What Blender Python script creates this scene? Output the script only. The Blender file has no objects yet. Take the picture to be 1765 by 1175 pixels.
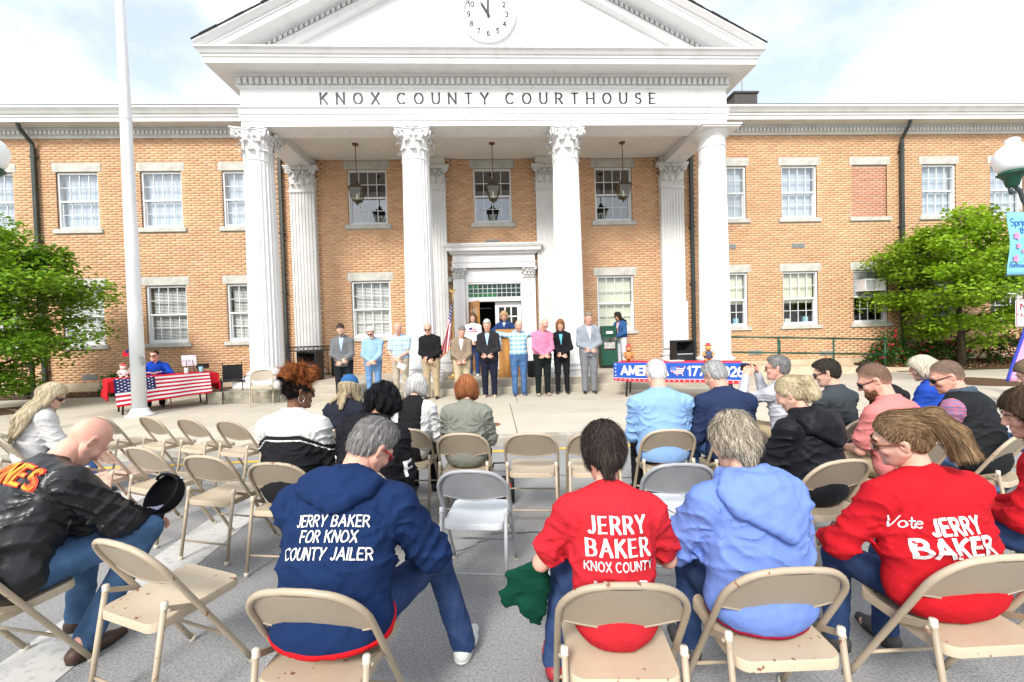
import bpy, bmesh, math, random
import numpy as np
from mathutils import Matrix, Vector

rng = np.random.RandomState(7)
random.seed(7)
PI = math.pi
scene = bpy.context.scene
C = scene.collection
rad = math.radians

# ------------------------------------------------------------------ camera
YAW, PITCH, ROLL = rad(2.866), rad(-1.225), rad(-1.644)
CAM_H = 1.62
_f = np.array([math.sin(YAW)*math.cos(PITCH), math.cos(YAW)*math.cos(PITCH), math.sin(PITCH)])
_r0 = np.array([math.cos(YAW), -math.sin(YAW), 0.0])
_u0 = np.cross(_r0, _f)
_r = math.cos(ROLL)*_r0 + math.sin(ROLL)*_u0
_u = -math.sin(ROLL)*_r0 + math.cos(ROLL)*_u0
cam_data = bpy.data.cameras.new('camera')
cam = bpy.data.objects.new('camera', cam_data)
C.objects.link(cam)
M = Matrix.Identity(4)
for i in range(3):
    M[i][0], M[i][1], M[i][2] = _r[i], _u[i], -_f[i]
M[0][3], M[1][3], M[2][3] = 0.0, 0.0, CAM_H
cam.matrix_world = M
cam_data.sensor_width = 36.0
cam_data.lens = 720.0/1765.0*36.0
cam_data.clip_start = 0.05
cam_data.clip_end = 3000.0
scene.camera = cam

# ------------------------------------------------------------------ world: bright broken overcast
SUN_EL, SUN_AZ = rad(40), rad(203)          # azimuth clockwise from +Y (north), sun behind the camera, to the left
world = bpy.data.worlds.new('World'); scene.world = world; world.use_nodes = True
nt = world.node_tree; nt.nodes.clear()
def wn(t): return nt.nodes.new(t)
out = wn('ShaderNodeOutputWorld'); mixs = wn('ShaderNodeMixShader')
bg1 = wn('ShaderNodeBackground'); bg2 = wn('ShaderNodeBackground')
sky = wn('ShaderNodeTexSky'); sky.sky_type = 'NISHITA'; sky.sun_disc = False
sky.sun_elevation = SUN_EL; sky.sun_rotation = SUN_AZ; sky.air_density = 1.0; sky.dust_density = 1.5
bg1.inputs['Strength'].default_value = 0.15
bg2.inputs['Color'].default_value = (0.93, 0.97, 1.0, 1); bg2.inputs['Strength'].default_value = 0.92
tc = wn('ShaderNodeTexCoord'); sep = wn('ShaderNodeSeparateXYZ')
add = wn('ShaderNodeMath'); add.operation = 'ADD'; add.inputs[1].default_value = 0.35
mx = wn('ShaderNodeMath'); mx.operation = 'MAXIMUM'; mx.inputs[1].default_value = 0.12
dx = wn('ShaderNodeMath'); dx.operation = 'DIVIDE'; dy = wn('ShaderNodeMath'); dy.operation = 'DIVIDE'
comb = wn('ShaderNodeCombineXYZ')
noi = wn('ShaderNodeTexNoise'); noi.inputs['Scale'].default_value = 1.7; noi.inputs['Detail'].default_value = 6.0; noi.inputs['Roughness'].default_value = 0.55
ramp = wn('ShaderNodeValToRGB')
ramp.color_ramp.elements[0].position = 0.36; ramp.color_ramp.elements[0].color = (0.36, 0.36, 0.36, 1)
ramp.color_ramp.elements[1].position = 0.60; ramp.color_ramp.elements[1].color = (0.97, 0.97, 0.97, 1)
L = nt.links.new
L(tc.outputs['Generated'], sep.inputs[0]); L(sep.outputs['Z'], add.inputs[0]); L(add.outputs[0], mx.inputs[0])
L(sep.outputs['X'], dx.inputs[0]); L(mx.outputs[0], dx.inputs[1]); L(sep.outputs['Y'], dy.inputs[0]); L(mx.outputs[0], dy.inputs[1])
L(dx.outputs[0], comb.inputs[0]); L(dy.outputs[0], comb.inputs[1]); L(comb.outputs[0], noi.inputs['Vector'])
L(noi.outputs['Fac'], ramp.inputs[0]); L(ramp.outputs[0], mixs.inputs[0])
L(sky.outputs[0], bg1.inputs['Color']); L(bg1.outputs[0], mixs.inputs[1]); L(bg2.outputs[0], mixs.inputs[2]); L(mixs.outputs[0], out.inputs[0])

sun_data = bpy.data.lights.new('sun', 'SUN'); sun = bpy.data.objects.new('sun', sun_data); C.objects.link(sun)
sun_data.energy = 2.4; sun_data.angle = rad(15); sun_data.color = (1.0, 0.95, 0.88)
_sd = Vector((math.sin(SUN_AZ)*math.cos(SUN_EL), math.cos(SUN_AZ)*math.cos(SUN_EL), math.sin(SUN_EL)))
sun.rotation_euler = (-_sd).to_track_quat('-Z', 'Y').to_euler()
sun.location = _sd*40

vs = scene.view_settings
vs.view_transform = 'Standard'; vs.look = 'None'; vs.exposure = 0.86; vs.gamma = 1.0; vs.use_curve_mapping = False
scene.render.engine = 'CYCLES'
scene.cycles.max_bounces = 6; scene.cycles.diffuse_bounces = 3; scene.cycles.glossy_bounces = 2; scene.cycles.transmission_bounces = 3
scene.cycles.transparent_max_bounces = 8; scene.cycles.use_denoising = True
scene.cycles.caustics_reflective = False; scene.cycles.caustics_refractive = False

# ------------------------------------------------------------------ materials
MATS = {}
def mat(name, col, rough=0.6, spec=0.35, var=0.0, vscale=4.0, bump=0.0, bscale=60.0, metal=0.0, attr=None, col2=None, stretch=None, sheen=0.0, subsurf=0.0, bdist=0.004, detail=3.0, vrange=(0.35, 0.65), coat=0.0):
    """Principled material; var mixes towards a second colour by noise, attr multiplies by a mesh colour attribute."""
    if name in MATS: return MATS[name]
    m = bpy.data.materials.new(name); m.use_nodes = True
    n = m.node_tree; b = n.nodes['Principled BSDF']; lk = n.links.new
    b.inputs['Roughness'].default_value = rough; b.inputs['Specular IOR Level'].default_value = spec; b.inputs['Metallic'].default_value = metal
    if sheen: b.inputs['Sheen Weight'].default_value = sheen
    if coat: b.inputs['Coat Weight'].default_value = coat
    if subsurf:
        b.inputs['Subsurface Weight'].default_value = subsurf; b.inputs['Subsurface Radius'].default_value = (0.012, 0.005, 0.003)
        b.inputs['Subsurface Scale'].default_value = 1.0
    c4 = (*col, 1.0); src = None
    tco = n.nodes.new('ShaderNodeTexCoord'); mp = n.nodes.new('ShaderNodeMapping'); lk(tco.outputs['Object'], mp.inputs[0])
    if stretch: mp.inputs['Scale'].default_value = stretch
    if var > 0 or col2 is not None:
        nz = n.nodes.new('ShaderNodeTexNoise'); nz.inputs['Scale'].default_value = vscale; nz.inputs['Detail'].default_value = detail
        lk(mp.outputs[0], nz.inputs['Vector'])
        rp = n.nodes.new('ShaderNodeMapRange'); rp.inputs['From Min'].default_value = vrange[0]; rp.inputs['From Max'].default_value = vrange[1]
        lk(nz.outputs['Fac'], rp.inputs['Value'])
        mi = n.nodes.new('ShaderNodeMix'); mi.data_type = 'RGBA'
        c2 = col2 if col2 is not None else tuple(max(0.0, c*(1-var)) for c in col)
        mi.inputs['A'].default_value = c4; mi.inputs['B'].default_value = (*c2, 1.0)
        lk(rp.outputs[0], mi.inputs['Factor']); src = mi.outputs['Result']
    if attr:
        at = n.nodes.new('ShaderNodeAttribute'); at.attribute_name = attr
        if src is None:
            src = at.outputs['Color']
        else:
            ml = n.nodes.new('ShaderNodeMix'); ml.data_type = 'RGBA'; ml.blend_type = 'MULTIPLY'; ml.inputs['Factor'].default_value = 1.0
            lk(src, ml.inputs['A']); lk(at.outputs['Color'], ml.inputs['B']); src = ml.outputs['Result']
    if src is None: b.inputs['Base Color'].default_value = c4
    else: lk(src, b.inputs['Base Color'])
    if bump > 0:
        nb = n.nodes.new('ShaderNodeTexNoise'); nb.inputs['Scale'].default_value = bscale; nb.inputs['Detail'].default_value = 4.0
        lk(mp.outputs[0], nb.inputs['Vector'])
        bp = n.nodes.new('ShaderNodeBump'); bp.inputs['Strength'].default_value = bump; bp.inputs['Distance'].default_value = bdist
        lk(nb.outputs['Fac'], bp.inputs['Height']); lk(bp.outputs[0], b.inputs['Normal'])
    MATS[name] = m
    return m

def glass(name, tint=(0.9, 0.95, 1.0), refl=0.25, dark=None, rough=0.02):
    """Window pane: part mirror, part clear (or part dark when the room behind is black)."""
    if name in MATS: return MATS[name]
    m = bpy.data.materials.new(name); m.use_nodes = True; n = m.node_tree; lk = n.links.new
    n.nodes.clear(); o = n.nodes.new('ShaderNodeOutputMaterial'); mi = n.nodes.new('ShaderNodeMixShader')
    g = n.nodes.new('ShaderNodeBsdfGlossy'); g.inputs['Roughness'].default_value = rough; g.inputs['Color'].default_value = (0.95, 0.97, 1.0, 1)
    if dark is None:
        t = n.nodes.new('ShaderNodeBsdfTransparent'); t.inputs['Color'].default_value = (*tint, 1)
    else:
        t = n.nodes.new('ShaderNodeBsdfDiffuse'); t.inputs['Color'].default_value = (*dark, 1)
    mi.inputs[0].default_value = refl
    lk(t.outputs[0], mi.inputs[1]); lk(g.outputs[0], mi.inputs[2]); lk(mi.outputs[0], o.inputs[0])
    MATS[name] = m
    return m

# ------------------------------------------------------------------ mesh builders
def tag(o, label=None, cat=None, group=None, kind=None):
    if label: o['label'] = label
    if cat: o['category'] = cat
    if group: o['group'] = group
    if kind: o['kind'] = kind
    return o

def link(name, me, parent=None):
    o = bpy.data.objects.new(name, me); C.objects.link(o)
    if parent is not None: o.parent = parent
    return o

def empty(name, loc=(0, 0, 0), rz=0.0):
    o = bpy.data.objects.new(name, None); C.objects.link(o); o.location = loc; o.rotation_euler = (0, 0, rz)
    o.empty_display_size = 0.1
    return o

def make_mesh(name, V, Fc, m=None, smooth=False, colors=None, mats=None, midx=None):
    me = bpy.data.meshes.new(name)
    V = np.asarray(V, dtype=np.float32)
    if isinstance(Fc, np.ndarray):
        nf, k = Fc.shape
        me.vertices.add(len(V)); me.vertices.foreach_set('co', V.ravel())
        me.loops.add(nf*k); me.loops.foreach_set('vertex_index', Fc.astype(np.int32).ravel())
        me.polygons.add(nf); me.polygons.foreach_set('loop_start', np.arange(0, nf*k, k, dtype=np.int32))
        try: me.polygons.foreach_set('loop_total', np.full(nf, k, dtype=np.int32))
        except Exception: pass
        me.update(calc_edges=True)
    else:
        me.from_pydata(V.tolist(), [], [list(f) for f in Fc]); me.update()
    for mm in (mats if mats else ([m] if m else [])): me.materials.append(mm)
    if midx is not None: me.polygons.foreach_set('material_index', np.asarray(midx, dtype=np.int32))
    if smooth: me.polygons.foreach_set('use_smooth', np.ones(len(me.polygons), dtype=bool))
    if colors is not None:
        ca = me.color_attributes.new('tone', 'FLOAT_COLOR', 'POINT')
        cc = np.ones((len(V), 4), dtype=np.float32); cc[:, :3] = colors
        ca.data.foreach_set('color', cc.ravel())
    return me

class MB:
    """Collects simple shapes into one mesh."""
    def __init__(s): s.V = []; s.F = []; s.n = 0; s.col = []; s.has_col = False
    def raw(s, V, F, col=None):
        V = np.asarray(V, float).reshape(-1, 3)
        s.V.append(V); s.F += [tuple(int(i)+s.n for i in f) for f in F]; s.n += len(V)
        if col is not None: s.has_col = True
        s.col.append(np.tile(np.asarray(col if col is not None else (1, 1, 1), float), (len(V), 1)))
        return s
    def box(s, x0, x1, y0, y1, z0, z1, col=None):
        V = [(x0, y0, z0), (x1, y0, z0), (x1, y1, z0), (x0, y1, z0), (x0, y0, z1), (x1, y0, z1), (x1, y1, z1), (x0, y1, z1)]
        return s.raw(V, [(0, 3, 2, 1), (4, 5, 6, 7), (0, 1, 5, 4), (1, 2, 6, 5), (2, 3, 7, 6), (3, 0, 4, 7)], col)
    def obox(s, c, half, R=None, col=None):
        hx, hy, hz = half
        V = np.array([(sx*hx, sy*hy, sz*hz) for sz in (-1, 1) for sy, sx in ((-1, -1), (-1, 1), (1, 1), (1, -1))], float)
        if R is not None: V = V @ np.asarray(R, float).T
        V = V + np.asarray(c, float)
        return s.raw(V, [(0, 3, 2, 1), (4, 5, 6, 7), (0, 1, 5, 4), (1, 2, 6, 5), (2, 3, 7, 6), (3, 0, 4, 7)], col)
    def tube(s, pts, r, n=8, cap=True, closed=False, col=None):
        P = np.asarray(pts, float); m = len(P)
        rr = np.full(m, r, float) if np.isscalar(r) else np.asarray(r, float)
        if closed: T = np.roll(P, -1, 0) - np.roll(P, 1, 0)
        else:
            T = np.gradient(P, axis=0)
        T /= np.linalg.norm(T, axis=1)[:, None] + 1e-12
        a = np.array([0, 0, 1.0]) if abs(T[0][2]) < 0.9 else np.array([1.0, 0, 0])
        N = np.cross(T[0], a); N /= np.linalg.norm(N)
        V = []
        ang = np.arange(n)*2*PI/n
        for i in range(m):
            N = N - T[i]*(N @ T[i]); N /= np.linalg.norm(N) + 1e-12
            B = np.cross(T[i], N)
            V.append(P[i] + rr[i]*(np.cos(ang)[:, None]*N + np.sin(ang)[:, None]*B))
        V = np.concatenate(V); F = []
        for i in range(m if closed else m-1):
            j = (i+1) % m
            for k in range(n):
                l = (k+1) % n
                F.append((i*n+k, i*n+l, j*n+l, j*n+k))
        if cap and not closed:
            F.append(tuple(range(n-1, -1, -1))); F.append(tuple((m-1)*n+k for k in range(n)))
        return s.raw(V, F, col)
    def lathe(s, prof, c=(0, 0, 0), n=24, cap=True, col=None):
        """prof: (r, z) list from bottom to top, about a vertical axis at c."""
        V = []; F = []; ang = np.arange(n)*2*PI/n
        for r, z in prof: V.append(np.stack([c[0]+r*np.cos(ang), c[1]+r*np.sin(ang), np.full(n, c[2]+z)], 1))
        V = np.concatenate(V); m = len(prof)
        for i in range(m-1):
            for k in range(n):
                l = (k+1) % n; F.append((i*n+k, i*n+l, (i+1)*n+l, (i+1)*n+k))
        if cap: F.append(tuple(range(n-1, -1, -1))); F.append(tuple((m-1)*n+k for k in range(n)))
        return s.raw(V, F, col)
    def sphere(s, c, r, n=12, m=8, col=None):
        r = np.ones(3)*r if np.isscalar(r) else np.asarray(r)
        prof = [(math.sin(t), -math.cos(t)) for t in np.linspace(0.02, PI-0.02, m)]
        i0 = s.n
        s.lathe(prof, (0, 0, 0), n, True, col)
        s.V[-1] = s.V[-1]*r + np.asarray(c)
        return s
    def prism(s, poly, d0, d1, axis='y', col=None):
        """Extrude a 2-D polygon (a,b) along an axis: y -> (a, d, b); x -> (d, a, b); z -> (a, b, d)."""
        n = len(poly)
        def P(a, b, d): return {'y': (a, d, b), 'x': (d, a, b), 'z': (a, b, d)}[axis]
        V = [P(a, b, d0) for a, b in poly] + [P(a, b, d1) for a, b in poly]
        F = [tuple(range(n-1, -1, -1)), tuple(range(n, 2*n))] + [(i, (i+1) % n, n+(i+1) % n, n+i) for i in range(n)]
        return s.raw(V, F, col)
    def mesh(s, name, m, smooth=False):
        V = np.concatenate(s.V)
        me = make_mesh(name, V, s.F, m, smooth, np.concatenate(s.col) if s.has_col else None)
        return me
    def build(s, name, m, parent=None, smooth=False, loc=None):
        o = link(name, s.mesh(name, m, smooth), parent)
        if loc is not None: o.location = loc
        return o

def fix_normals(o):
    bm = bmesh.new(); bm.from_mesh(o.data); bmesh.ops.recalc_face_normals(bm, faces=bm.faces); bm.to_mesh(o.data); bm.free()
    return o

def smooth_by_angle(o, deg=35):
    me = o.data
    bm = bmesh.new(); bm.from_mesh(me)
    a = rad(deg)
    for e in bm.edges: e.smooth = not (len(e.link_faces) == 2 and e.calc_face_angle(0.0) > a)
    for f in bm.faces: f.smooth = True
    bm.to_mesh(me); bm.free()
    return o

def bevel_mesh(me, w=0.01, seg=2):
    bm = bmesh.new(); bm.from_mesh(me)
    bmesh.ops.bevel(bm, geom=list(bm.edges), offset=w, segments=seg, affect='EDGES', profile=0.5)
    bm.to_mesh(me); bm.free()
    return me

def rotz(a): c, s = math.cos(a), math.sin(a); return np.array([[c, -s, 0], [s, c, 0], [0, 0, 1.0]])
def rotx(a): c, s = math.cos(a), math.sin(a); return np.array([[1.0, 0, 0], [0, c, -s], [0, s, c]])
def roty(a): c, s = math.cos(a), math.sin(a); return np.array([[c, 0, s], [0, 1.0, 0], [-s, 0, c]])

# ------------------------------------------------------------------ stroke lettering
def _arc(cx, cy, rx, ry, a0, a1, n=10):
    return [(cx+rx*math.cos(rad(a)), cy+ry*math.sin(rad(a))) for a in np.linspace(a0, a1, n)]
GLYPH = {
 'A': (.78, [[(0, 0), (.39, 1)], [(.39, 1), (.78, 0)], [(.15, .34), (.63, .34)]]),
 'B': (.6, [[(0, 0), (0, 1)], [(0, 1), (.3, 1)] + _arc(.3, .76, .26, .24, 80, -80, 7) + [(.3, .52), (0, .52)], [(.3, .52)] + _arc(.32, .26, .28, .26, 80, -80, 7) + [(.3, 0), (0, 0)]]),
 'C': (.72, [_arc(.4, .5, .4, .5, 48, 312, 16)]),
 'E': (.54, [[(0, 0), (0, 1)], [(0, 1), (.54, 1)], [(0, .52), (.46, .52)], [(0, 0), (.54, 0)]]),
 'F': (.52, [[(0, 0), (0, 1)], [(0, 1), (.52, 1)], [(0, .5), (.44, .5)]]),
 'G': (.76, [_arc(.4, .5, .4, .5, 48, 330, 16) + [(.76, .45)], [(.5, .45), (.78, .45)]]),
 'H': (.68, [[(0, 0), (0, 1)], [(.68, 0), (.68, 1)], [(0, .5), (.68, .5)]]),
 'I': (.04, [[(0, 0), (0, 1)]]),
 'J': (.42, [[(.4, 1), (.4, .25)] + _arc(.2, .22, .2, .22, 0, -150, 7)]),
 'K': (.62, [[(0, 0), (0, 1)], [(0, .42), (.58, 1)], [(.2, .6), (.62, 0)]]),
 'L': (.5, [[(0, 0), (0, 1)], [(0, 0), (.5, 0)]]),
 'M': (.86, [[(0, 0), (.06, 1)], [(.06, 1), (.43, .15)], [(.43, .15), (.8, 1)], [(.8, 1), (.86, 0)]]),
 'N': (.68, [[(0, 0), (0, 1)], [(0, 1), (.68, 0)], [(.68, 0), (.68, 1)]]),
 'O': (.8, [_arc(.4, .5, .4, .5, 90, 450, 22)]),
 'P': (.56, [[(0, 0), (0, 1)], [(0, 1), (.3, 1)] + _arc(.3, .74, .27, .26, 80, -80, 7) + [(.3, .48), (0, .48)]]),
 'R': (.62, [[(0, 0), (0, 1)], [(0, 1), (.3, 1)] + _arc(.3, .75, .27, .25, 80, -80, 7) + [(.3, .5), (0, .5)], [(.27, .5), (.62, 0)]]),
 'S': (.52, [_arc(.27, .75, .24, .25, 35, 250, 9) + _arc(.25, .26, .27, .26, 80, -140, 10)]),
 'T': (.64, [[(.32, 0), (.32, 1)], [(0, 1), (.64, 1)]]),
 'U': (.66, [[(0, 1), (0, .33)] + _arc(.33, .33, .33, .33, 185, 355, 10) + [(.66, .33), (.66, 1)]]),
 'V': (.72, [[(0, 1), (.36, 0)], [(.36, 0), (.72, 1)]]),
 'X': (.68, [[(0, 0), (.66, 1)], [(.02, 1), (.68, 0)]]),
 'Y': (.66, [[(0, 1), (.33, .46)], [(.66, 1), (.33, .46)], [(.33, .46), (.33, 0)]]),
 '0': (.56, [_arc(.28, .5, .28, .5, 90, 450, 18)]), '1': (.3, [[(.2, 0), (.2, 1)], [(.2, 1), (0, .8)]]),
 '2': (.54, [_arc(.26, .72, .26, .28, 160, -30, 9) + [(0, 0)], [(0, 0), (.54, 0)]]),
 '3': (.5, [_arc(.22, .75, .25, .25, 150, -80, 9), _arc(.22, .26, .28, .26, 85, -150, 10)]),
 '4': (.58, [[(.44, 0), (.44, 1)], [(.44, 1), (0, .3)], [(0, .3), (.58, .3)]]),
 '5': (.5, [[(.46, 1), (.06, 1)], [(.06, 1), (.02, .55)] + _arc(.22, .32, .28, .32, 110, -150, 10)]),
 '6': (.54, [_arc(.27, .3, .27, .3, 90, 450, 14), [(.01, .36)] + _arc(.36, .5, .35, .5, 170, 75, 6)]),
 '7': (.52, [[(0, 1), (.52, 1)], [(.52, 1), (.16, 0)]]),
 '8': (.5, [_arc(.25, .76, .22, .24, 90, 450, 12), _arc(.25, .27, .25, .27, 90, 450, 12)]),
 '9': (.54, [_arc(.27, .7, .27, .3, 90, 450, 14), [(.53, .64)] + _arc(.18, .5, .35, .5, -10, -105, 6)]),
 'o': (.42, [_arc(.21, .28, .21, .28, 90, 450, 12)]), 't': (.34, [[(.14, .85), (.14, .15)] + _arc(.24, .14, .1, .14, 180, 330, 5), [(0, .58), (.32, .58)]]),
 'e': (.44, [[(.02, .3), (.42, .3)] + _arc(.21, .28, .21, .28, 5, 310, 12)]), 'v': (.4, [[(0, .56), (.2, 0)], [(.2, 0), (.4, .56)]]),
 'p': (.44, [[(0, .56), (0, -.35)], _arc(.22, .28, .2, .28, 150, -150, 10)]), 'r': (.3, [[(0, .56), (0, 0)], [(0, .35)] + _arc(.2, .36, .18, .2, 160, 50, 5)]),
 'i': (.06, [[(.02, .56), (.02, 0)], [(.02, .78), (.02, .84)]]), 'n': (.42, [[(0, .56), (0, 0)], [(0, .34)] + _arc(.2, .34, .2, .22, 170, 0, 7) + [(.4, 0)]]),
 'g': (.44, [_arc(.21, .28, .2, .28, 30, 330, 12), [(.41, .56), (.41, -.1)] + _arc(.21, -.12, .2, .2, 0, -150, 6)]),
 'h': (.42, [[(0, 1), (0, 0)], [(0, .34)] + _arc(.2, .34, .2, .22, 170, 0, 7) + [(.4, 0)]]),
 'l': (.06, [[(.02, 1), (.02, 0)]]), 'y': (.42, [[(0, .56), (.21, 0)], [(.42, .56), (.1, -.35)]]),
 'a': (.44, [_arc(.21, .28, .2, .28, 30, 330, 12), [(.41, .56), (.41, 0)]]), 's': (.34, [_arc(.17, .42, .15, .14, 40, 250, 7) + _arc(.17, .14, .17, .15, 80, -140, 7)]),
 'w': (.6, [[(0, .56), (.15, 0)], [(.15, 0), (.3, .5)], [(.3, .5), (.45, 0)], [(.45, 0), (.6, .56)]]),
 'u': (.42, [[(0, .56), (0, .22)] + _arc(.2, .22, .2, .22, 180, 360, 7) + [(.4, .56)], [(.4, .56), (.4, 0)]]),
 'b': (.44, [[(0, 1), (0, 0)], _arc(.22, .28, .2, .28, 150, -150, 10)]),
}
def text_strokes(txt, size, width, gap=.22, space=.5, serif=0.0, slant=0.0, wscale=1.0, thin=1.0):
    """Ribbons for a line of lettering: list of (N,2,2) arrays of left/right points, and the line's length; baseline at y=0, starting at x=0."""
    x = 0.0; rib = []
    for ch in txt:
        if ch == ' ': x += space*size; continue
        w, strokes = GLYPH[ch]
        for st in strokes:
            P = np.array(st, float)
            P[:, 0] *= wscale
            P = P*size
            closed = np.linalg.norm(P[0]-P[-1]) < 1e-6
            # resample finely
            seg = np.linalg.norm(np.diff(P, axis=0), axis=1); tt = np.concatenate([[0], np.cumsum(seg)])
            nn = max(3, int(tt[-1]/(0.22*size))+2)
            ts = np.unique(np.concatenate([np.linspace(0, tt[-1], nn), tt]))
            Q = np.stack([np.interp(ts, tt, P[:, 0]), np.interp(ts, tt, P[:, 1])], 1)
            T = np.gradient(Q, axis=0)
            if closed: T[0] = T[-1] = Q[1]-Q[-2]
            T /= np.linalg.norm(T, axis=1)[:, None]+1e-9
            N = np.stack([-T[:, 1], T[:, 0]], 1)
            hw = 0.5*width*np.where(np.abs(T[:, 1:2]) > 0.45, 1.0, thin)
            if not closed:
                Q = Q.copy(); e = 0.4*width*(0.5 if serif else 1.0); Q[0] -= T[0]*e; Q[-1] += T[-1]*e
            Lf = Q+N*hw; Rt = Q-N*hw
            rib.append(np.stack([Lf, Rt], 1)+np.array([x, 0]))
            if serif and not closed:
                for q, t_, p0 in ((P[0], T[0], st[0]), (P[-1], T[-1], st[-1])):
                    if (abs(p0[1]) < .02 or abs(p0[1]-1) < .02) and abs(t_[1]) > .6:
                        sgn = 1 if p0[1] > .5 else -1
                        yy = q[1]+sgn*0.35*width*0.5
                        h = width*0.5*max(thin*0.8, .45)
                        xs = np.linspace(q[0]-serif*size, q[0]+serif*size, 4)
                        rib.append(np.stack([np.stack([xs, np.full(4, yy+h)], 1), np.stack([xs, np.full(4, yy-h)], 1)], 1)+np.array([x, 0]))
        x += w*wscale*size+gap*size
    x -= gap*size
    if slant:
        for r_ in rib: r_[..., 0] += slant*r_[..., 1]
    return rib, x

def lettering(txt, size, width, place, lift=0.0, depth=0.0, center=True, y0=0.0, x0=0.0, **kw):
    """Ribbons mapped to 3-D by place(x, y, lift) -> point."""
    rib, Lx = text_strokes(txt, size, width, **kw)
    mb = MB(); off = -Lx/2 if center else 0.0
    for k, r_ in enumerate(rib):
        n = len(r_); lf = lift+0.00015*k
        V = [place(r_[i, j, 0]+off+x0, r_[i, j, 1]+y0, lf) for i in range(n) for j in (0, 1)]
        F = [(2*i, 2*i+1, 2*i+3, 2*i+2) for i in range(n-1)]
        if depth:
            V2 = [place(r_[i, j, 0]+off+x0, r_[i, j, 1]+y0, lf-depth) for i in range(n) for j in (0, 1)]
            m_ = len(V); V = V+V2
            F += [(2*i, 2*i+2, m_+2*i+2, m_+2*i) for i in range(n-1)] + [(2*i+1, m_+2*i+1, m_+2*i+3, 2*i+3) for i in range(n-1)] + [(0, m_, m_+1, 1), (2*n-2, 2*n-1, m_+2*n-1, m_+2*n-2)]
        mb.raw(V, F)
    return mb

# ================================================================== the setting
WALLY = 13.2; CX = 0.16; PORCH = 0.445; WALK = 0.13
m_asph = mat('asphalt', (0.37, 0.37, 0.365), 0.92, 0.2, col2=(0.22, 0.22, 0.22), vscale=75, detail=5, vrange=(0.38, 0.72), bump=0.9, bscale=160, bdist=0.008)
def _patchy(m, sc, lo, dark):
    n = m.node_tree; b = n.nodes['Principled BSDF']; src = b.inputs['Base Color'].links[0].from_socket
    tc_ = n.nodes.new('ShaderNodeTexCoord'); nz = n.nodes.new('ShaderNodeTexNoise'); nz.inputs['Scale'].default_value = sc; nz.inputs['Detail'].default_value = 8; n.links.new(tc_.outputs['Object'], nz.inputs['Vector'])
    rp = n.nodes.new('ShaderNodeMapRange'); rp.inputs['From Min'].default_value = .35; rp.inputs['From Max'].default_value = .7; rp.inputs['To Min'].default_value = 1.0; rp.inputs['To Max'].default_value = dark; n.links.new(nz.outputs['Fac'], rp.inputs['Value'])
    vm = n.nodes.new('ShaderNodeVectorMath'); vm.operation = 'SCALE'; n.links.new(src, vm.inputs[0]); n.links.new(rp.outputs[0], vm.inputs['Scale']); n.links.new(vm.outputs[0], b.inputs['Base Color'])
_patchy(m_asph, .8, .35, .80)
m_conc = mat('concrete_slab', (0.50, 0.46, 0.39), 0.9, 0.2, col2=(0.455, 0.415, 0.35), vscale=1.1, detail=9, bump=0.25, bscale=140, attr='tone')
m_conc2 = mat('concrete_joint', (0.2, 0.185, 0.155), 0.95, 0.1, var=0.4, vscale=9)
m_kerb = mat('kerb_concrete', (0.44, 0.415, 0.36), 0.9, 0.2, col2=(0.29, 0.27, 0.23), vscale=5, detail=8, bump=0.3, bscale=90)
m_white_line = mat('worn_white_paint', (0.50, 0.495, 0.475), 0.8, 0.3, col2=(0.30, 0.295, 0.29), vscale=22, detail=8, vrange=(0.52, 0.78), bump=0.5, bscale=200)
m_yellow = mat('worn_yellow_paint', (0.66, 0.43, 0.06), 0.8, 0.3, col2=(0.4, 0.33, 0.17), vscale=18, detail=7, vrange=(0.5, 0.75))
m_soil = mat('mulch_soil', (0.17, 0.105, 0.06), 0.95, 0.1, col2=(0.08, 0.05, 0.03), vscale=26, detail=6, bump=1.0, bscale=50, bdist=0.03)
m_stepc = mat('step_concrete', (0.47, 0.425, 0.35), 0.9, 0.2, col2=(0.37, 0.335, 0.27), vscale=2.4, detail=8, bump=0.25, bscale=110)
m_oldc = mat('weathered_concrete', (0.37, 0.34, 0.27), 0.95, 0.15, col2=(0.14, 0.13, 0.105), vscale=4.5, detail=9, vrange=(0.42, 0.7), bump=0.5, bscale=60)

g_ = MB().box(-400, 400, -400, 400, -0.6, -0.02).build('ground', mat('far_ground', (0.3, 0.29, 0.26), 0.95, 0.1, var=0.3, vscale=0.05))
tag(g_, kind='structure')
road = MB().box(-60, 60, -16, 5.95, -0.3, 0.0).build('road', m_asph); tag(road, kind='structure')
tag(MB().box(-60, 60, -30, -16, -0.3, 0.13).build('far_pavement', m_kerb), kind='structure')
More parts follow.
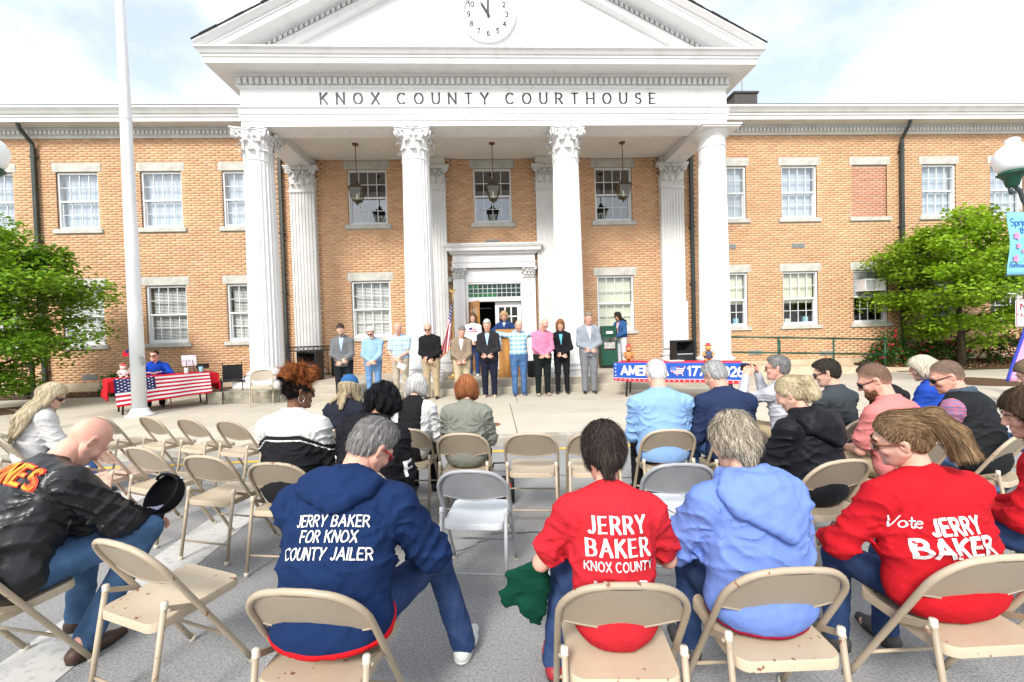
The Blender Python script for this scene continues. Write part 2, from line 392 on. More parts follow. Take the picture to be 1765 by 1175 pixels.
# painted markings, children of the road
def stripe(pts, m, nm, z=0.004):
    V = [(x, y, z) for x, y in pts]
    o = link(nm, make_mesh(nm, V, [tuple(range(len(V)))], m), road); return o
stripe([(-2.47, -1.0), (-2.05, -1.0), (-2.22, 4.75), (-2.62, 4.75)], m_white_line, 'crosswalk_stripe')
stripe([(-3.9, -1.0), (-3.5, -1.0), (-3.66, 4.75), (-4.06, 4.75)], m_white_line, 'crosswalk_stripe')
stripe([(-60, 5.62), (60, 5.62), (60, 5.72), (-60, 5.72)], m_yellow, 'kerb_line')
for x0, y0, x1, y1, w in ((-1.3, 5.2, 1.6, 4.55, .01), (1.6, 4.55, 3.4, 4.8, .008), (-0.6, 2.9, .9, 3.5, .008), (0.9, 3.5, 2.0, 2.7, .007)):
    cr_ = np.random.RandomState(int(abs(x0*31+y0*17))); n_ = 26; P_ = np.stack([np.linspace(x0, x1, n_), np.linspace(y0, y1, n_)], 1)+np.cumsum(cr_.normal(0, .022, (n_, 2)), 0); hw_ = w*cr_.uniform(.4, 1.2, n_)
    V = [(p[0], p[1]+s_*h_, .003) for p, h_ in zip(P_, hw_) for s_ in (-1, 1)]
    link('crack', make_mesh('crack', V, [(2*i, 2*i+2, 2*i+3, 2*i+1) for i in range(n_-1)], mat('crack_tar', (.10, .10, .10), .9, .1)), road)
kerb = MB()
for i in range(-16, 17):
    kerb.box(i*3.0+.006, i*3.0+2.994, 5.95, 6.10, -0.2, WALK+.002)
ke = kerb.build('kerb', m_kerb); bevel_mesh(ke.data, 0.018, 2); tag(ke, kind='structure')
walk = MB().box(-60, 60, 6.10, 13.4, -0.2, WALK-.012).build('sidewalk', m_conc2); tag(walk, kind='structure')
SX, SY = 2.28, 1.32
def slab_mesh(w, d, nm):
    me = MB().box(0.006, w-.006, 0.006, d-.006, -0.03, WALK).mesh(nm, m_conc); bevel_mesh(me, 0.006, 1)
    return me
for j in range(3):
    base = slab_mesh(SX, SY, 'slab')
    for i in range(-8, 8):
        me = base.copy() if True else base
        tone = 1.0+rng.uniform(-.09, .06)
        ca = me.color_attributes.new('tone', 'FLOAT_COLOR', 'POINT'); ca.data.foreach_set('color', np.tile([tone, tone*rng.uniform(.985, 1.01), tone*rng.uniform(.96, 1.0), 1.0], len(me.vertices)).astype(np.float32))
        o = link('slab', me, walk); o.location = (i*SX+0.35+(0.18 if j == 2 else 0), 6.10+j*SY, 0)
# the strip beside the building
for s0, s1 in ((-18.0, -6.6), (6.95, 19.0)):
    n = int((s1-s0)/SX)
    for i in range(n):
        me = slab_mesh((s1-s0)/n, 2.2, 'slab')
        tone = 1.0+rng.uniform(-.09, .05)
        ca = me.color_attributes.new('tone', 'FLOAT_COLOR', 'POINT'); ca.data.foreach_set('color', np.tile([tone, tone, tone*.98, 1.0], len(me.vertices)).astype(np.float32))
        o = link('slab', me, walk); o.location = (s0+i*(s1-s0)/n, 6.10+3*SY, 0)
mc = MB().lathe([(0.11, 0), (0.11, 0.012), (0.0, 0.012)], (0, 6.73, WALK), 20).build('manhole_cover', mat('rusty_iron', (0.30, 0.13, 0.06), 0.8, 0.3, var=0.5, vscale=30))
tag(mc, 'small round rusty iron cover set in the sidewalk near the kerb', 'manhole cover')
bed_l = MB().raw([(-18, 12.3, .12), (-12, 12.25, .15), (-6.75, 12.3, .12), (-6.75, 13.25, .2), (-18, 13.25, .2)], [(0, 1, 2, 3, 4)]).build('flower_bed', m_soil); tag(bed_l, kind='structure')
bed_r = MB().raw([(11.9, 11.6, .135), (19, 11.2, .16), (19, 13.25, .32), (11.9, 13.25, .3)], [(0, 1, 2, 3)]).build('flower_bed', m_soil); tag(bed_r, kind='structure')
pit = MB().lathe([(0.85, 0), (0.7, .02), (0.0, .05)], (-11.3, 10.1, WALK+.004), 18).build('tree_pit', m_soil); tag(pit, kind='structure')
pit2 = MB().lathe([(0.95, 0), (0.7, .02), (0.0, .04)], (11.5, 9.4, WALK+.004), 18).build('tree_pit', m_soil); tag(pit2, kind='structure')

# ================================================================== courthouse
court = empty('courthouse', (0, 0, 0))
tag(court, 'two storey buff brick courthouse with a white columned clock portico', 'courthouse')
m_white = mat('white_paint', (0.74, 0.74, 0.735), 0.55, 0.35, col2=(0.60, 0.595, 0.575), vscale=1.3, detail=9, vrange=(.55, .85), stretch=(3, 3, .7), bump=0.05, bscale=30)
m_trim = mat('white_trim_weathered', (0.68, 0.68, 0.665), 0.6, 0.3, col2=(0.58, 0.575, 0.555), vscale=2.4, detail=8, vrange=(.42, .75))
m_ceil = mat('porch_ceiling_paint', (0.75, 0.73, 0.68), 0.8, 0.2, var=0.08, vscale=1.2)
m_brick = mat('buff_brick', (1, 1, 1), 0.9, 0.2, col2=(0.90, 0.885, 0.87), vscale=.7, detail=9, bump=0.1, bscale=80, attr='tone')
m_mortar = mat('mortar', (0.56, 0.42, 0.30), 0.95, 0.1, var=0.2, vscale=30)
m_stone = mat('limestone', (0.55, 0.545, 0.50), 0.85, 0.2, col2=(0.42, 0.415, 0.375), vscale=5, detail=7)
m_found = mat('rendered_foundation', (0.62, 0.50, 0.36), 0.9, 0.2, col2=(0.50, 0.40, 0.28), vscale=3, detail=8)
m_alu = mat('white_window_frame', (0.72, 0.735, 0.75), 0.45, 0.4)
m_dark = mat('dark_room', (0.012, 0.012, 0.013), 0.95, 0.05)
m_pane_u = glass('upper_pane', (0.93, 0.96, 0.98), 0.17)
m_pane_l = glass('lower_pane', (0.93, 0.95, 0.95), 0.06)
m_shade = mat('pale_window_shade', (0.50, 0.56, 0.60), 0.8, 0.2, var=0.15, vscale=1.5)
m_shade_c = mat('cream_window_shade', (0.62, 0.63, 0.50), 0.85, 0.2, var=0.08, vscale=1.5)
m_blind = mat('white_slat_blind', (0.70, 0.71, 0.68), 0.6, 0.3)
m_green = mat('dark_green_paint', (0.008, 0.075, 0.045), 0.4, 0.4, var=0.2, vscale=8)
m_spout = mat('green_black_metal', (0.045, 0.055, 0.05), 0.45, 0.4, var=0.3, vscale=5)
m_black = mat('black_paint', (0.012, 0.013, 0.014), 0.45, 0.4)

X0, X1 = -18.6, 21.6
WZ = dict(u=(5.06, 6.755), l=(1.585, 3.325))
WC = [CX+d for d in (-17.16, -14.76, -12.36, -9.95, -7.58, -3.84, 3.86, 7.62, 10.0, 12.4, 14.8, 17.2, 19.6)]
wins = []   # (cx, z0, z1, kind)
for c in WC:
    wins.append((c, *WZ['u'], 'u')); wins.append((c, *WZ['l'], 'l'))
wins.append((CX+.02, *WZ['u'], 'u'))
FW_ = 1.19
openings = [(c-FW_/2, c+FW_/2, z0, z1+.01) for c, z0, z1, k in wins] + [(-.72+.0, 1.02, PORCH, 3.2)]
# stone pieces replace brick too
stones = [(c-.695, c+.695, z1+.012, z1+.26) for c, z0, z1, k in wins] + [(c-.70, c+.70, z0-.13, z0) for c, z0, z1, k in wins]

# bricks: each one a real block, colour of its own
def bricks(rects_out, x0, x1, z0, z1, y, palette, seed, L=0.248, H=0.068, J=0.007, fill=None):
    r = np.random.RandomState(seed); bx = []; z = z0; row = 0
    while z+H <= z1+1e-6:
        cuts = sorted([(a, b) for a, b, c, d in rects_out if c < z+H-.012 and d > z+.012])
        spans = []; cur = x0
        for a, b in cuts:
            if a > cur: spans.append((cur, a))
            cur = max(cur, b)
        if cur < x1: spans.append((cur, x1))
        header = False
        step = (L/2+J/2 if header else L+J)
        ln = step-J
        off = (row % 2)*step/2
        for a, b in spans:
            k0 = math.floor((a-off-x0)/step); xx = x0+off+k0*step
            while xx < b:
                p, q = max(xx, a), min(xx+ln, b)
                if q-p > 0.02: bx.append((p, q, z, z+H, ln))
                xx += step
        z += H+J; row += 1
    B = np.array(bx); n = len(B)
    dep = r.uniform(-0.0015, 0.0025, n)
    V = np.zeros((n, 8, 3), np.float32)
    yf = y-dep; yb = np.full(n, y+.03)
    for k, (ix, iz, f) in enumerate(((0, 2, 1), (1, 2, 1), (1, 3, 1), (0, 3, 1), (0, 2, 0), (1, 2, 0), (1, 3, 0), (0, 3, 0))):
        V[:, k, 0] = B[:, ix]; V[:, k, 2] = B[:, iz]; V[:, k, 1] = yf if f else yb
    base = np.arange(n)[:, None, None]*8
    F = (np.array([(0, 1, 2, 3), (0, 4, 5, 1), (3, 2, 6, 7), (0, 3, 7, 4), (1, 5, 6, 2)])[None]+base).reshape(-1, 4)
    pal = np.array(palette); pick = r.randint(0, len(pal), n)
    pal = pal*.6+pal.mean(0)*.4; col = pal[pick]*(1+r.uniform(-.06, .06, (n, 1)))
    return V.reshape(-1, 3), F.astype(np.int32), np.repeat(col, 8, 0)
PAL = [tuple(np.array(c)*np.array((1.08,1.12,1.22))) for c in [(.61, .36, .19), (.60, .35, .18), (.63, .38, .205), (.58, .335, .17), (.64, .39, .21), (.61, .355, .185), (.56, .305, .165), (.59, .35, .18), (.65, .42, .245), (.545, .285, .17)]]
V_, F_, c_ = bricks(openings+stones, X0, X1, 0.46, 7.735, WALLY, PAL, 3)
o = link('brick_wall', make_mesh('brick_wall', V_, F_, m_brick, False, c_), court); tag(o, kind='stuff')
# backing wall with the openings left free (mortar face 8 mm behind the brick face)
xs = sorted(set([X0, X1]+[v for o_ in openings for v in o_[:2]])); zs = sorted(set([0.0, 7.76]+[v for o_ in openings for v in o_[2:]]))
bk = MB()
for i in range(len(xs)-1):
    run = None
    for k in range(len(zs)-1):
        xm, zm = (xs[i]+xs[i+1])/2, (zs[k]+zs[k+1])/2
        hole = any(a < xm < b and c < zm < d for a, b, c, d in openings)
        if not hole:
            run = (run[0], zs[k+1]) if run else (zs[k], zs[k+1])
        if (hole or k == len(zs)-2) and run:
            bk.box(xs[i], xs[i+1], WALLY+.0026, WALLY+.3, run[0], run[1]); run = None
bk.build('backing_wall', m_mortar, court)
MB().box(X0, X1, WALLY-.035, WALLY+.006, -.1, 0.46).build('foundation', m_found, court)
MB().box(X0, X1, 14.3, 14.4, 0, 7.7).build('interior', m_dark, court)  # near-black sheet: the unlit rooms' darkness is put into its colour
sd = MB().box(X0-.3, X0, WALLY, 27, 0, 7.76).box(X1, X1+.3, WALLY, 27, 0, 7.76).box(X0, X1, 26.7, 27, 0, 7.76).box(X0, X1, WALLY+.3, 26.7, 7.6, 7.75); sd.build('side_wall', m_mortar, court)

# windows
def window_frame(w, h, mull=True):
    mb = MB(); f = .05; y0, y1 = .03, .12
    mb.box(-w/2, -w/2+f, y0, y1, 0, h); mb.box(w/2-f, w/2, y0, y1, 0, h); mb.box(-w/2+f, w/2-f, y0, y1, 0, .06); mb.box(-w/2+f, w/2-f, y0, y1, h-f, h)
    # upper sash proud, lower sash set back
    mid = h*.5
    mb.box(-w/2+f, w/2-f, y0+.012, y1-.005, mid-.025, mid+.025)
    mb.box(-w/2+f, -w/2+f+.035, y0+.05, y1+.03, .06, mid-.025); mb.box(w/2-f-.035, w/2-f, y0+.05, y1+.03, .06, mid-.025)
    mb.box(-w/2+f+.035, w/2-f-.035, y0+.05, y1+.03, .06, .10)
    iw = w-2*f
    for i in range(1, 4):
        x = -iw/2+iw*i/4
        mb.box(x-.009, x+.009, y0+.03, y0+.055, mid+.025, h-f); mb.box(x-.009, x+.009, y0+.07, y0+.09, .10, mid-.025)
    zt = (mid+.025+h-f)/2; zb = (.10+mid-.025)/2
    mb.box(-iw/2, iw/2, y0+.027, y0+.058, zt-.009, zt+.009); mb.box(-iw/2+.035, iw/2-.035, y0+.067, y0+.093, zb-.009, zb+.009)
    return mb
HU = WZ['u'][1]-WZ['u'][0]; HL = WZ['l'][1]-WZ['l'][0]
fr_u = window_frame(FW_, HU).mesh('window', m_alu); fr_l = window_frame(FW_, HL).mesh('window', m_alu)
pane_w = (FW_-.1)/4
def pane_mesh(m, h): return make_mesh('pane', [(-pane_w/2, 0, 0), (pane_w/2, 0, 0), (pane_w/2, 0, h), (-pane_w/2, 0, h)], [(0, 1, 2, 3)], m)
lint_me = bevel_mesh(MB().box(-.695, .695, -.012, .25, 0, .245).mesh('lintel', m_stone), .006, 1)
sill_me = bevel_mesh(MB().box(-.70, .70, -.06, .2, -.125, -.002).mesh('sill', m_stone), .008, 1)
def blind_mesh(h, nm, m, tilt=.5):
    mb = MB(); n = int(h/.045)
    for i in range(n):
        z = h*(i+.5)/n
        mb.raw([(-.52, .012*tilt*2, z+.016), (.52, .012*tilt*2, z+.016), (.52, -.012, z-.016), (-.52, -.012, z-.016)], [(0, 1, 2, 3)])
    return mb.mesh(nm, m)
bl_half = blind_mesh(HL*.5, 'blind', m_blind); bl_full = blind_mesh(HL-.1, 'blind', m_blind)
shade_u = MB().box(-.54, .54, 0, .01, 0, HU-.08).mesh('shade', m_shade)
bay_brick = [(.60, .31, .21), (.63, .34, .24), (.57, .29, .195), (.65, .37, .26)]
pm = {}
for c, z0, z1, kind in wins:
    h = z1-z0
    if kind == 'u' and abs(c-(CX+12.4)) < .1:       # the bricked-up opening
        V_, F_, c_ = bricks([], c-FW_/2, c+FW_/2, z0, z1, WALLY+.045, bay_brick, 11)
        nb = link('bricked_opening', make_mesh('bricked_opening', V_, F_, m_brick, False, c_), court); tag(nb, kind='stuff')
        o = MB().box(c-FW_/2, c+FW_/2, WALLY+.06, WALLY+.12, z0, z1).build('mortar_back', mat('pale_mortar', (.56, .48, .42), .95, .1), nb)
        par = nb; loc0 = (c, WALLY, z0)
        lo = link('lintel', lint_me, nb); lo.location = (c, WALLY, z1+.012); so = link('sill', sill_me, nb); so.location = (c, WALLY, z0)
        continue
    win = link('window', fr_u if kind == 'u' else fr_l, court); win.location = (c, WALLY+.02, z0)
    lo = link('lintel', lint_me, win); lo.location = (0, -.02, h+.012); so = link('sill', sill_me, win); so.location = (0, -.02, 0)
    mid = h*.5; g = m_pane_u if kind == 'u' else m_pane_l
    hp_t = (h-.05-mid-.025)/2; hp_b = (mid-.025-.10)/2
    if kind not in pm: pm[kind] = (pane_mesh(g, hp_t), pane_mesh(g, hp_b))
    ac = (kind == 'l' and abs(c-(CX+12.4)) < .1)
    for i in range(4):
        for k in range(4):
            if ac and k >= 2: continue
            p = link('pane', pm[kind][0 if k >= 2 else 1], win)
            x = -(FW_-.1)/2+pane_w*(i+.5)
            p.location = (x, .074 if k >= 2 else .112, (mid+.025+(k-2)*hp_t) if k >= 2 else (.10+k*hp_b))
            p.rotation_euler = (rng.uniform(-.004, .004), 0, rng.uniform(-.004, .004))
    if kind == 'u':
        if abs(c-CX) < 5:                       # windows under the porch: dark above, sky mirrored below
            pass
        else:
            s = link('shade', shade_u, win); s.location = (0, .20, .05)
    else:
        if ac: pass
        elif c < -4.5 or -4.5 < c < -3: s = link('blind', bl_full, win); s.location = (0, .19, .06); tag(s, kind='stuff')
        elif 3 < c < 5:
            s = MB().box(-.54, .54, 0, .01, .05, h-.06).build('shade', m_shade_c, win, loc=(0, .18, 0))
        else:
            s = MB().box(-.54, .54, 0, .01, h*.42, h-.06).build('shade', m_shade_c, win, loc=(0, .18, 0))
            for kk, (xx, cc) in enumerate(((-.33, (.55, .6, .5)), (.3, (.2, .45, .55)))):
                MB().box(xx-.08, xx+.08, .16, .22, .08, .22+.05*kk).build('sill_ornament', mat('sill_ornament_%d' % kk, cc, .6), win)
    if ac:      # window air conditioner in the upper sash, board around it
        mb = MB().box(-.54, .54, .06, .08, mid+.03, h-.05)
        mb.build('filler_board', mat('grey_board', (.30, .31, .31), .9), win)
        a = MB().box(-.46, .24, -.30, .06, mid+.17, mid+.56).build('air_conditioner', mat('white_enamel', (.72, .73, .74), .5), win)
        v = MB()
        for q in range(9): v.box(-.42, -.10, -.306, -.299, mid+.20+q*.036, mid+.216+q*.036)
        v.build('vent_slat', mat('grey_slat', (.25, .26, .27), .6), win); tag(v and win.children[-1], kind='stuff')
        for sx in (-.36, .36):
            MB().tube([(sx, .02, mid-.02), (sx*.6-.1, -.28, mid+.165)], .014, 6).build('bracket', m_stone, win)
        MB().tube([(-.75, -.05, mid-.03), (.2, -.05, mid-.05)], .012, 6).build('drain_pipe', mat('rusty_iron', (.3, .13, .06)), win)

# small louvred wall vents
for x, z in ((CX+7.63, 4.18), (CX+9.93, 4.17), (CX-.01, 4.47), (-12.1, .62), (CX+14.9, 4.17), (8.6, .72), (11.0, .62), (-14.9, .62)):
    mb = MB().box(x-.22, x+.22, WALLY-.012, WALLY+.05, z-.075, z+.075)
    for q in range(5): mb.box(x-.2, x+.2, WALLY-.02, WALLY-.013, z-.06+q*.028, z-.05+q*.028)
    mb.build('wall_vent', mat('vent_metal', (.26, .27, .27), .6, .4), court)

# wing cornices: swept profile, dentils, gutter, roof
def sweep(path, prof, name, m, parent):
    """path: plan polyline of (x, y) with outward normals to its right hand side; prof: (out, z) closed polygon."""
    P = [np.array(p, float) for p in path]; n = len(P); k = len(prof); V = []
    for i in range(n):
        d0 = (P[i]-P[i-1]) if i else (P[1]-P[0]); d1 = (P[i+1]-P[i]) if i < n-1 else (P[i]-P[i-1])
        d0 = d0/np.linalg.norm(d0); d1 = d1/np.linalg.norm(d1)
        n0 = np.array([d0[1], -d0[0]]); n1 = np.array([d1[1], -d1[0]])
        b = n0+n1; b = b/(1+n0@n1)
        for o_, z in prof: V.append((P[i][0]+b[0]*o_, P[i][1]+b[1]*o_, z))
    F = []
    for i in range(n-1):
        for j in range(k):
            l = (j+1) % k; F.append((i*k+j, (i+1)*k+j, (i+1)*k+l, i*k+l))
    F.append(tuple(range(k))); F.append(tuple((n-1)*k+j for j in range(k-1, -1, -1)))
    o = link(name, make_mesh(name, V, F, m), parent); fix_normals(o)
    return o
PROF_W = [(-.05, 7.735), (.05, 7.735), (.05, 7.755), (.075, 7.775), (.075, 7.80), (.10, 7.80), (.10, 7.93), (.13, 7.95), (.13, 8.0), (.50, 8.0), (.50, 8.10), (.53, 8.13), (.53, 8.19), (.56, 8.20), (.60, 8.26), (.66, 8.33), (.66, 8.39), (.60, 8.40), (-.05, 8.40)]
for (a, b) in ((X0, CX-6.0), (CX+6.05, X1)):
    sweep([(a, WALLY), (b, WALLY)], PROF_W, 'wing_cornice', m_trim, court)
    mb = MB(); x = a+.05
    while x < b-.06:
        mb.box(x, x+.075, WALLY-.16, WALLY-.095, 7.815, 7.915); x += .125
    o = mb.build('dentil_band', m_trim, court); tag(o, kind='stuff')
    MB().raw([(a, WALLY-.66, 8.405), (b, WALLY-.66, 8.405), (b, 18.5, 10.2), (a, 18.5, 10.2), (a, WALLY-.66, 8.38), (b, WALLY-.66, 8.38)], [(0, 1, 2, 3), (4, 5, 1, 0)]).build('wing_roof', mat('grey_shingle', (.16, .155, .15), .9, .2, var=.4, vscale=12), court)
ch = MB().box(10.05, 11.0, 16.5, 17.4, 9.2, 10.95).box(10.0, 11.05, 16.45, 17.45, 10.95, 11.02); cho = ch.build('chimney', mat('dark_chimney_brick', (.115, .105, .10), .9, .2, var=.4, vscale=20), court)
MB().tube([(10.62, 16.9, 11.0), (10.62, 16.9, 12.6)], .03, 6).tube([(10.62, 16.9, 12.0), (10.62, 16.9, 12.7)], .07, 6).box(10.52, 10.72, 16.85, 16.95, 12.5, 12.6).build('antenna', mat('grey_metal', (.3, .31, .32), .5), cho)

# ---- portico
EY = 10.58; PX0, PX1 = CX-6.07, CX+6.07          # entablature face
PROF_E = [(-.62, 6.80), (0, 6.80), (0, 6.93), (.02, 6.935), (.02, 7.08), (.04, 7.085), (.04, 7.20), (.075, 7.235), (.075, 7.26), (0, 7.265), (0, 7.70), (.05, 7.73), (.05, 7.765), (.03, 7.77), (.03, 7.94), (.10, 7.97), (.10, 8.02), (.50, 8.02), (.50, 8.13), (.53, 8.155), (.53, 8.20), (.56, 8.21), (.60, 8.27), (.645, 8.305), (.645, 8.335), (-.62, 8.335)]
ent = sweep([(PX0, WALLY-.05), (PX0, EY), (PX1, EY), (PX1, WALLY-.05)], PROF_E, 'entablature', m_white, court)
mb = MB(); x = PX0+.0
while x < PX1-.05:
    mb.box(x, x+.085, EY-.115, EY-.028, 7.785, 7.925); x += .142
for xx, sgn in ((PX0, -1), (PX1, 1)):
    y = EY
    while y < WALLY-.1:
        x0_, x1_ = sorted((xx+sgn*.028, xx+sgn*.115)); mb.box(x0_, x1_, y, y+.085, 7.785, 7.925); y += .142
o = mb.build('dentil_band', m_trim, court); tag(o, kind='stuff')
MB().box(PX0+.6, PX1-.6, EY+.6, WALLY-.01, 7.05, 7.10).build('porch_ceiling', m_ceil, court)
# side beams over the outer columns are the returns of the entablature; a ledge where they meet the wall
# pediment
HW = (PX1-PX0)/2+.645; SL = 0.515; APX = 8.335+HW*SL
fy = EY-.645
ty = EY+.05
MB().raw([(CX-HW+.3, ty, 8.33), (CX+HW-.3, ty, 8.33), (CX, ty, 8.33+(HW-.3)*SL)], [(0, 1, 2)]).build('tympanum', m_white, court)
PROF_R = [(-.70, -.62), (0, -.62), (.10, -.58), (.10, -.42), (.03, -.40), (.03, -.30), (.10, -.28), (.10, -.24), (.50, -.24), (.50, -.12), (.53, -.095), (.53, -.05), (.57, -.04), (.645, .05), (.645, .09), (-.70, .09)]
def rake(sgn):
    V = []; k = len(PROF_R)
    for end in (0, 1):
        for o_, v in PROF_R:
            if end == 0:
                dx_ = max(0.0, (-v-.02)/SL); V.append((CX+sgn*(HW-dx_), EY-o_, max(8.336, 8.355+v)))
            else: V.append((CX, EY-o_, 8.355+HW*SL+v))
    F = [(j, (j+1) % k, k+(j+1) % k, k+j) for j in range(k)]+[tuple(range(k)), tuple(range(2*k-1, k-1, -1))]
    o = link('raking_cornice', make_mesh('raking_cornice', V, F, m_white), court); fix_normals(o)
    mb = MB(); x = .5
    while x < HW-.85:
        a, b = CX+sgn*x, CX+sgn*(x+.075); z = lambda q: 8.355+(HW-abs(q-CX))*SL
        if a > b: a, b = b, a
        V = [(q, y, z(q)+v) for y in (EY-.115, EY-.031) for q, v in ((a, -.395), (b, -.395), (b, -.305), (a, -.305))]
        mb.raw(V, [(0, 1, 2, 3), (7, 6, 5, 4), (0, 4, 5, 1), (1, 5, 6, 2), (2, 6, 7, 3), (3, 7, 4, 0)]); x += .128
    o = mb.build('dentil_band', m_trim, court); tag(o, kind='stuff')
for s_ in (-1, 1): rake(s_)
# roof of the portico: shingles with a thin ragged edge above the rake
mb = MB()
for s_ in (-1, 1):
    a = np.array([CX+s_*(HW+.02), fy-.03, 8.335+.112]); b = np.array([CX, fy-.03, APX+.124])
    n = 34; prev = None
    for i in range(n):
        p = a+(b-a)*i/n; q = a+(b-a)*(i+1)/n; t = .008+rng.uniform(0, .012); e = rng.uniform(-.012, .01)
        V = [(p[0], p[1]+e, p[2]), (q[0], q[1]+e, q[2]), (q[0], 20, q[2]), (p[0], 20, p[2])]
        V += [(v[0], v[1], v[2]+t) for v in V]
        mb.raw(V, [(0, 1, 5, 4), (4, 5, 6, 7), (0, 4, 7, 3), (1, 2, 6, 5), (0, 3, 2, 1)])
o = mb.build('portico_roof', mat('dark_shingle', (.085, .08, .078), .9, .2, var=.4, vscale=14), court); fix_normals(o)
# name on the frieze
m_letter = mat('black_letter', (.02, .022, .025), .5, .4)
rib_w = 8.28
words = 'KNOX COUNTY COURTHOUSE'
_, Lx = text_strokes(words, .255, .042, gap=.92, space=.85, serif=.09, thin=.42)
xk = CX+.02-Lx/2
for ch_ in words:
    if ch_ == ' ': xk += .85*.255; continue
    w = GLYPH[ch_][0]*.255
    lm = lettering(ch_, .255, .042, lambda x, y, l, xo=xk: (xo+x, EY-.012-l, 7.345+y), depth=.012, center=False, serif=.09, thin=.42)
    lo = lm.build('letter', m_letter, ent)
    xk += w+.92*.255
# clock in the tympanum
CKZ = 9.56; CKX = CX+.0
ck = MB()
ang = np.linspace(0, 2*PI, 49)[:-1]
def ring(mb, r0, r1, y0, y1, cx=CKX, cz=CKZ):
    V = []
    for r, y in ((r0, y1), (r0, y0), (r1, y0), (r1, y1)): V.append(np.stack([cx+r*np.cos(ang), np.full(48, y), cz+r*np.sin(ang)], 1))
    F = []
    for a in range(4):
        b = (a+1) % 4
        for i in range(48):
            j = (i+1) % 48; F.append((a*48+i, a*48+j, b*48+j, b*48+i))
    mb.raw(np.concatenate(V), F)
ring(ck, .60, .70, ty-.09, ty)
clock = ck.build('clock', m_white, court); fix_normals(clock)
MB().raw([(CKX+.62*math.cos(a), ty-.03, CKZ+.62*math.sin(a)) for a in ang], [tuple(range(48))]).build('clock_face', mat('clock_face_white', (.8, .81, .82), .4), clock)
for h_ in range(1, 13):
    a = PI/2-h_*PI/6; t = str(h_); cxn, czn = CKX+.475*math.cos(a), CKZ+.475*math.sin(a)-.055
    lettering(t, .12, .027, lambda x, y, l: (cxn+x, ty-.036-l, czn+y), gap=.25).build('numeral', mat('numeral_grey', (.035, .037, .04), .5), clock)
def hand(a, Lh, w, y):
    d = np.array([math.sin(a), math.cos(a)]); n_ = np.array([d[1], -d[0]])
    pts = [(-.08*d)+n_*w, (-.08*d)-n_*w, d*Lh*.75-n_*w*.9, d*Lh, d*Lh*.75+n_*w*.9]
    V = [(CKX+p[0], yy, CKZ+p[1]) for yy in (y, y+.012) for p in pts]
    o = MB().raw(V, [(0, 1, 2, 3, 4), (9, 8, 7, 6, 5)]+[(i, (i+1) % 5, 5+(i+1) % 5, 5+i) for i in range(5)]).build('clock_hand', mat('clock_hand_black', (.02, .024, .03), .4), clock); fix_normals(o)
hand(rad(-31), .36, .032, ty-.055); hand(rad(2), .50, .024, ty-.075)

# ---- columns
def fluted(r0, r1, z0, z1, n=24, lv=10):
    prof = [1, .985, .93, .905, .93, .985]; k = len(prof)*n; V = []; F = []
    rr = np.array(prof*n); a = np.arange(k)*2*PI/k
    zz = [z0, z0+.05, z0+.12]+list(np.linspace(z0+.3, z1-.3, lv))+[z1-.12, z1-.05, z1]
    for i, z in enumerate(zz):
        t = (z-z0)/(z1-z0); r = r0+(r1-r0)*(t**1.6)
        fl = 0.0 if z in (z0, z1, zz[1], zz[-2]) else 1.0
        q = r*(1-(1-rr)*fl)
        if z == z0: q = q*1.06
        if z == z1: q = q*1.04
        V.append(np.stack([q*np.cos(a), q*np.sin(a), np.full(k, z)], 1))
    m_ = len(zz)
    ii = np.arange(k); jj = (ii+1) % k
    F = np.concatenate([np.stack([i*k+ii, i*k+jj, (i+1)*k+jj, (i+1)*k+ii], 1) for i in range(m_-1)])
    return np.concatenate(V), F
def leaf(w, h, curl, base, yaw, out0=0.0, flat=False):
    """Acanthus leaf: ribbed tongue rising and curling outward at the tip."""
    nu, nv = 7, 9; V = []
    for j in range(nv):
        t = j/(nv-1)
        if t < .72: z = h*t/.72; o_ = out0+.03*math.sin(t*2)*1.0
        else:
            s = (t-.72)/.28*PI*1.05; z = h+curl*math.sin(s)*.75; o_ = out0+.03+curl*(1-math.cos(s))
        ww = w*(.72+.5*math.sin(min(1, t*1.25)*PI)*.5)*(1-.35*max(0, t-.8)/.2)
        for i in range(nu):
            u = i/(nu-1)*2-1
            rib = .012*math.cos(u*PI*2.0)*(1-t*.3)
            x = u*ww/2*(1+.06*math.cos(t*22))
            V.append((x, o_+rib-.02*u*u, z))
    F = [(j*nu+i, j*nu+i+1, (j+1)*nu+i+1, (j+1)*nu+i) for j in range(nv-1) for i in range(nu-1)]
    V = np.array(V)
    V[:, 1] += base
    c, s = math.cos(yaw), math.sin(yaw)
    R_ = np.stack([V[:, 0]*c-V[:, 1]*s, V[:, 0]*s+V[:, 1]*c, V[:, 2]], 1)
    return R_, F
def spiral(c, r, dirv, n=26, turns=1.6):
    d = np.array(dirv); d = d/np.linalg.norm(d); P = []
    for i in range(n):
        t = i/(n-1); a = t*turns*2*PI; q = r*(1-.8*t)
        P.append(np.array(c)+d*(q*math.sin(a))+np.array([0, 0, q*math.cos(a)-r*.0]))
    return P
def abacus(hw, conc, z0, z1, mb):
    pts = []
    for k in range(4):
        a0 = PI/4+k*PI/2
        for t in np.linspace(0, 1, 9)[:-1]:
            p0 = np.array([math.cos(a0), math.sin(a0)])*hw*math.sqrt(2); p1 = np.array([math.cos(a0+PI/2), math.sin(a0+PI/2)])*hw*math.sqrt(2)
            mid_ = (p0+p1)/2; nrm = mid_/np.linalg.norm(mid_)
            pts.append(tuple(p0+(p1-p0)*t-nrm*conc*math.sin(t*PI)))
    mb.prism(pts, z0, z0+(z1-z0)*.55, 'z'); mb.prism([(x*1.05, y*1.05) for x, y in pts], z0+(z1-z0)*.55, z1, 'z')
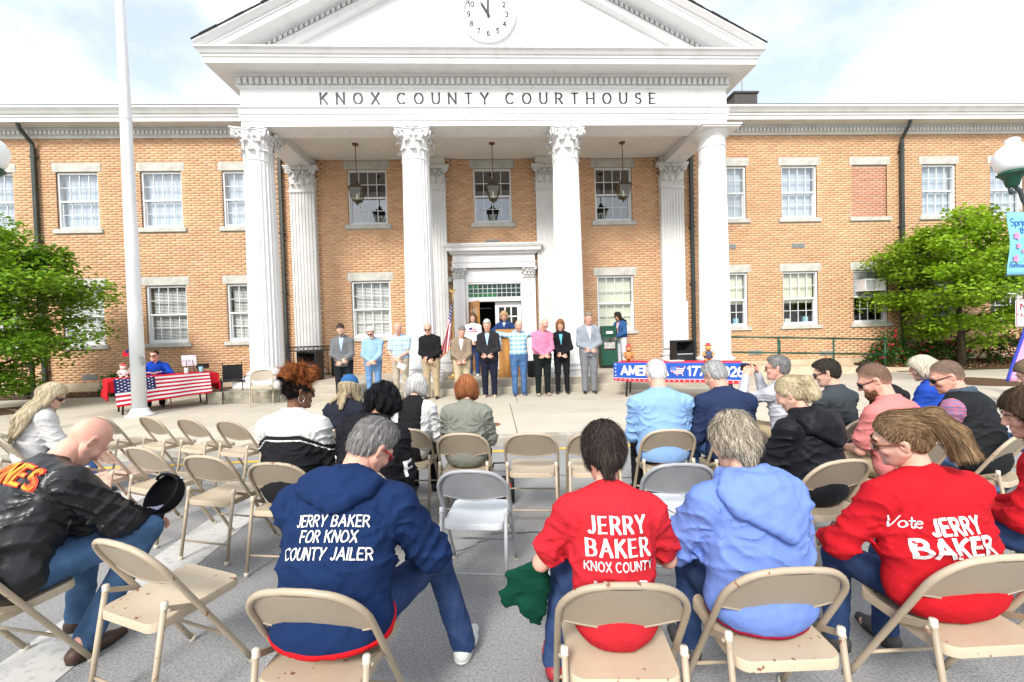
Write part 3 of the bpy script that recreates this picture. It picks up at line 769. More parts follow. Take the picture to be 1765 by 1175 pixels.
def corinthian(r, h):
    mb = MB(); bell = [(r*.98, 0), (r*1.06, .02), (r*1.06, .045), (r*.96, .06), (r*.95, h*.4), (r*1.02, h*.7), (r*1.28, h*.86)]
    mb.lathe(bell, n=32)
    for k in range(8): mb.raw(*leaf(.25, h*.30, .055, r*.93, k*PI/4))
    for k in range(8): mb.raw(*leaf(.23, h*.56, .065, r*.95, k*PI/4+PI/8))
    hw = r*1.30
    for k in range(4):
        a = PI/4+k*PI/2; d = np.array([math.cos(a), math.sin(a), 0]); tn = np.array([-d[1], d[0], 0])
        for sg in (-1, 1):
            c = d*hw*1.17+np.array([0, 0, h*.79])+tn*sg*.035
            sp = spiral(c, .085, d)
            st = [d*r*.9+tn*sg*.11+np.array([0, 0, h*.5]), d*r*1.1+tn*sg*.07+np.array([0, 0, h*.72]), d*r*1.5+tn*sg*.04+np.array([0, 0, h*.885])]
            mb.tube(st+sp, np.linspace(.026, .02, len(sp)+3), 6)
        mb.raw(*leaf(.16, h*.70, .07, r*1.02, a-PI/2))
        b = k*PI/2+PI/2; dd = np.array([math.cos(b), math.sin(b), 0]); tt = np.array([-dd[1], dd[0], 0])
        for sg in (-1, 1):
            c = dd*r*1.16+np.array([0, 0, h*.77])+tt*sg*.075
            mb.tube(spiral(c, .05, tt*-sg, 18, 1.4), .015, 5)
        mb.sphere(dd*(hw*.98)+np.array([0, 0, h*.93]), .06, 8, 6)
    abacus(hw, r*.28, h*.875, h, mb)
    return mb
CAPH = .78; ZB = PORCH; R0, R1 = .385, .335
COLX = [CX-5.88, CX-1.96, CX+1.93, CX+5.87]; COLY = 10.97
V_, F_ = fluted(R0, R1, .38, 6.80-CAPH-ZB)
shaft_me = make_mesh('column', V_, F_, m_white); 
cap_me = corinthian(R1, CAPH).mesh('capital', m_white, True)
base_mb = MB().box(-.56, .56, -.56, .56, 0, .15)
base_mb.lathe([(.54, .15), (.565, .19), (.54, .235), (.46, .245), (.445, .275), (.47, .295), (.485, .32), (.46, .35), (.42, .36), (.40, .40)], n=40)
base_me = base_mb.mesh('column_base', m_white)
dor = MB().lathe([(R1*.99, 0), (R1*1.06, .02), (R1*1.06, .06), (R1*1.0, .075), (R1*1.0, .25), (R1*1.05, .27), (R1*1.1, .30), (R1*1.32, .36), (R1*1.36, .40)], (0, 0, .30), 40)
dor.lathe([(R1, 0), (R1, .32)], (0, 0, 0), 40, False)
dor.box(-.50, .50, -.50, .50, .70, .74).box(-.53, .53, -.53, .53, .74, .78)
dor_me = dor.mesh('capital', m_white)
for k, x in enumerate(COLX):
    co = link('column', shaft_me, court); co.location = (x, COLY, ZB)
    smooth_by_angle(co, 50) if k == 0 else None
    b = link('column_base', base_me, co)
    cp = link('capital', cap_me if k < 3 else dor_me, co); cp.location = (0, 0, 6.80-CAPH-ZB-.002)
    if k == 0:
        smooth_by_angle(b, 40)
        for (px_, pz_, py_) in ((.02, 3.1, .36), (-.06, 2.9, .36)):
            pass
# pilasters on the wall
def pilaster():
    mb = MB(); w, d = .74, .17; h0, h1 = .42, 5.72-.0
    mb.box(-w/2, w/2, -d, 0, h0, h1-.06)
    for i in range(8):
        x = -w/2+.035+i*(w-.07)/7
        mb.box(x-.027, x+.027, -d-.02, -d+.001, h0+.12, h1-.16)
    mb.box(-w/2-.002, w/2+.002, -d-.021, -.001, h0-.01, h0+.10); mb.box(-w/2-.002, w/2+.002, -d-.021, -.001, h1-.15, h1-.05)
    return mb
pil_me = pilaster().mesh('pilaster', m_trim)
pb_mb = MB().box(-.47, .47, -.30, .0, 0, .15).box(-.45, .45, -.28, 0, .15, .24).box(-.40, .40, -.22, 0, .24, .29).box(-.43, .43, -.25, 0, .29, .36).box(-.39, .39, -.205, 0, .36, .42)
pb_me = bevel_mesh(pb_mb.mesh('pilaster_base', m_trim), .018, 2)
def pil_cap():
    mb = MB(); h = .80; w = .74
    mb.box(-w/2, w/2, -.18, 0, 0, h*.88); mb.box(-w/2-.025, w/2+.025, -.215, 0, 0.0, .05)
    for x in (-.27, -.09, .09, .27):
        V, F = leaf(.17, h*.28, .05, .17, 0); V[:, 1] *= -1; V[:, 0] += x; mb.raw(V, [f[::-1] for f in F])
    for x in (-.2, 0, .2):
        V, F = leaf(.17, h*.52, .06, .18, 0); V[:, 1] *= -1; V[:, 0] += x; mb.raw(V, [f[::-1] for f in F])
    for sg in (-1, 1):
        for yy in (-.05,):
            V, F = leaf(.15, h*.5, .06, w/2, -sg*PI/2); V[:, 1] += -.08; mb.raw(V, F)
        c = np.array([sg*.36, -.235, h*.78]); mb.tube([np.array([sg*.12, -.2, h*.5]), np.array([sg*.22, -.215, h*.74]), np.array([sg*.33, -.225, h*.885])]+spiral(c, .085, (sg, -.25, 0)), .022, 6)
        c = np.array([sg*.085, -.215, h*.76]); mb.tube([np.array([sg*.1, -.2, h*.48]), np.array([sg*.13, -.21, h*.72])]+spiral(c, .055, (-sg, 0, 0), 18, 1.4), .016, 5)
    mb.sphere((0, -.25, h*.93), .055, 8, 6)
    pts = [(-.48, 0), (-.48, -.27)]+[(x, -.27+.055*math.cos(x/.43*PI/2)) for x in np.linspace(-.43, .43, 9)]+[(.48, -.27), (.48, 0)]
    mb.prism(pts, h*.88, h*.94, 'z'); mb.prism([(x*1.05, y*1.05) for x, y in pts], h*.94, h, 'z')
    return mb
pc_me = pil_cap().mesh('pilaster_capital', m_trim, True)
for k, x in enumerate((CX-5.74, CX-1.80, CX+1.74, CX+5.70)):
    p = link('pilaster', pil_me, court); p.location = (x, WALLY-.003, ZB)
    b = link('pilaster_base', pb_me, p); c2 = link('pilaster_capital', pc_me, p); c2.location = (0, 0, 5.56)
    MB().box(-.37, .37, -.16, 0, 6.36, 6.60).build('impost_block', m_ceil if k in (1, 2) else m_trim, p)
    if k == 3:
        MB().box(-.40, .40, -.245, -.212, .52, 2.0).build('grey_panel', mat('pale_grey_board', (.66, .69, .72), .7), p)
# downspouts
def spout(x, z0, z1, bend=True):
    y = WALLY-.09
    pts = [(x, y, z0), (x, y, z1)]
    mb = MB().box(x-.05, x+.05, y-.045, y+.045, z0, z1)
    if bend:
        mb.tube([(x, y, z1-.02), (x, y-.02, z1+.12), (x-.04, WALLY-.38, z1+.42), (x-.04, WALLY-.42, z1+.52), (x-.04, WALLY-.42, z1+.66)], .052, 8)
    for z in (z0+.5, z0+2.6, z0+4.4, z1-.3):
        if z < z1: mb.box(x-.075, x+.075, y-.055, y+.085, z, z+.05)
    return mb.build('downspout', m_spout, court)
spout(-13.3, .3, 7.45); spout(13.58, .3, 7.45); spout(-6.25, .4, 7.7, False); spout(6.52, .4, 7.7, False)

# ---- door surround
D = WALLY
ds = MB(); m_dw = m_white
dX0, dX1 = -1.12, 1.44; dc = (dX0+dX1)/2
ds.box(dX0, dX0+.36, D-.16, D, PORCH, 3.36); ds.box(dX1-.36, dX1, D-.16, D, PORCH, 3.36)
ds.box(dX0-.03, dX0+.39, D-.19, D, PORCH, PORCH+.22); ds.box(dX1-.39, dX1+.03, D-.19, D, PORCH, PORCH+.22)
ds.box(dX0+.36, dX1-.36, D-.06, D, 3.2, 3.62)
ds.box(dX0-.01, dX1+.01, D-.18, D, 3.64, 3.80); ds.box(dX0-.03, dX1+.03, D-.2, D, 3.80, 3.835); ds.box(dX0, dX1, D-.17, D, 3.835, 4.06)
ds.box(dX0-.06, dX1+.06, D-.24, D, 4.06, 4.10)
ds.box(dX0+.36, dX0+.45, D-.05, D+.25, PORCH, 3.2); ds.box(dX1-.45, dX1-.36, D-.05, D+.25, PORCH, 3.2)
ds.box(dX0+.45, dX1-.45, D-.04, D+.2, 2.60, 2.73); ds.box(dX0+.45, dX1-.45, D-.04, D+.2, 3.15, 3.2)
door = ds.build('door_surround', m_white, court); bevel_mesh(door.data, .006, 1)
sweep([(dX0, D), (dX0, D-.17), (dX1, D-.17), (dX1, D)], [(-.1, 4.10), (.08, 4.10), (.08, 4.13), (.17, 4.15), (.17, 4.23), (.20, 4.26), (.24, 4.33), (.24, 4.36), (-.1, 4.37)], 'door_cornice', m_white, door)
mb = MB(); x = dX0
while x < dX1-.02: mb.box(x, x+.03, D-.255, D-.235, 4.065, 4.10); x += .052
tag(mb.build('dentil_band', m_trim, door), kind='stuff')
for x in (dX0+.18, dX1-.18):
    c2 = link('door_capital', pc_me, door); c2.location = (x, D-.03, 3.32); c2.scale = (.50, .75, .41)
# transom: 11 x 3 green panes
m_gpane = glass('green_pane', refl=.035, dark=(.006, .055, .03)); m_gpane2 = glass('dark_green_pane', refl=.035, dark=(.008, .028, .024)); m_gpane3 = glass('bright_green_pane', refl=.035, dark=(.004, .12, .02))
tx0, tx1, tz0, tz1 = dX0+.46, dX1-.46, 2.735, 3.145
pw, ph = (tx1-tx0)/11, (tz1-tz0)/3
pmes = [make_mesh('transom_pane', [(.005, 0, .005), (pw-.005, 0, .005), (pw-.005, 0, ph-.005), (.005, 0, ph-.005)], [(0, 1, 2, 3)], m_) for m_ in (m_gpane, m_gpane2, m_gpane3)]
for i in range(11):
    for k in range(3):
        p = link('transom_pane', pmes[2 if (k == 0 and i < 6) or (k == 2 and i < 2) else (1 if i > 5 or k == 2 else 0)], door); p.location = (tx0+i*pw, D+.02, tz0+k*ph)
mb = MB()
for i in range(12): mb.box(tx0+i*pw-.006, tx0+i*pw+.006, D, D+.03, tz0, tz1)
for k in range(4): mb.box(tx0, tx1, D-.002, D+.028, tz0+k*ph-.006, tz0+k*ph+.006)
mb.build('transom_bars', m_alu, door)
# right leaf closed, white with nine small dark panes; left leaf open, varnished wood inside
def door_leaf(name, w, h, m, mp, parent, cols=3, rows=4):
    mb = MB(); t = .045
    pw_, ph_ = (w-.24)/cols, (h-.95)/rows
    mb.box(0, .12, 0, t, 0, h); mb.box(w-.12, w, 0, t, 0, h); mb.box(.12, w-.12, 0, t, h-.17, h); mb.box(.12, w-.12, 0, t, 0, .78)
    mb.box(.2, w-.2, -.012, t+.012, .2, .66)
    for i in range(1, cols): mb.box(.12+i*pw_-.02, .12+i*pw_+.02, .004, t-.004, .78, h-.17)
    for k in range(1, rows): mb.box(.14, w-.14, .006, t-.006, .78+k*ph_-.02, .78+k*ph_+.02)
    o = mb.build(name, m, parent)
    for i in range(cols):
        for k in range(rows):
            MB().raw([(.12+i*pw_, t/2, .78+k*ph_), (.12+(i+1)*pw_, t/2, .78+k*ph_), (.12+(i+1)*pw_, t/2, .78+(k+1)*ph_), (.12+i*pw_, t/2, .78+(k+1)*ph_)], [(0, 1, 2, 3)]).build('door_pane', mp, o)
    return o
dl = door_leaf('door_leaf', .82, 2.14, m_white, glass('dark_pane', refl=.025, dark=(.012, .016, .013)), door); dl.location = (.16, D+.10, PORCH+.005)
m_oak = mat('varnished_wood', (.52, .25, .07), .4, .4, var=.35, vscale=3, stretch=(6, 6, .6))
d2 = door_leaf('door_leaf', .82, 2.14, m_oak, glass('pale_pane', (.9, .9, .88), refl=.3, dark=(.5, .48, .42)), door); d2.location = (-.665, D+.06, PORCH+.005); d2.rotation_euler = (0, 0, rad(-68))
MB().box(-2.5, 3, D+.9, D+1.0, PORCH, 3.3).build('lobby_back', m_dark, court)  # black sheet behind the doorway, the lobby's gloom put into its colour
# ceiling light strips seen through the open door
MB().box(-.55, .05, D+.8, D+.86, 2.42, 2.45).build('lobby_light', mat('lobby_strip', (.5, .5, .5), .5), court)
MB().box(dX0-.15, dX0-.03, D-.2, D-.05, 3.22, 3.38).build('wall_lamp', mat('grey_lamp', (.25, .27, .22), .5), court)

# ---- porch floor, steps, ramp wall
porch = MB().box(CX-6.6, CX+6.75, 10.40, WALLY-.002, 0.0, PORCH).build('porch_floor', m_stepc, court); bevel_mesh(porch.data, .012, 1)
st = MB().box(-5.02, 6.9, 10.08, 10.40, 0.0, .285).build('step', m_stepc, court); bevel_mesh(st.data, .012, 1)
blk = MB().box(-6.72, -5.03, 10.1, 10.95, 0.05, .41).build('concrete_block', m_oldc); bevel_mesh(blk.data, .03, 2)
tag(blk, 'low weathered concrete block beside the foot of the leftmost column', 'concrete block')
rw = MB().prism([(6.95, 0), (14.0, 0), (14.0, .16), (6.95, .47)], 11.7, 11.85).prism([(6.95, .0), (14.0, .0), (14.0, .12), (6.95, .43)], 11.85, WALLY-.04)
ramp_o = rw.build('ramp', mat('rendered_foundation', (.6, .5, .36)), None); tag(ramp_o, kind='structure')

# ================================================================== loose things around the building
def at(o, x, y, z=0.0, rz=0.0):
    o.location = (x, y, z); o.rotation_euler = (0, 0, rz); return o

# ---- hanging lanterns
m_bronze = mat('aged_bronze', (.10, .075, .045), .45, .5, metal=.6, var=.3, vscale=20)
m_lglass = glass('lantern_glass', (.78, .80, .70), .12)
def lantern(x, label):
    root = empty('hanging_lantern', (x, 12.1, 5.33)); tag(root, label, 'lantern', 'brass lanterns hanging in the portico')
    top = 7.05-5.33
    MB().lathe([(.05, top-.05), (.09, top-.02), (.09, top)], n=12).tube([(0, 0, .70), (0, 0, top-.03)], .012, 6).build('hanging_rod', mat('copper_rod', (.16, .07, .04), .5, .5, metal=.4), root)
    fr = MB(); b, t, zb, zt = .10, .185, .12, .46
    for sx in (-1, 1):
        for sy in (-1, 1): fr.tube([(sx*b, sy*b, zb), (sx*t, sy*t, zt)], .014, 6)
    for h, q in ((b, zb), (t, zt)):
        for a_ in range(4):
            p = [(h, -h), (h, h), (-h, h), (-h, -h), (h, -h)]; fr.tube([(*p[a_], q), (*p[a_+1], q)], .016, 6)
    fr.build('lantern_frame', m_bronze, root)
    rf = MB(); V = [(-.21, -.21, zt), (.21, -.21, zt), (.21, .21, zt), (-.21, .21, zt), (-.06, -.06, zt+.15), (.06, -.06, zt+.15), (.06, .06, zt+.15), (-.06, .06, zt+.15)]
    rf.raw(V, [(0, 3, 2, 1), (0, 1, 5, 4), (1, 2, 6, 5), (2, 3, 7, 6), (3, 0, 4, 7), (4, 5, 6, 7)])
    rf.lathe([(.07, zt+.15), (.05, zt+.19), (.055, zt+.21), (.02, zt+.25)], n=10)
    rf.build('lantern_roof', m_bronze, root)
    bt = MB(); bt.box(-.09, .09, -.09, .09, zb-.03, zb-.001).lathe([(.01, .0), (.03, .02), (.02, .04), (.06, .07), (.06, .09)], n=10)
    for k in range(3):
        a_ = k*2*PI/3; bt.tube([(.03*math.cos(a_), .03*math.sin(a_), .07), (.075*math.cos(a_), .075*math.sin(a_), .045), (.06*math.cos(a_), .06*math.sin(a_), .01)], .007, 5)
    bt.build('lantern_finial', m_bronze, root)
    for k in range(4):
        R_ = rotz(k*PI/2); V = np.array([(-b, -b, zb), (b, -b, zb), (t, -t, zt), (-t, -t, zt)])*.97 @ R_.T
        MB().raw(V, [(0, 1, 2, 3)]).build('lantern_pane', m_lglass, root)
    MB().lathe([(.018, .12), (.018, .25), (.024, .26), (.02, .32), (.004, .33)], n=8).build('lantern_bulb', mat('bulb_white', (.8, .78, .7), .4), root)
lantern(CX-3.82, 'brass lantern hanging in front of the left upstairs window under the portico')
lantern(CX+.03, 'brass lantern hanging above the entrance door')
lantern(CX+3.82, 'brass lantern hanging in front of the right upstairs window under the portico')

# ---- flagpole
m_pole = mat('white_enamel_pole', (.74, .76, .78), .35, .5, var=.06, vscale=2)
fp = MB().lathe([(.122, 0), (.118, 2.0), (.106, 4.2), (.086, 7.0), (.068, 10), (.054, 12.5)], n=28, cap=True).build('flagpole', m_pole, None, True, (-7.20, 8.87, WALK+.13))
tag(fp, 'tall white flagpole standing in front of the flag draped table', 'flagpole')
b = MB().lathe([(.24, -.13), (.24, -.10), (.215, -.095), (.17, -.05), (.15, .0), (.135, .03)], n=28).build('pole_base', m_pole, fp, True)
MB().lathe([(.104, 0), (.104, .05)], (0, 0, 5.85), n=28).build('joint_collar', m_pole, fp)
MB().tube([(.15, -.06, 1.05), (.17, -.10, 1.0), (.16, -.08, .93), (.19, -.06, .98), (.15, -.1, 1.08), (.18, -.05, .9), (.16, -.09, 1.04)], .03, 6).build('coiled_halyard', mat('grey_rope', (.34, .34, .32), .9), fp)

# ---- street lamps with banners
m_lampg = mat('lamp_green', (.006, .06, .035), .35, .45); m_lampblk = mat('lamp_blue_black', (.045, .06, .07), .35, .5)
m_globe = mat('opal_globe', (.84, .86, .87), .35, .4, subsurf=.3)
m_banner = mat('banner_blue', (.22, .56, .70), .8, .2, var=.08, vscale=4)
m_bpink = mat('banner_pink', (.75, .25, .42), .8, .2); m_bnavy = mat('banner_navy', (.03, .10, .38), .8, .2); m_bgreen = mat('banner_green', (.12, .45, .30), .8, .2)
def lamp(x, y, side, gz, bz0, bz1, label, blabel, bw=.62, bx=None):
    root = empty('street_lamp', (x, y, WALK)); tag(root, label, 'street lamp', 'street lamps by the sidewalk')
    MB().lathe([(.34, 0), (.34, .10), (.28, .13), (.30, .18), (.25, .26), (.19, .5), (.16, .55), (.165, .6), (.11, .66), (.09, .9), (.075, 3.2), (.07, gz+.2), (.09, gz+.25), (.04, gz+.4)], n=16).build('lamp_post', m_lampblk, root, True)
    s = side
    MB().tube([(0, 0, gz-.55), (s*.12, 0, gz-.42), (s*.25, 0, gz-.45), (s*.36, 0, gz-.32), (s*.44, 0, gz-.12), (s*.55, 0, gz-.05), (s*.62, 0, gz-.10), (s*.60, 0, gz-.17), (s*.54, 0, gz-.15)], [.035]*9, 8).build('lamp_arm', m_lampblk, root, True)
    cx_ = s*.58
    MB().lathe([(.05, -.08), (.09, -.03), (.11, .07), (.17, .15), (.205, .165), (.205, .18), (.18, .185), (.18, .21)], (cx_, 0, gz), n=20).build('lamp_cup', m_lampg, root, True)
    MB().lathe([(.16, .20), (.22, .30), (.255, .42), (.25, .52), (.20, .62), (.13, .68), (.10, .70), (.095, .73), (.105, .75), (.09, .79), (.03, .82)], (cx_, 0, gz), n=24).build('lamp_globe', m_globe, root, True)
    for z in (bz0, bz1): MB().tube([(0, 0, z), (s*(bw+.1), 0, z)], .014, 6).build('banner_bar', m_lampblk, root)
    # banner hangs from the bars: a thing of its own
    nx, nz = 10, 14; V = []; x0_ = .09
    wav = lambda u, v: .025*math.sin(v*5+u*2.2)*math.sin(v*PI)
    for v in np.linspace(0, 1, nz):
        for u in np.linspace(0, 1, nx): V.append((s*(x0_+(bw-.0)*u-.03*u*math.sin(v*PI)), -.015+wav(u, v), bz0+(bz1-bz0)*v))
    F = [(j*nx+i, j*nx+i+1, (j+1)*nx+i+1, (j+1)*nx+i) for j in range(nz-1) for i in range(nx-1)]
    F = F if s > 0 else [f[::-1] for f in F]
    bo = link('street_banner', make_mesh('street_banner', V, F, m_banner, True)); bo.location = (x, y, WALK); bo.modifiers.new('thickness', 'SOLIDIFY').thickness = .003
    tag(bo, blabel, 'banner', 'spring banners on the lamps')
    H_ = bz1-bz0
    def pl(xx, yy, l):      # banner face coordinates, metres from its lower outer corner as read from the road
        u = 1-xx/bw if s < 0 else xx/bw
        u = min(1, max(0, u)); v = yy/H_
        return (s*(x0_+bw*u-.03*u*math.sin(v*PI)), -.022-l+wav(u, v), bz0+yy)
    mb = lettering('Spring', .13, .014, pl, 0, 0, False, y0=H_-.24, x0=.05, gap=.12); mb.build('banner_lettering', m_bnavy, bo)
    lettering('the', .12, .014, pl, 0.001, 0, False, y0=H_-.38, x0=.2, gap=.12).build('banner_lettering', m_bnavy, bo)
    lettering('Ville', .11, .013, pl, 0.001, 0, False, y0=.10, x0=bw-.30, gap=.12).build('banner_lettering', m_bnavy, bo) if s > 0 else lettering('Barbourville', .085, .011, pl, 0.001, 0, False, y0=.14, x0=.04, gap=.12).build('banner_lettering', m_bnavy, bo)
    for (fx, fz, r_, mm) in ((.12, .62, .06, m_bpink), (.16, .46, .045, m_bpink), (.34, .50, .035, m_bpink), (.42, .70, .05, m_bpink), (.14, .26, .06, m_bpink), (.50, .40, .05, m_bpink), (.28, .38, .03, m_bpink), (.50, .22, .04, m_bpink)):
        fz = fz*H_
        pts = [(fx+r_*(1+.25*math.cos(5*a_))*math.cos(a_), fz+r_*(1+.25*math.cos(5*a_))*math.sin(a_)) for a_ in np.linspace(0, 2*PI, 21)[:-1]]
        MB().raw([pl(p[0], p[1], .002+.001*k_) for k_, p in enumerate([(fx, fz)]*1+pts)], [(0, i+1, (i+1) % 20+1) for i in range(20)]).build('painted_flower', mm, bo)
    sp_ = [(.18+.38*t, .2*H_+.25*H_*t*t) for t in np.linspace(0, 1, 9)]
    MB().raw([q for p in sp_ for q in (pl(p[0], p[1]-.008, .001), pl(p[0], p[1]+.008, .001))], [(2*i, 2*i+1, 2*i+3, 2*i+2) for i in range(8)]).build('painted_stem', m_bgreen, bo)
lamp(10.02, 7.1, -1, 3.90, 2.26, 3.38, 'green street lamp with white acorn globe beside the right hand tree', 'light blue spring banner with pink flowers on the lamp at the right edge')
lamp(-8.27, 6.9, 1, 4.05, 2.25, 3.38, 'street lamp with white globe at the left edge of the picture', 'light blue spring banner cut off by the left edge of the picture', bw=.52)

# ---- sign post, no parking
m_signw = mat('sign_white', (.78, .79, .80), .4, .5); m_signr = mat('sign_maroon', (.28, .01, .03), .5)
sp = empty('parking_sign', (8.97, 6.55, WALK)); tag(sp, 'white no parking sign with dark red border at the right edge', 'sign')
MB().tube([(0, .02, 0), (0, .02, 2.5)], .025, 8).build('sign_post', mat('galvanised', (.42, .43, .44), .5, .5, metal=.5), sp)
def rrect(x0, x1, z0, z1, r_, n=5):
    P = []
    for cx_, cz_, a0 in ((x1-r_, z1-r_, 0), (x0+r_, z1-r_, 90), (x0+r_, z0+r_, 180), (x1-r_, z0+r_, 270)):
        P += [(cx_+r_*math.cos(rad(a0+90*i/(n-1))), cz_+r_*math.sin(rad(a0+90*i/(n-1)))) for i in range(n)]
    return P
zc = 1.56
MB().prism(rrect(-.155, .155, zc-.23, zc+.23, .03), -.006, 0).build('sign_plate', m_signw, sp)
o_, i_ = rrect(-.147, .147, zc-.222, zc+.222, .026), rrect(-.137, .137, zc-.212, zc+.212, .02); n_ = len(o_)
MB().raw([(a, -.009, b_) for a, b_ in o_+i_], [(i, (i+1) % n_, n_+(i+1) % n_, n_+i) for i in range(n_)]).build('sign_border', m_signr, sp)
lettering('NO', .10, .018, lambda x, y, l: (x, -.009-l, zc+.06+y), gap=.3).build('sign_lettering', m_signr, sp)
lettering('PARKING', .058, .009, lambda x, y, l: (x, -.009-l, zc-.06+y), gap=.26, wscale=.8).build('sign_lettering', m_signr, sp)
sp.rotation_euler = (0, 0, rad(-20))
# pink cloth hanging below the sign
V = []; nx, nz = 12, 12
for v in np.linspace(0, 1, nz):
    for u in np.linspace(0, 1, nx):
        wd = .10+.34*v; V.append((-.04-(.22*v)+wd*u, .05*math.sin(u*11+v*2)*(.3+v*.7)-.05, 1.38-.86*v-.10*(1-u)*v))
F = [(j*nx+i, (j+1)*nx+i, (j+1)*nx+i+1, j*nx+i+1) for j in range(nz-1) for i in range(nx-1)]
pk = link('pink_flag', make_mesh('pink_flag', V, F, mat('pink_cloth', (.80, .36, .58), .8, .2), True)); at(pk, 8.90, 6.50, WALK, rad(-20)); pk.modifiers.new('thickness', 'SOLIDIFY').thickness = .004
tag(pk, 'pink cloth flag with purple edging hanging under the no parking sign', 'flag')
MB().tube([V[j*nx] for j in range(nz)], .022, 6).build('flag_edge', mat('purple_blue_cloth', (.04, .06, .42), .7), pk, True)
MB().tube([np.array(V[j*nx+7])+np.array([0, -.012, 0]) for j in range(nz)], .012, 6).build('flag_edge', mat('purple_blue_cloth', (.04, .06, .42), .7), pk, True)

# ---- iron fence at the left, and the short railing on the porch
def iron_fence(x0, y0, x1, y1, z0, h, n, label, name='iron_fence'):
    root = empty(name, (x0, y0, z0)); tag(root, label, 'fence'); d = np.array([x1-x0, y1-y0, 0.0])
    for k in (0, 1):
        p = d*k; MB().box(p[0]-.035, p[0]+.035, p[1]-.035, p[1]+.035, 0, h+.08).lathe([(.05, 0), (.05, .02), (.02, .05), (.03, .08), (.005, .11)], (p[0], p[1], h+.08), 8).build('fence_post', m_black, root)
    mb = MB()
    for q in (h, h-.12, .10): MB.tube(mb, [d*0+np.array([0, 0, q]), d+np.array([0, 0, q])], .018, 6)
    mb.build('fence_rail', m_black, root)
    bar = MB().tube([(0, 0, .08), (0, 0, h-.01)], .010, 6).mesh('fence_bar', m_black)
    rg = MB().tube([(.04*math.cos(a_), 0, .04*math.sin(a_)) for a_ in np.linspace(0, 2*PI, 13)[:-1]], .008, 5, closed=True).mesh('fence_ring', m_black)
    ya = math.atan2(d[1], d[0])
    for i in range(1, n):
        b_ = link('fence_bar', bar, root); b_.location = tuple(d*i/n)
    for i in range(n):
        r_ = link('fence_ring', rg, root); r_.location = (d[0]*(i+.5)/n, d[1]*(i+.5)/n, h-.06); r_.rotation_euler = (0, 0, ya)
    return root
iron_fence(-16.4, 12.0, -12.65, 12.15, WALK, .95, 16, 'black iron fence with ring tops at the far left below the tree')
iron_fence(-5.85, 12.35, -4.75, 12.75, PORCH, .92, 9, 'short black iron railing on the porch behind the leftmost column', 'porch_railing')

# ---- ramp handrail, green pipe
rr_ = empty('ramp_handrail', (0, 0, 0)); tag(rr_, 'dark green pipe handrail along the ramp right of the portico', 'handrail')
def rz_(x): return .47-(x-6.95)*.0445
ry_ = 11.9
xa, xb = 6.6, 11.75
for dz in (.83, .38): MB().tube([(xa, ry_, rz_(xa)+dz), (xb, ry_, rz_(xb)+dz)], .026, 8).build('rail', m_green, rr_, True)
for x, dz in ((8.45, .83), (10.15, .83), (xb, .83)):
    MB().tube([(x, ry_, rz_(x)-.3 if x < 11 else WALK-.05), (x, ry_, rz_(x)+dz)], .024, 8).build('rail_post', m_green, rr_, True)
MB().tube([(9.0, 12.6, .35), (9.0, 12.6, 1.13)], .022, 8).build('rail_post', m_green, rr_, True)
for x in (8.46, 9.85): MB().tube([(x+.04, 11.86, rz_(x)-.3), (x+.04, 11.86, rz_(x)+.37)], .02, 8).build('rusty_post', mat('rusty_post', (.33, .13, .05), .8), rr_, True)

# ---- loudspeakers on the porch
m_cab = mat('speaker_cabinet', (.014, .014, .015), .6, .35, bump=.3, bscale=180); m_grille = mat('speaker_grille', (.02, .02, .022), .5, .4, bump=.8, bscale=250)
def speaker(x, y, rz, label, logo):
    root = empty('loudspeaker', (x, y, PORCH), rz); tag(root, label, 'loudspeaker', 'black loudspeakers on the porch')
    w, h, d = .29, .80, .22
    mb = MB(); mb.prism([(-w, -d), (w, -d), (w*.8, d), (-w*.8, d)], 0, .05, 'z').prism([(-w, -d), (w, -d), (w*.8, d), (-w*.8, d)], h-.04, h, 'z')
    for s_ in (-1, 1): mb.prism([(s_*w, -d), (s_*(w-.035), -d), (s_*(w*.8-.035), d), (s_*w*.8, d)][::(1 if s_ < 0 else -1)], .05, h-.04, 'z')
    mb.box(-w*.8, w*.8, d-.03, d, .05, h-.04); mb.box(-w+.035, w-.035, -d+.001, -d+.03, .40, .44)
    mb.box(-w+.035, w-.035, -d+.14, d-.03, .05, .42)
    o = mb.build('cabinet', m_cab, root); fix_normals(o)
    hr = MB(); hx = w-.04
    V = [(-hx, -d+.01, .45), (hx, -d+.01, .45), (hx, -d+.01, h-.05), (-hx, -d+.01, h-.05), (-.10, d-.08, .55), (.10, d-.08, .55), (.10, d-.08, .67), (-.10, d-.08, .67)]
    hr.raw(V, [(0, 4, 5, 1), (1, 5, 6, 2), (2, 6, 7, 3), (3, 7, 4, 0), (4, 7, 6, 5)]); hr.build('horn', m_cab, root)
    MB().box(-hx, hx, -d+.002, -d+.012, .05, .40).build('grille', m_grille, root)
    MB().box(-hx+.02, hx-.02, -d-.006, -d, .405, .43).build('chrome_strip', mat('grey_strip', (.45, .5, .55), .3, .5), root)
    if logo: lettering('Peavey', .085, .011, lambda X, Y, l: (X, -d-.002-l, .16+Y), .001, gap=.06, slant=.25).build('speaker_logo', mat('logo_white', (.7, .7, .7), .5), root)
speaker(-5.02, 11.9, rad(-12), 'black loudspeaker on the porch behind the left standing men', True)
speaker(5.45, 11.75, rad(4), 'black loudspeaker on the porch beside the rightmost column', True)

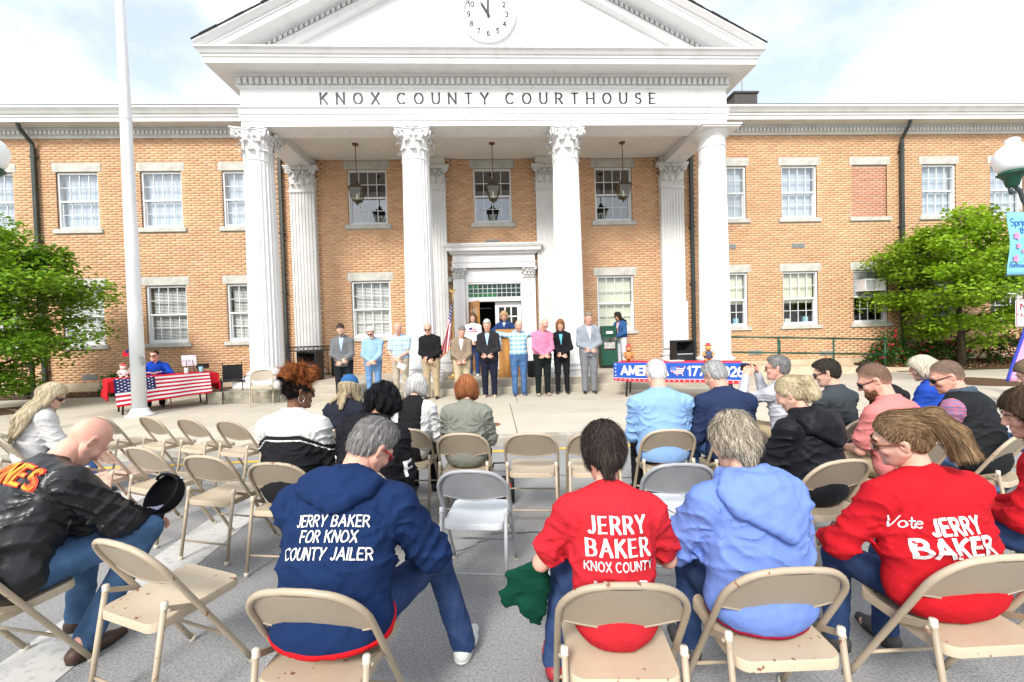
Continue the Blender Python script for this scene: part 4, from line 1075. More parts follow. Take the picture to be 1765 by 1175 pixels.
# ---- lectern
lc = empty('lectern', (.46, 11.05, PORCH)); tag(lc, 'varnished oak lectern on the porch in front of the door', 'lectern')
MB().box(-.30, .30, -.22, .2, 0, .10).build('lectern_foot', m_oak, lc)
MB().prism([(-.27, -.19), (.27, -.19), (.25, .16), (-.25, .16)], .10, 1.08, 'z').build('lectern_body', m_oak, lc)
o = MB().raw([(-.33, -.26, 1.06), (.33, -.26, 1.06), (.33, .24, 1.22), (-.33, .24, 1.22), (-.33, -.26, 1.10), (.33, -.26, 1.10), (.33, .24, 1.26), (-.33, .24, 1.26)], [(0, 3, 2, 1), (4, 5, 6, 7), (0, 1, 5, 4), (1, 2, 6, 5), (2, 3, 7, 6), (3, 0, 4, 7)]).build('lectern_top', m_oak, lc)
MB().tube([(.05, .15, 1.2), (.05, .05, 1.42), (.05, -.03, 1.47)], .008, 6).sphere((.05, -.05, 1.48), .02, 8, 6).build('microphone', m_black, lc)
bg_ = MB().box(-.13, .13, -.1, .1, 0, .42).build('black_bag', mat('black_nylon', (.02, .02, .022), .8, bump=.4, bscale=60)); bevel_mesh(bg_.data, .04, 3); at(bg_, 1.05, 10.75, PORCH)
tag(bg_, 'small black bag standing on the porch behind the standing group', 'bag')

# ---- newspaper box
nb = empty('newspaper_box', (3.56, 12.62, PORCH)); tag(nb, 'dark green newspaper box against the wall under the right window', 'newspaper box')
o = MB().box(-.24, .24, -.2, .2, .08, 1.0).build('box_body', m_green, nb); bevel_mesh(o.data, .012, 1)
MB().box(-.22, .22, -.17, .17, 0, .08).build('box_foot', m_black, nb)
MB().prism([(-.2, .98), (.2, .98), (.2, 1.15), (-.05, 1.28), (-.2, 1.28)], -.22, .22, 'x').build('coin_hood', m_green, nb)
MB().box(-.19, .19, -.212, -.203, .55, .93).build('box_window', glass('news_pane', refl=.15, dark=(.03, .05, .04)), nb)
MB().box(-.16, .16, -.218, -.213, .60, .78).build('front_page', mat('newsprint', (.55, .54, .50), .9, var=.5, vscale=30), nb)
MB().box(-.10, .10, -.225, -.221, 1.04, 1.12).build('price_plate', m_signw, nb)

# ---- United States flag pieces shared by flags: cloth function to 3-D, stripes and stars as their own pieces
m_fr = mat('flag_red', (.55, .008, .025), .75, .2); m_fw = mat('flag_white', (.78, .78, .80), .75, .2); m_fb = mat('flag_blue', (.018, .022, .12), .75, .2)
def star_pts(cx_, cy_, r_, n=5): return [(cx_+(r_ if k % 2 == 0 else r_*.4)*math.sin(k*PI/n), cy_+(r_ if k % 2 == 0 else r_*.4)*math.cos(k*PI/n)) for k in range(2*n)]
def us_flag(parent, fn, W_, H_, nu=26, canton=True):
    """fn(u, v, lift): u along the fly 0..1, v from top 0..1."""
    cw, chh = .40, 7/13
    for k in range(13):
        v0, v1 = k/13, (k+1)/13; u0 = cw if k < 7 else 0.0; V = []
        us = np.linspace(u0, 1, nu)
        for v in np.linspace(v0, v1, 3):
            for u in us: V.append(fn(u, v, 0))
        F = [(j*nu+i, j*nu+i+1, (j+1)*nu+i+1, (j+1)*nu+i) for j in range(2) for i in range(nu-1)]
        link('stripe', make_mesh('stripe', V, F, m_fr if k % 2 == 0 else m_fw, True), parent)
    V = [fn(u, v, 0) for v in np.linspace(0, chh, 14) for u in np.linspace(0, cw, 14)]
    cn = link('canton', make_mesh('canton', V, [(j*14+i, j*14+i+1, (j+1)*14+i+1, (j+1)*14+i) for j in range(13) for i in range(13)], m_fb, True), parent)
    mb = MB(); asp = W_/H_
    for r_ in range(9):
        for c_ in range(6 if r_ % 2 == 0 else 5):
            cu = (c_*2+1+(r_ % 2))/12*cw; cv = (r_+1)/10*chh
            P = star_pts(0, 0, .030)
            mb.raw([fn(cu, cv, .004)]+[fn(cu+p[0]/asp, cv-p[1], .004) for p in P], [(0, 1+k, 1+(k+1) % 10) for k in range(10)])
    tag(mb.build('star_field', m_fw, cn), kind='stuff')

# flag on its staff beside the lectern
fs = empty('flag_on_staff', (-1.02, 11.0, PORCH)); tag(fs, 'American flag on a gold tipped staff left of the entrance', 'flag')
MB().lathe([(.16, 0), (.16, .03), (.05, .07), (.03, .12)], n=16).tube([(0, 0, .08), (.06, 0, 2.22)], .015, 8).build('staff', mat('brass', (.62, .42, .12), .35, .5, metal=.7), fs)
eg = MB().sphere((.062, 0, 2.26), .04, 8, 6)
eg.raw([(.06, 0, 2.26), (-.04, 0, 2.36), (.0, 0, 2.28), (.13, 0, 2.30), (.17, 0, 2.37), (.10, 0, 2.27), (.06, -.02, 2.34), (.06, .02, 2.20)], [(0, 1, 2), (0, 3, 4), (0, 4, 5), (0, 2, 7), (0, 6, 3)]); eg.build('eagle', mat('brass', (.62, .42, .12)), fs)
def hang(u, v, l):      # cloth hanging from the staff: u along the fly falls down, v across
    top = 2.12-.75*v*0.55
    z = 2.12-.62*v*.9-1.28*u
    x = .06-.02*u-.42*u*(.2+.8*v)-.10*v+.03*math.sin(v*9)
    y = -.05+.055*math.sin(v*13+u*3.0)*(.3+u)-.02*v - l
    return (x, y, z)
us_flag(fs, hang, 1.5, .9, 22)
MB().tube([hang(1, v, .003) for v in np.linspace(0, 1, 20)], .012, 5).build('gold_fringe', mat('gold_fringe', (.7, .45, .08), .7), fs)

# ---- folding tables
m_legb = mat('table_leg_black', (.015, .016, .017), .5, .4); m_tabtop = mat('table_top_plastic', (.6, .6, .58), .6)
def folding_table(x, y, rz, L_, W_, label):
    root = empty('folding_table', (x, y, WALK), rz); tag(root, label, 'table', 'covered folding tables')
    o = MB().box(-L_/2, L_/2, -W_/2, W_/2, .70, .735).build('table_top', m_tabtop, root); bevel_mesh(o.data, .01, 1)
    for sx in (-1, 1):
        for sy in (-1, 1):
            MB().tube([(sx*(L_/2-.22), sy*(W_/2-.08), .70), (sx*(L_/2-.20), sy*(W_/2-.08), .30), (sx*(L_/2-.18), sy*(W_/2-.07), 0)], .018, 8).build('table_leg', m_legb, root, True)
        MB().tube([(sx*(L_/2-.20), -(W_/2-.08), .30), (sx*(L_/2-.20), W_/2-.08, .30)], .014, 8).build('leg_brace', m_legb, root)
    return root
m_redc = mat('red_cloth', (.56, .012, .022), .8, .15, var=.12, vscale=6)
def table_cloth(name, root, L_, W_, drop_f, drop_s, label, m, drop_b=.3, ov=.18):
    """Cloth draped over the table: top plus hanging skirts that wave."""
    nu, nv = 60, 40; V = []; F = []
    hx, hy = L_/2+.008, W_/2+.008; zt = .745
    xs_ = np.linspace(-hx-drop_s, hx+drop_s, nu); ys_ = np.linspace(-hy-drop_f, hy+drop_b, nv)
    for yv in ys_:
        for xv in xs_:
            ex = max(0, abs(xv)-hx); ey = max(0, -hy-yv, yv-hy)
            x_ = max(-hx, min(hx, xv)); y_ = max(-hy, min(hy, yv)); z_ = zt
            sx_, sy_ = math.copysign(1, xv), math.copysign(1, yv)
            if ex > 0 and ey > 0:
                e = math.hypot(ex, ey); z_ -= min(max(ex, ey)*1.0, .60)
                x_ += sx_*(.03+.16*min(ex, ey)+.03*math.sin(9*ey+3)*1); y_ += sy_*(.03+.16*min(ex, ey))
            elif ex > 0: z_ -= ex; x_ += sx_*(.015+.05*ex+.02*math.sin(yv*14)*min(1, ex*4))
            elif ey > 0: z_ -= ey; y_ += sy_*(.015+.05*ey+.022*math.sin(xv*11)*min(1, ey*4))
            V.append((x_, y_, z_))
    F = [(j*nu+i, j*nu+i+1, (j+1)*nu+i+1, (j+1)*nu+i) for j in range(nv-1) for i in range(nu-1)]
    o = link(name, make_mesh(name, V, F, m, True)); o.location = root.location; o.rotation_euler = root.rotation_euler
    o.modifiers.new('thickness', 'SOLIDIFY').thickness = .003
    tag(o, label, 'tablecloth', 'red tablecloths')
    return o
TLx, TLy, TLr = -7.41, 9.80, rad(46)
tl = folding_table(TLx, TLy, TLr, 1.83, .76, 'folding table under red cloth and American flag behind the flagpole')
table_cloth('tablecloth', tl, 1.83, .76, .26, .42, 'red cloth hanging off the table behind the flagpole', m_redc)
uf = empty('draped_flag', (TLx, TLy, WALK), TLr); tag(uf, 'American flag draped over the front of the red left table', 'flag')
def drape(u, v, l):
    x = -.86+1.62*u; s = v*.92-.06
    if s < 0: return (x, -.40-s*.9, .755+l)
    w_ = .02*math.sin(u*16+v*2)*min(1, s*4)
    sag = .05*math.sin(u*PI)*v+.10*(1-u)*v*0
    return (x+.03*v*(1 if u > .5 else 1), -.43-.06*s+w_-l, .752-s*.66*(1.0-.18*u)+sag*.3)
us_flag(uf, drape, 1.62, .92, 34)
# things on the left table
def on_table(root, x, y, z=.75):
    p = Matrix.Rotation(root.rotation_euler[2], 3, 'Z') @ Vector((x, y, z)); return (root.location.x+p.x, root.location.y+p.y, root.location.z+p.z)
def bear(loc, rz, label, body, coat, hat, s=1.0):
    root = empty('bear_figurine', loc, rz); root.scale = (s, s, s); tag(root, label, 'figurine', 'small figurines on the tables')
    mb = MB().sphere((0, 0, .10), (.07, .06, .09), 12, 9).sphere((0, -.01, .22), (.055, .05, .052), 12, 9).sphere((0, -.06, .21), (.025, .022, .02), 8, 6)
    for s_ in (-1, 1):
        mb.sphere((s_*.042, 0, .268), .02, 8, 6).sphere((s_*.045, -.04, .02), (.03, .05, .028), 8, 6)
        mb.tube([(s_*.055, -.01, .16), (s_*.085, -.04, .11), (s_*.05, -.075, .10)], [.025, .024, .02], 8)
    mb.build('figurine_body', body, root, True)
    MB().lathe([(.076, .05), (.079, .10), (.066, .155), (.05, .17)], n=14, cap=False).build('figurine_coat', coat, root, True)
    MB().lathe([(.05, .262), (.05, .27), (.034, .272), (.03, .31), (.005, .315)], n=12).build('figurine_hat', hat, root, True)
    return root
m_bear = mat('figurine_brown', (.42, .20, .07), .5, .4); m_pinkw = mat('figurine_pale_pink', (.72, .50, .44), .5, .4); m_wht = mat('plain_white', (.75, .75, .75), .6)
bear(on_table(tl, -.66, .0), rad(46), 'pale pink figurine on the left table beside the flagpole', m_pinkw, m_wht, mat('figurine_red', (.6, .05, .06), .5))
bear(on_table(tl, -.46, .12), rad(46), 'taller cream figurine on the left table next to the pale pink one', m_pinkw, mat('figurine_cream', (.72, .62, .5), .6), m_pinkw, 1.2)
mf = empty('small_flag', on_table(tl, -.54, .2)); tag(mf, 'small American stick flag standing on the left table', 'flag')
MB().tube([(0, 0, 0), (.01, 0, .62)], .005, 5).build('stick', m_black, mf)
MB().raw([(.01, 0, .60), (-.10, -.02, .55), (-.13, -.02, .45), (.005, 0, .46)], [(0, 1, 2, 3)]).build('flag_cloth', m_fr, mf)
MB().raw([(.012, -.004, .605), (-.05, -.014, .575), (-.06, -.014, .52), (.012, -.004, .53)], [(0, 1, 2, 3)]).build('flag_canton', m_fb, mf)
pf = empty('picture_card', on_table(tl, .52, .15), TLr); tag(pf, 'white and pink printed card on a small easel on the left table', 'card')
o = MB().box(-.14, .14, -.005, .005, .16, .42).build('card', mat('card_print', (.76, .70, .74), .6, .2, col2=(.70, .30, .45), vscale=14, vrange=(.55, .7)), pf); o.rotation_euler = (rad(-12), 0, 0)
for x_ in (-.08, .08): MB().tube([(x_, -.05, 0), (x_*.7, .03, .3)], .007, 5).build('easel_leg', m_black, pf)
MB().tube([(0, .12, 0), (0, .05, .3)], .007, 5).build('easel_leg', m_black, pf)
for k_, (x_, y_, cc, nm, lb) in enumerate(((.70, .0, (.25, .5, .6), 'drink_cup', 'pale blue plastic cup near the right end of the left table'), (.40, -.1, (.7, .7, .7), 'drink_cup', 'clear plastic tub on the left table before the printed card'))):
    c_ = MB().lathe([(.035, 0), (.045, .13), (.042, .13), (.034, .01)], n=14, cap=False).build(nm, mat('cup_%d' % k_, cc, .3, .5), None, True, on_table(tl, x_, y_)); tag(c_, lb, 'cup')
wb = MB().tube([(-.10, .0, .34), (-.1, 0, .0), (.12, 0, 0)], .03, 8).box(-.14, .10, -.06, .06, .27, .38).build('black_case', m_black, None, False, on_table(tl, .84, .42, .55)); tag(wb, 'black bag on the far right corner of the left table', 'bag')

TRx, TRy, TRr = 4.0, 8.83, rad(-26)
tr = folding_table(TRx, TRy, TRr, 2.44, .76, 'long folding table under red cloth with blue America banner')
m_pred = mat('bright_red_cloth', (.62, .03, .06), .8, .15, var=.1, vscale=6)
table_cloth('tablecloth', tr, 2.44, .76, .30, .10, 'red cloth covering the table with the blue America banner', m_pred, .12)
bn = empty('table_banner', (TRx, TRy, WALK), TRr); tag(bn, 'blue banner with stars reading America 1776 2026 along the right table', 'banner')
BL, BH = 2.56, .47
def bnf(x, y, l):
    u = x/BL; v = 1-y/BH
    dz = -.012*math.sin(u*PI*2.0)-.03*u
    if v < .18: return (-BL/2+x, -.41+(.18-v)*BH*1.4*-1+.10*0+ (0.18-v)*BH*1.9, .757+l)
    return (-BL/2+x, -.442-.02*(v)-.012*math.sin(x*6)-l, .752-(v-.18)*BH+dz*(v-.18))
def quadgrid(fn, x0, x1, y0, y1, nx, ny, l=0): 
    V = [fn(x, y, l) for y in np.linspace(y0, y1, ny) for x in np.linspace(x0, x1, nx)]
    return V, [(j*nx+i, j*nx+i+1, (j+1)*nx+i+1, (j+1)*nx+i) for j in range(ny-1) for i in range(nx-1)]
m_bblue = mat('banner_royal_blue', (.018, .075, .36), .7, .2); m_bred = mat('banner_red', (.62, .03, .05), .7, .2)
V, F = quadgrid(bnf, .0, BL, .07, BH*.84, 40, 10); link('banner_field', make_mesh('banner_field', V, F, m_bblue, True), bn)
V, F = quadgrid(bnf, .0, BL, 0, .065, 40, 3, .001); link('banner_border', make_mesh('banner_border', V, F, m_bred, True), bn)
V, F = quadgrid(bnf, .0, BL, BH*.845, BH, 40, 6, .001); link('banner_border', make_mesh('banner_border', V, F, m_bred, True), bn)
for y0_, y1_ in ((.064, .072), (BH*.835, BH*.848)):
    V, F = quadgrid(bnf, 0, BL, y0_, y1_, 40, 2, .003); link('banner_line', make_mesh('banner_line', V, F, m_fw), bn)
mb = MB()
for i in range(26):
    for yy in (.032, BH*.91):
        x = .05+i*(BL-.1)/25; P = star_pts(x, yy, .018); mb.raw([bnf(x, yy, .004)]+[bnf(p[0], p[1], .004) for p in P], [(0, 1+k, 1+(k+1) % 10) for k in range(10)])
for yy in np.linspace(.12, BH*.75, 4):
    for x in (.045, BL-.045):
        P = star_pts(x, yy, .02); mb.raw([bnf(x, yy, .004)]+[bnf(p[0], p[1], .004) for p in P], [(0, 1+k, 1+(k+1) % 10) for k in range(10)])
tag(mb.build('banner_star', m_fw, bn), kind='stuff')
lettering('AMERICA', .17, .038, bnf, .004, 0, False, y0=.145, x0=.17, gap=.2).build('banner_lettering', m_fw, bn)
lettering('1776', .17, .034, bnf, .004, 0, False, y0=.145, x0=1.50, gap=.2).build('banner_lettering', m_fw, bn)
lettering('2026', .17, .034, bnf, .004, 0, False, y0=.145, x0=2.02, gap=.2).build('banner_lettering', m_fw, bn)
usmap = [(0, .55), (.05, .9), (.2, .95), (.45, .92), (.6, .86), (.68, .75), (.75, .8), (.85, .85), (.93, 1.0), (1.0, .92), (.93, .75), (.86, .6), (.88, .5), (.80, .32), (.85, .05), (.80, .0), (.74, .22), (.6, .2), (.52, .1), (.45, .02), (.36, .2), (.25, .3), (.1, .36)]
def mp_(p, l): return bnf(1.155+p[0]*.30, .135+p[1]*.19, l)
mpc = (.45, .55)
def clip_band(v0, v1):     # slices of the map outline between two heights
    P = usmap; out_ = P
    for lim, keep in ((v0, 1), (v1, -1)):
        res = []
        for i in range(len(out_)):
            a, b_ = out_[i], out_[(i+1) % len(out_)]; ia = (a[1]-lim)*keep >= 0; ib = (b_[1]-lim)*keep >= 0
            if ia: res.append(a)
            if ia != ib: t = (lim-a[1])/(b_[1]-a[1]); res.append((a[0]+t*(b_[0]-a[0]), lim))
        out_ = res
        if not out_: return []
    return out_
for k in range(9):
    P = clip_band(k/9, (k+1)/9)
    if len(P) > 2: o = MB().raw([mp_(p, .005) for p in P], [tuple(range(len(P)))]).build('map_stripe', m_fr if k % 2 else m_fw, bn)
MB().raw([mp_(p, .008) for p in ((.02, .58), (.06, .9), (.2, .95), (.42, .92), (.42, .52), (.02, .52))], [tuple(range(6))]).build('map_canton', mat('map_blue', (.10, .16, .45), .7), bn)
bear(on_table(tr, -1.02, .08), rad(-20), 'brown bear figurine with red hat at the left end of the banner table', m_bear, m_bear, mat('figurine_red', (.6, .05, .06), .5), 1.25)
bear(on_table(tr, .62, .2), rad(-17), 'bear figurine in dark coat on the right half of the banner table', mat('figurine_tan', (.55, .30, .10), .5), mat('figurine_dark', (.05, .07, .12), .6), mat('figurine_red', (.6, .05, .06), .5), 1.25)
pp = MB().box(-.16, .16, -.11, .11, 0, .015).build('paper_stack', mat('paper_cream', (.72, .66, .58), .9), None, False, on_table(tr, -.05, .12, .752)); tag(pp, 'stack of papers lying in the middle of the banner table', 'papers')

# ---- trees and shrubs
def leaf_cloud(P, N, size, r, jitter=.45):
    """Folded heart-shaped leaves, 4 triangles each, at points P."""
    n = len(P); sz = size*r.uniform(.65, 1.25, n)
    az = r.uniform(0, 2*PI, n); droop = r.uniform(-.15, .75, n)
    d = np.stack([np.cos(az)*np.cos(droop), np.sin(az)*np.cos(droop), -np.sin(droop)], 1)
    up = np.tile([0, 0, 1.0], (n, 1))+r.normal(0, jitter, (n, 3)); s = np.cross(d, up); s /= np.linalg.norm(s, axis=1)[:, None]+1e-9; u = np.cross(s, d)
    S = sz[:, None]
    a = P; b = P+d*S; l = P+d*S*.35+s*S*.5+u*S*.12; rr = P+d*S*.35-s*S*.5+u*S*.12; l0 = P-d*S*.12+s*S*.3+u*S*.08; r0 = P-d*S*.12-s*S*.3+u*S*.08
    V = np.stack([a, l0, l, b, rr, r0], 1).reshape(-1, 3); base = np.arange(n)[:, None]*6
    F = np.concatenate([base+np.array([[0, 1, 2]]), base+np.array([[0, 2, 3]]), base+np.array([[0, 3, 4]]), base+np.array([[0, 4, 5]])])
    return V, F
def foliage_mat(name, c, c2, trans=.35):
    if name in MATS: return MATS[name]
    m = bpy.data.materials.new(name); m.use_nodes = True; n = m.node_tree; lk = n.links.new; n.nodes.clear()
    o = n.nodes.new('ShaderNodeOutputMaterial'); mi = n.nodes.new('ShaderNodeMixShader'); p = n.nodes.new('ShaderNodeBsdfPrincipled'); t = n.nodes.new('ShaderNodeBsdfTranslucent')
    at_ = n.nodes.new('ShaderNodeAttribute'); at_.attribute_name = 'tone'
    p.inputs['Roughness'].default_value = .5; p.inputs['Specular IOR Level'].default_value = .3; mi.inputs[0].default_value = trans
    hs = n.nodes.new('ShaderNodeMix'); hs.data_type = 'RGBA'; hs.blend_type = 'MULTIPLY'; hs.inputs['Factor'].default_value = 1.0; hs.inputs['B'].default_value = (1.4, 1.3, .5, 1)
    lk(at_.outputs['Color'], p.inputs['Base Color']); lk(at_.outputs['Color'], hs.inputs['A']); lk(hs.outputs['Result'], t.inputs['Color'])
    lk(p.outputs[0], mi.inputs[1]); lk(t.outputs[0], mi.inputs[2]); lk(mi.outputs[0], o.inputs[0]); MATS[name] = m
    return m
m_leaf = foliage_mat('leaf_green', None, None)
m_bark = mat('bark', (.12, .085, .06), .9, .2, col2=(.06, .045, .033), vscale=9, detail=6, stretch=(3, 3, .6), bump=.8, bscale=18, bdist=.02)
def tree(x, y, z, H_, Rx, n_layers, nleaf, seed, label, c0, c1, z_low=.25, lean=(0, 0), size=.084):
    r = np.random.RandomState(seed); root = empty('redbud_tree', (x, y, z)); tag(root, label, 'tree', 'young trees in front of the courthouse')
    trunk = MB(); tops = []
    stem = [np.array([0, 0, 0.0]), np.array([.04+lean[0]*.2, .02, H_*.18]), np.array([-.03+lean[0]*.5, .05, H_*.4]), np.array([lean[0], 0.0, H_*.7]), np.array([lean[0]*1.1, 0, H_*.92])]
    trunk.tube(stem, [.11, .085, .065, .035, .012], 10)
    centers = []
    nb_ = 30
    for i in range(nb_):
        t = .16+.80*(i/(nb_-1))**.9; zz = t*H_*.95; base = np.array([np.interp(zz, [s[2] for s in stem], [s[j] for s in stem]) for j in (0, 1)]+[zz*.85])
        a_ = i*2.399+r.uniform(-.4, .4); env = math.sin(min(1.0, (t-.05)/.5)*PI/2)*(1-max(0, t-.45)/.62)**.8
        Lb = Rx*env*r.uniform(.72, 1.12)
        tip = base+np.array([math.cos(a_)*Lb, math.sin(a_)*Lb, (.10+.25*t)*Lb+.30*r.uniform(-.9, 1.0)])
        mid_ = (base+tip)/2+np.array([0, 0, .12*Lb])
        trunk.tube([base, mid_, tip], [.032*(1-t*.6), .02*(1-t*.5), .006], 6)
        m_ = max(2, int(Lb/.30))
        for q in range(m_):
            s = .30+.75*(q+r.uniform(0, 1))/m_
            c = base*(1-s)**2+2*mid_*s*(1-s)+tip*s**2 if s <= 1 else tip+(tip-mid_)*(s-1)*.6
            centers.append((c, .30+.16*r.rand(), t))
            if r.rand() < .7:
                side = np.array([-math.sin(a_), math.cos(a_), 0])*r.choice([-1, 1])*r.uniform(.25, .6)*Lb*.55
                c2 = c+side*s+np.array([0, 0, r.uniform(-.05, .08)]); trunk.tube([c, c2], [.009, .004], 5); centers.append((c2, .24+.14*r.rand(), t))
    for _ in range(70):      # twigs fill the rounded crown between the main boughs
        a_ = r.uniform(0, 2*PI); t = r.uniform(.28, .97); e_ = math.sin(min(1.0, (t-.05)/.5)*PI/2)*(1-max(0, t-.45)/.62)**.8*Rx; q_ = e_*math.sqrt(r.uniform(.15, .85)); c = np.array([math.cos(a_)*q_+lean[0]*t, math.sin(a_)*q_, t*H_*.93]); trunk.tube([c*np.array([.6, .6, .92]), c], [.008, .003], 5); centers.append((c, .26+.12*r.rand(), t))
    trunk.build('trunk', m_bark, root, True)
    per = int(nleaf/len(centers)); P = []; tone = []
    for c, q, t in centers:
        n = int(per*r.uniform(.6, 1.4)*(q/.36))
        d = r.normal(0, 1, (n, 3)); d /= np.linalg.norm(d, axis=1)[:, None]; rad_ = r.uniform(.15, 1, (n, 1))**.6
        pts = c+d*rad_*np.array([q*1.3, q*1.3, q*.85]); P.append(pts)
        g_ = r.uniform(.75, 1.15); tone.append(np.tile(np.array(c0)*(1-.45*r.rand()) + np.array(c1)*.45*r.rand(), (n, 1))*g_*r.uniform(.75, 1.25, (n, 1)))
    P = np.concatenate(P); tone = np.concatenate(tone)
    V, F = leaf_cloud(P, None, size, r)
    o = link('crown', make_mesh('crown', V, F, m_leaf, False, np.repeat(tone, 6, 0)), root); tag(o, kind='stuff')
    return root
tree(-11.5, 10.1, WALK, 4.85, 2.5, 7, 30000, 5, 'young green tree left of the flagpole in front of the iron fence', (.13, .27, .02), (.24, .40, .04))
tree(14.15, 11.9, .2, 5.2, 2.75, 7, 32000, 9, 'bushy bright green tree in front of the right wing', (.20, .36, .02), (.34, .50, .05))
def shrub(x, y, z, rx, h, n, seed, label, c0, flowers=None, size=.07, group='low shrubs along the foundation'):
    r = np.random.RandomState(seed); root = empty('shrub', (x, y, z)); tag(root, label, 'shrub', group)
    st_ = MB()
    for k in range(7):
        a_ = r.uniform(0, 2*PI); st_.tube([(0, 0, 0), (math.cos(a_)*rx*.4, math.sin(a_)*rx*.3, h*.5), (math.cos(a_)*rx*.75, math.sin(a_)*rx*.5, h*.85)], [.012, .009, .004], 5)
    st_.build('stems', m_bark, root)
    d = r.normal(0, 1, (n, 3)); d /= np.linalg.norm(d, axis=1)[:, None]; d[:, 2] = np.abs(d[:, 2])
    lump = 1+.18*np.sin(d[:, :1]*7+seed)+.14*np.cos(d[:, 1:2]*9+seed)
    P = d*r.uniform(.45, 1, (n, 1))**.5*lump*np.array([rx, rx*.6, h*.92])+np.array([0, 0, .03])
    tone = np.array(c0)*r.uniform(.5, 1.4, (n, 1))
    V, F = leaf_cloud(P, None, size, r, .9); o = link('foliage', make_mesh('foliage', V, F, m_leaf, False, np.repeat(tone, 6, 0)), root); tag(o, kind='stuff')
    if flowers:
        q = P[r.rand(n) < flowers[1]]*1.06; V, F = leaf_cloud(q, None, .07, r, 2.0)
        o = link('flowers', make_mesh('flowers', V, F, mat('red_petal', flowers[0], .6, .2)), root); tag(o, kind='stuff')
shrub(-10.3, 12.62, .15, .85, .75, 1500, 1, 'dark green shrub by the wall behind the left table', (.05, .14, .02))
shrub(-12.95, 12.6, .15, .45, .42, 500, 2, 'small low plant at the foot of the left downspout', (.09, .15, .03))
shrub(12.55, 12.5, .28, .8, .95, 1500, 3, 'red flowering rose bush left of the right tree trunk', (.05, .13, .02), ((.42, .012, .035), .10))
shrub(14.2, 12.55, .28, .9, .8, 1500, 4, 'red flowering rose bush just right of the tree trunk', (.05, .13, .02), ((.42, .012, .035), .10))
shrub(16.2, 12.2, .28, .9, 1.0, 1300, 6, 'red flowering rose bush at the right edge behind the sign', (.05, .12, .02), ((.42, .012, .035), .14))
shrub(-6.95, 12.5, .15, .3, .55, 250, 8, 'sprig of green weeds behind the base of the leftmost column', (.07, .2, .02))
# leaf litter and chips on the beds
r = np.random.RandomState(21); P = np.concatenate([np.stack([r.uniform(-16, -6.9, 2200), r.uniform(12.28, 13.1, 2200), np.full(2200, .175)], 1), np.stack([r.uniform(12, 18.5, 2200), r.uniform(11.7, 13.1, 2200), np.full(2200, .29)], 1)])
P[:2200, 2] = .13+(P[:2200, 1]-12.28)*.075; P[2200:, 2] = .16+(P[2200:, 1]-11.5)*.085
V, F = leaf_cloud(P, None, .055, r, 1.2); tone = np.array([.30, .18, .10])*r.uniform(.4, 1.6, (len(P), 1))
o = link('leaf_litter', make_mesh('leaf_litter', V, F, mat('dry_litter', (1, 1, 1), .9, .1, attr='tone'), False, np.repeat(tone, 6, 0))); tag(o, 'brown wood chips and dry leaves on the flower beds', 'mulch', kind='stuff')

# ================================================================== folding chairs
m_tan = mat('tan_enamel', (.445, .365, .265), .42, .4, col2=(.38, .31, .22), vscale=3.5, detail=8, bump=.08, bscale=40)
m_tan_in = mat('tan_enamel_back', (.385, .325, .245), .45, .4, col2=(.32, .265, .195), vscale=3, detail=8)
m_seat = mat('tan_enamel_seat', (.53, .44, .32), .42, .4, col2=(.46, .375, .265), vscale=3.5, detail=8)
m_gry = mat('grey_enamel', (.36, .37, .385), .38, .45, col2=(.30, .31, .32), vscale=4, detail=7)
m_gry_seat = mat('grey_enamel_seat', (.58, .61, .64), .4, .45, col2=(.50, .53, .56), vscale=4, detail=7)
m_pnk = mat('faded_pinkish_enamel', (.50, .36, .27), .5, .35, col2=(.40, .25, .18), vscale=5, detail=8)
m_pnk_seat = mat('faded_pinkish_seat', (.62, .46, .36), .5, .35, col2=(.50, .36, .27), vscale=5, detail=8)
m_capw = mat('cream_plastic_cap', (.62, .57, .47), .5, .35)
m_rust = mat('rust_spot', (.16, .055, .02), .9, .1)
def rust_in(m, amt=.66, sc=34):
    """Chips and rust freckles over an enamel material."""
    n = m.node_tree; b = n.nodes['Principled BSDF']; src = b.inputs['Base Color'].links[0].from_socket
    tc_ = n.nodes.new('ShaderNodeTexCoord'); oi = n.nodes.new('ShaderNodeObjectInfo'); va = n.nodes.new('ShaderNodeVectorMath'); va.operation = 'ADD'; sc_ = n.nodes.new('ShaderNodeVectorMath'); sc_.operation = 'SCALE'
    nz = n.nodes.new('ShaderNodeTexNoise'); nz.inputs['Scale'].default_value = sc; nz.inputs['Detail'].default_value = 3
    n.links.new(oi.outputs['Location'], sc_.inputs[0]); sc_.inputs['Scale'].default_value = 7.3
    n.links.new(tc_.outputs['Object'], va.inputs[0]); n.links.new(sc_.outputs[0], va.inputs[1]); n.links.new(va.outputs[0], nz.inputs['Vector'])
    rp = n.nodes.new('ShaderNodeMapRange'); rp.inputs['From Min'].default_value = amt; rp.inputs['From Max'].default_value = amt+.05; n.links.new(nz.outputs['Fac'], rp.inputs['Value'])
    mi = n.nodes.new('ShaderNodeMix'); mi.data_type = 'RGBA'; mi.inputs['B'].default_value = (.20, .085, .04, 1); n.links.new(rp.outputs[0], mi.inputs['Factor']); n.links.new(src, mi.inputs['A'])
    mr = n.nodes.new('ShaderNodeMapRange'); mr.inputs['To Min'].default_value = .84; mr.inputs['To Max'].default_value = 1.08; n.links.new(oi.outputs['Random'], mr.inputs['Value'])
    vm = n.nodes.new('ShaderNodeVectorMath'); vm.operation = 'SCALE'; n.links.new(mi.outputs['Result'], vm.inputs[0]); n.links.new(mr.outputs[0], vm.inputs['Scale']); n.links.new(vm.outputs[0], b.inputs['Base Color'])
for m_ in (m_tan, m_seat): rust_in(m_, .665, 30)
for m_ in (m_pnk, m_pnk_seat): rust_in(m_, .60, 22)

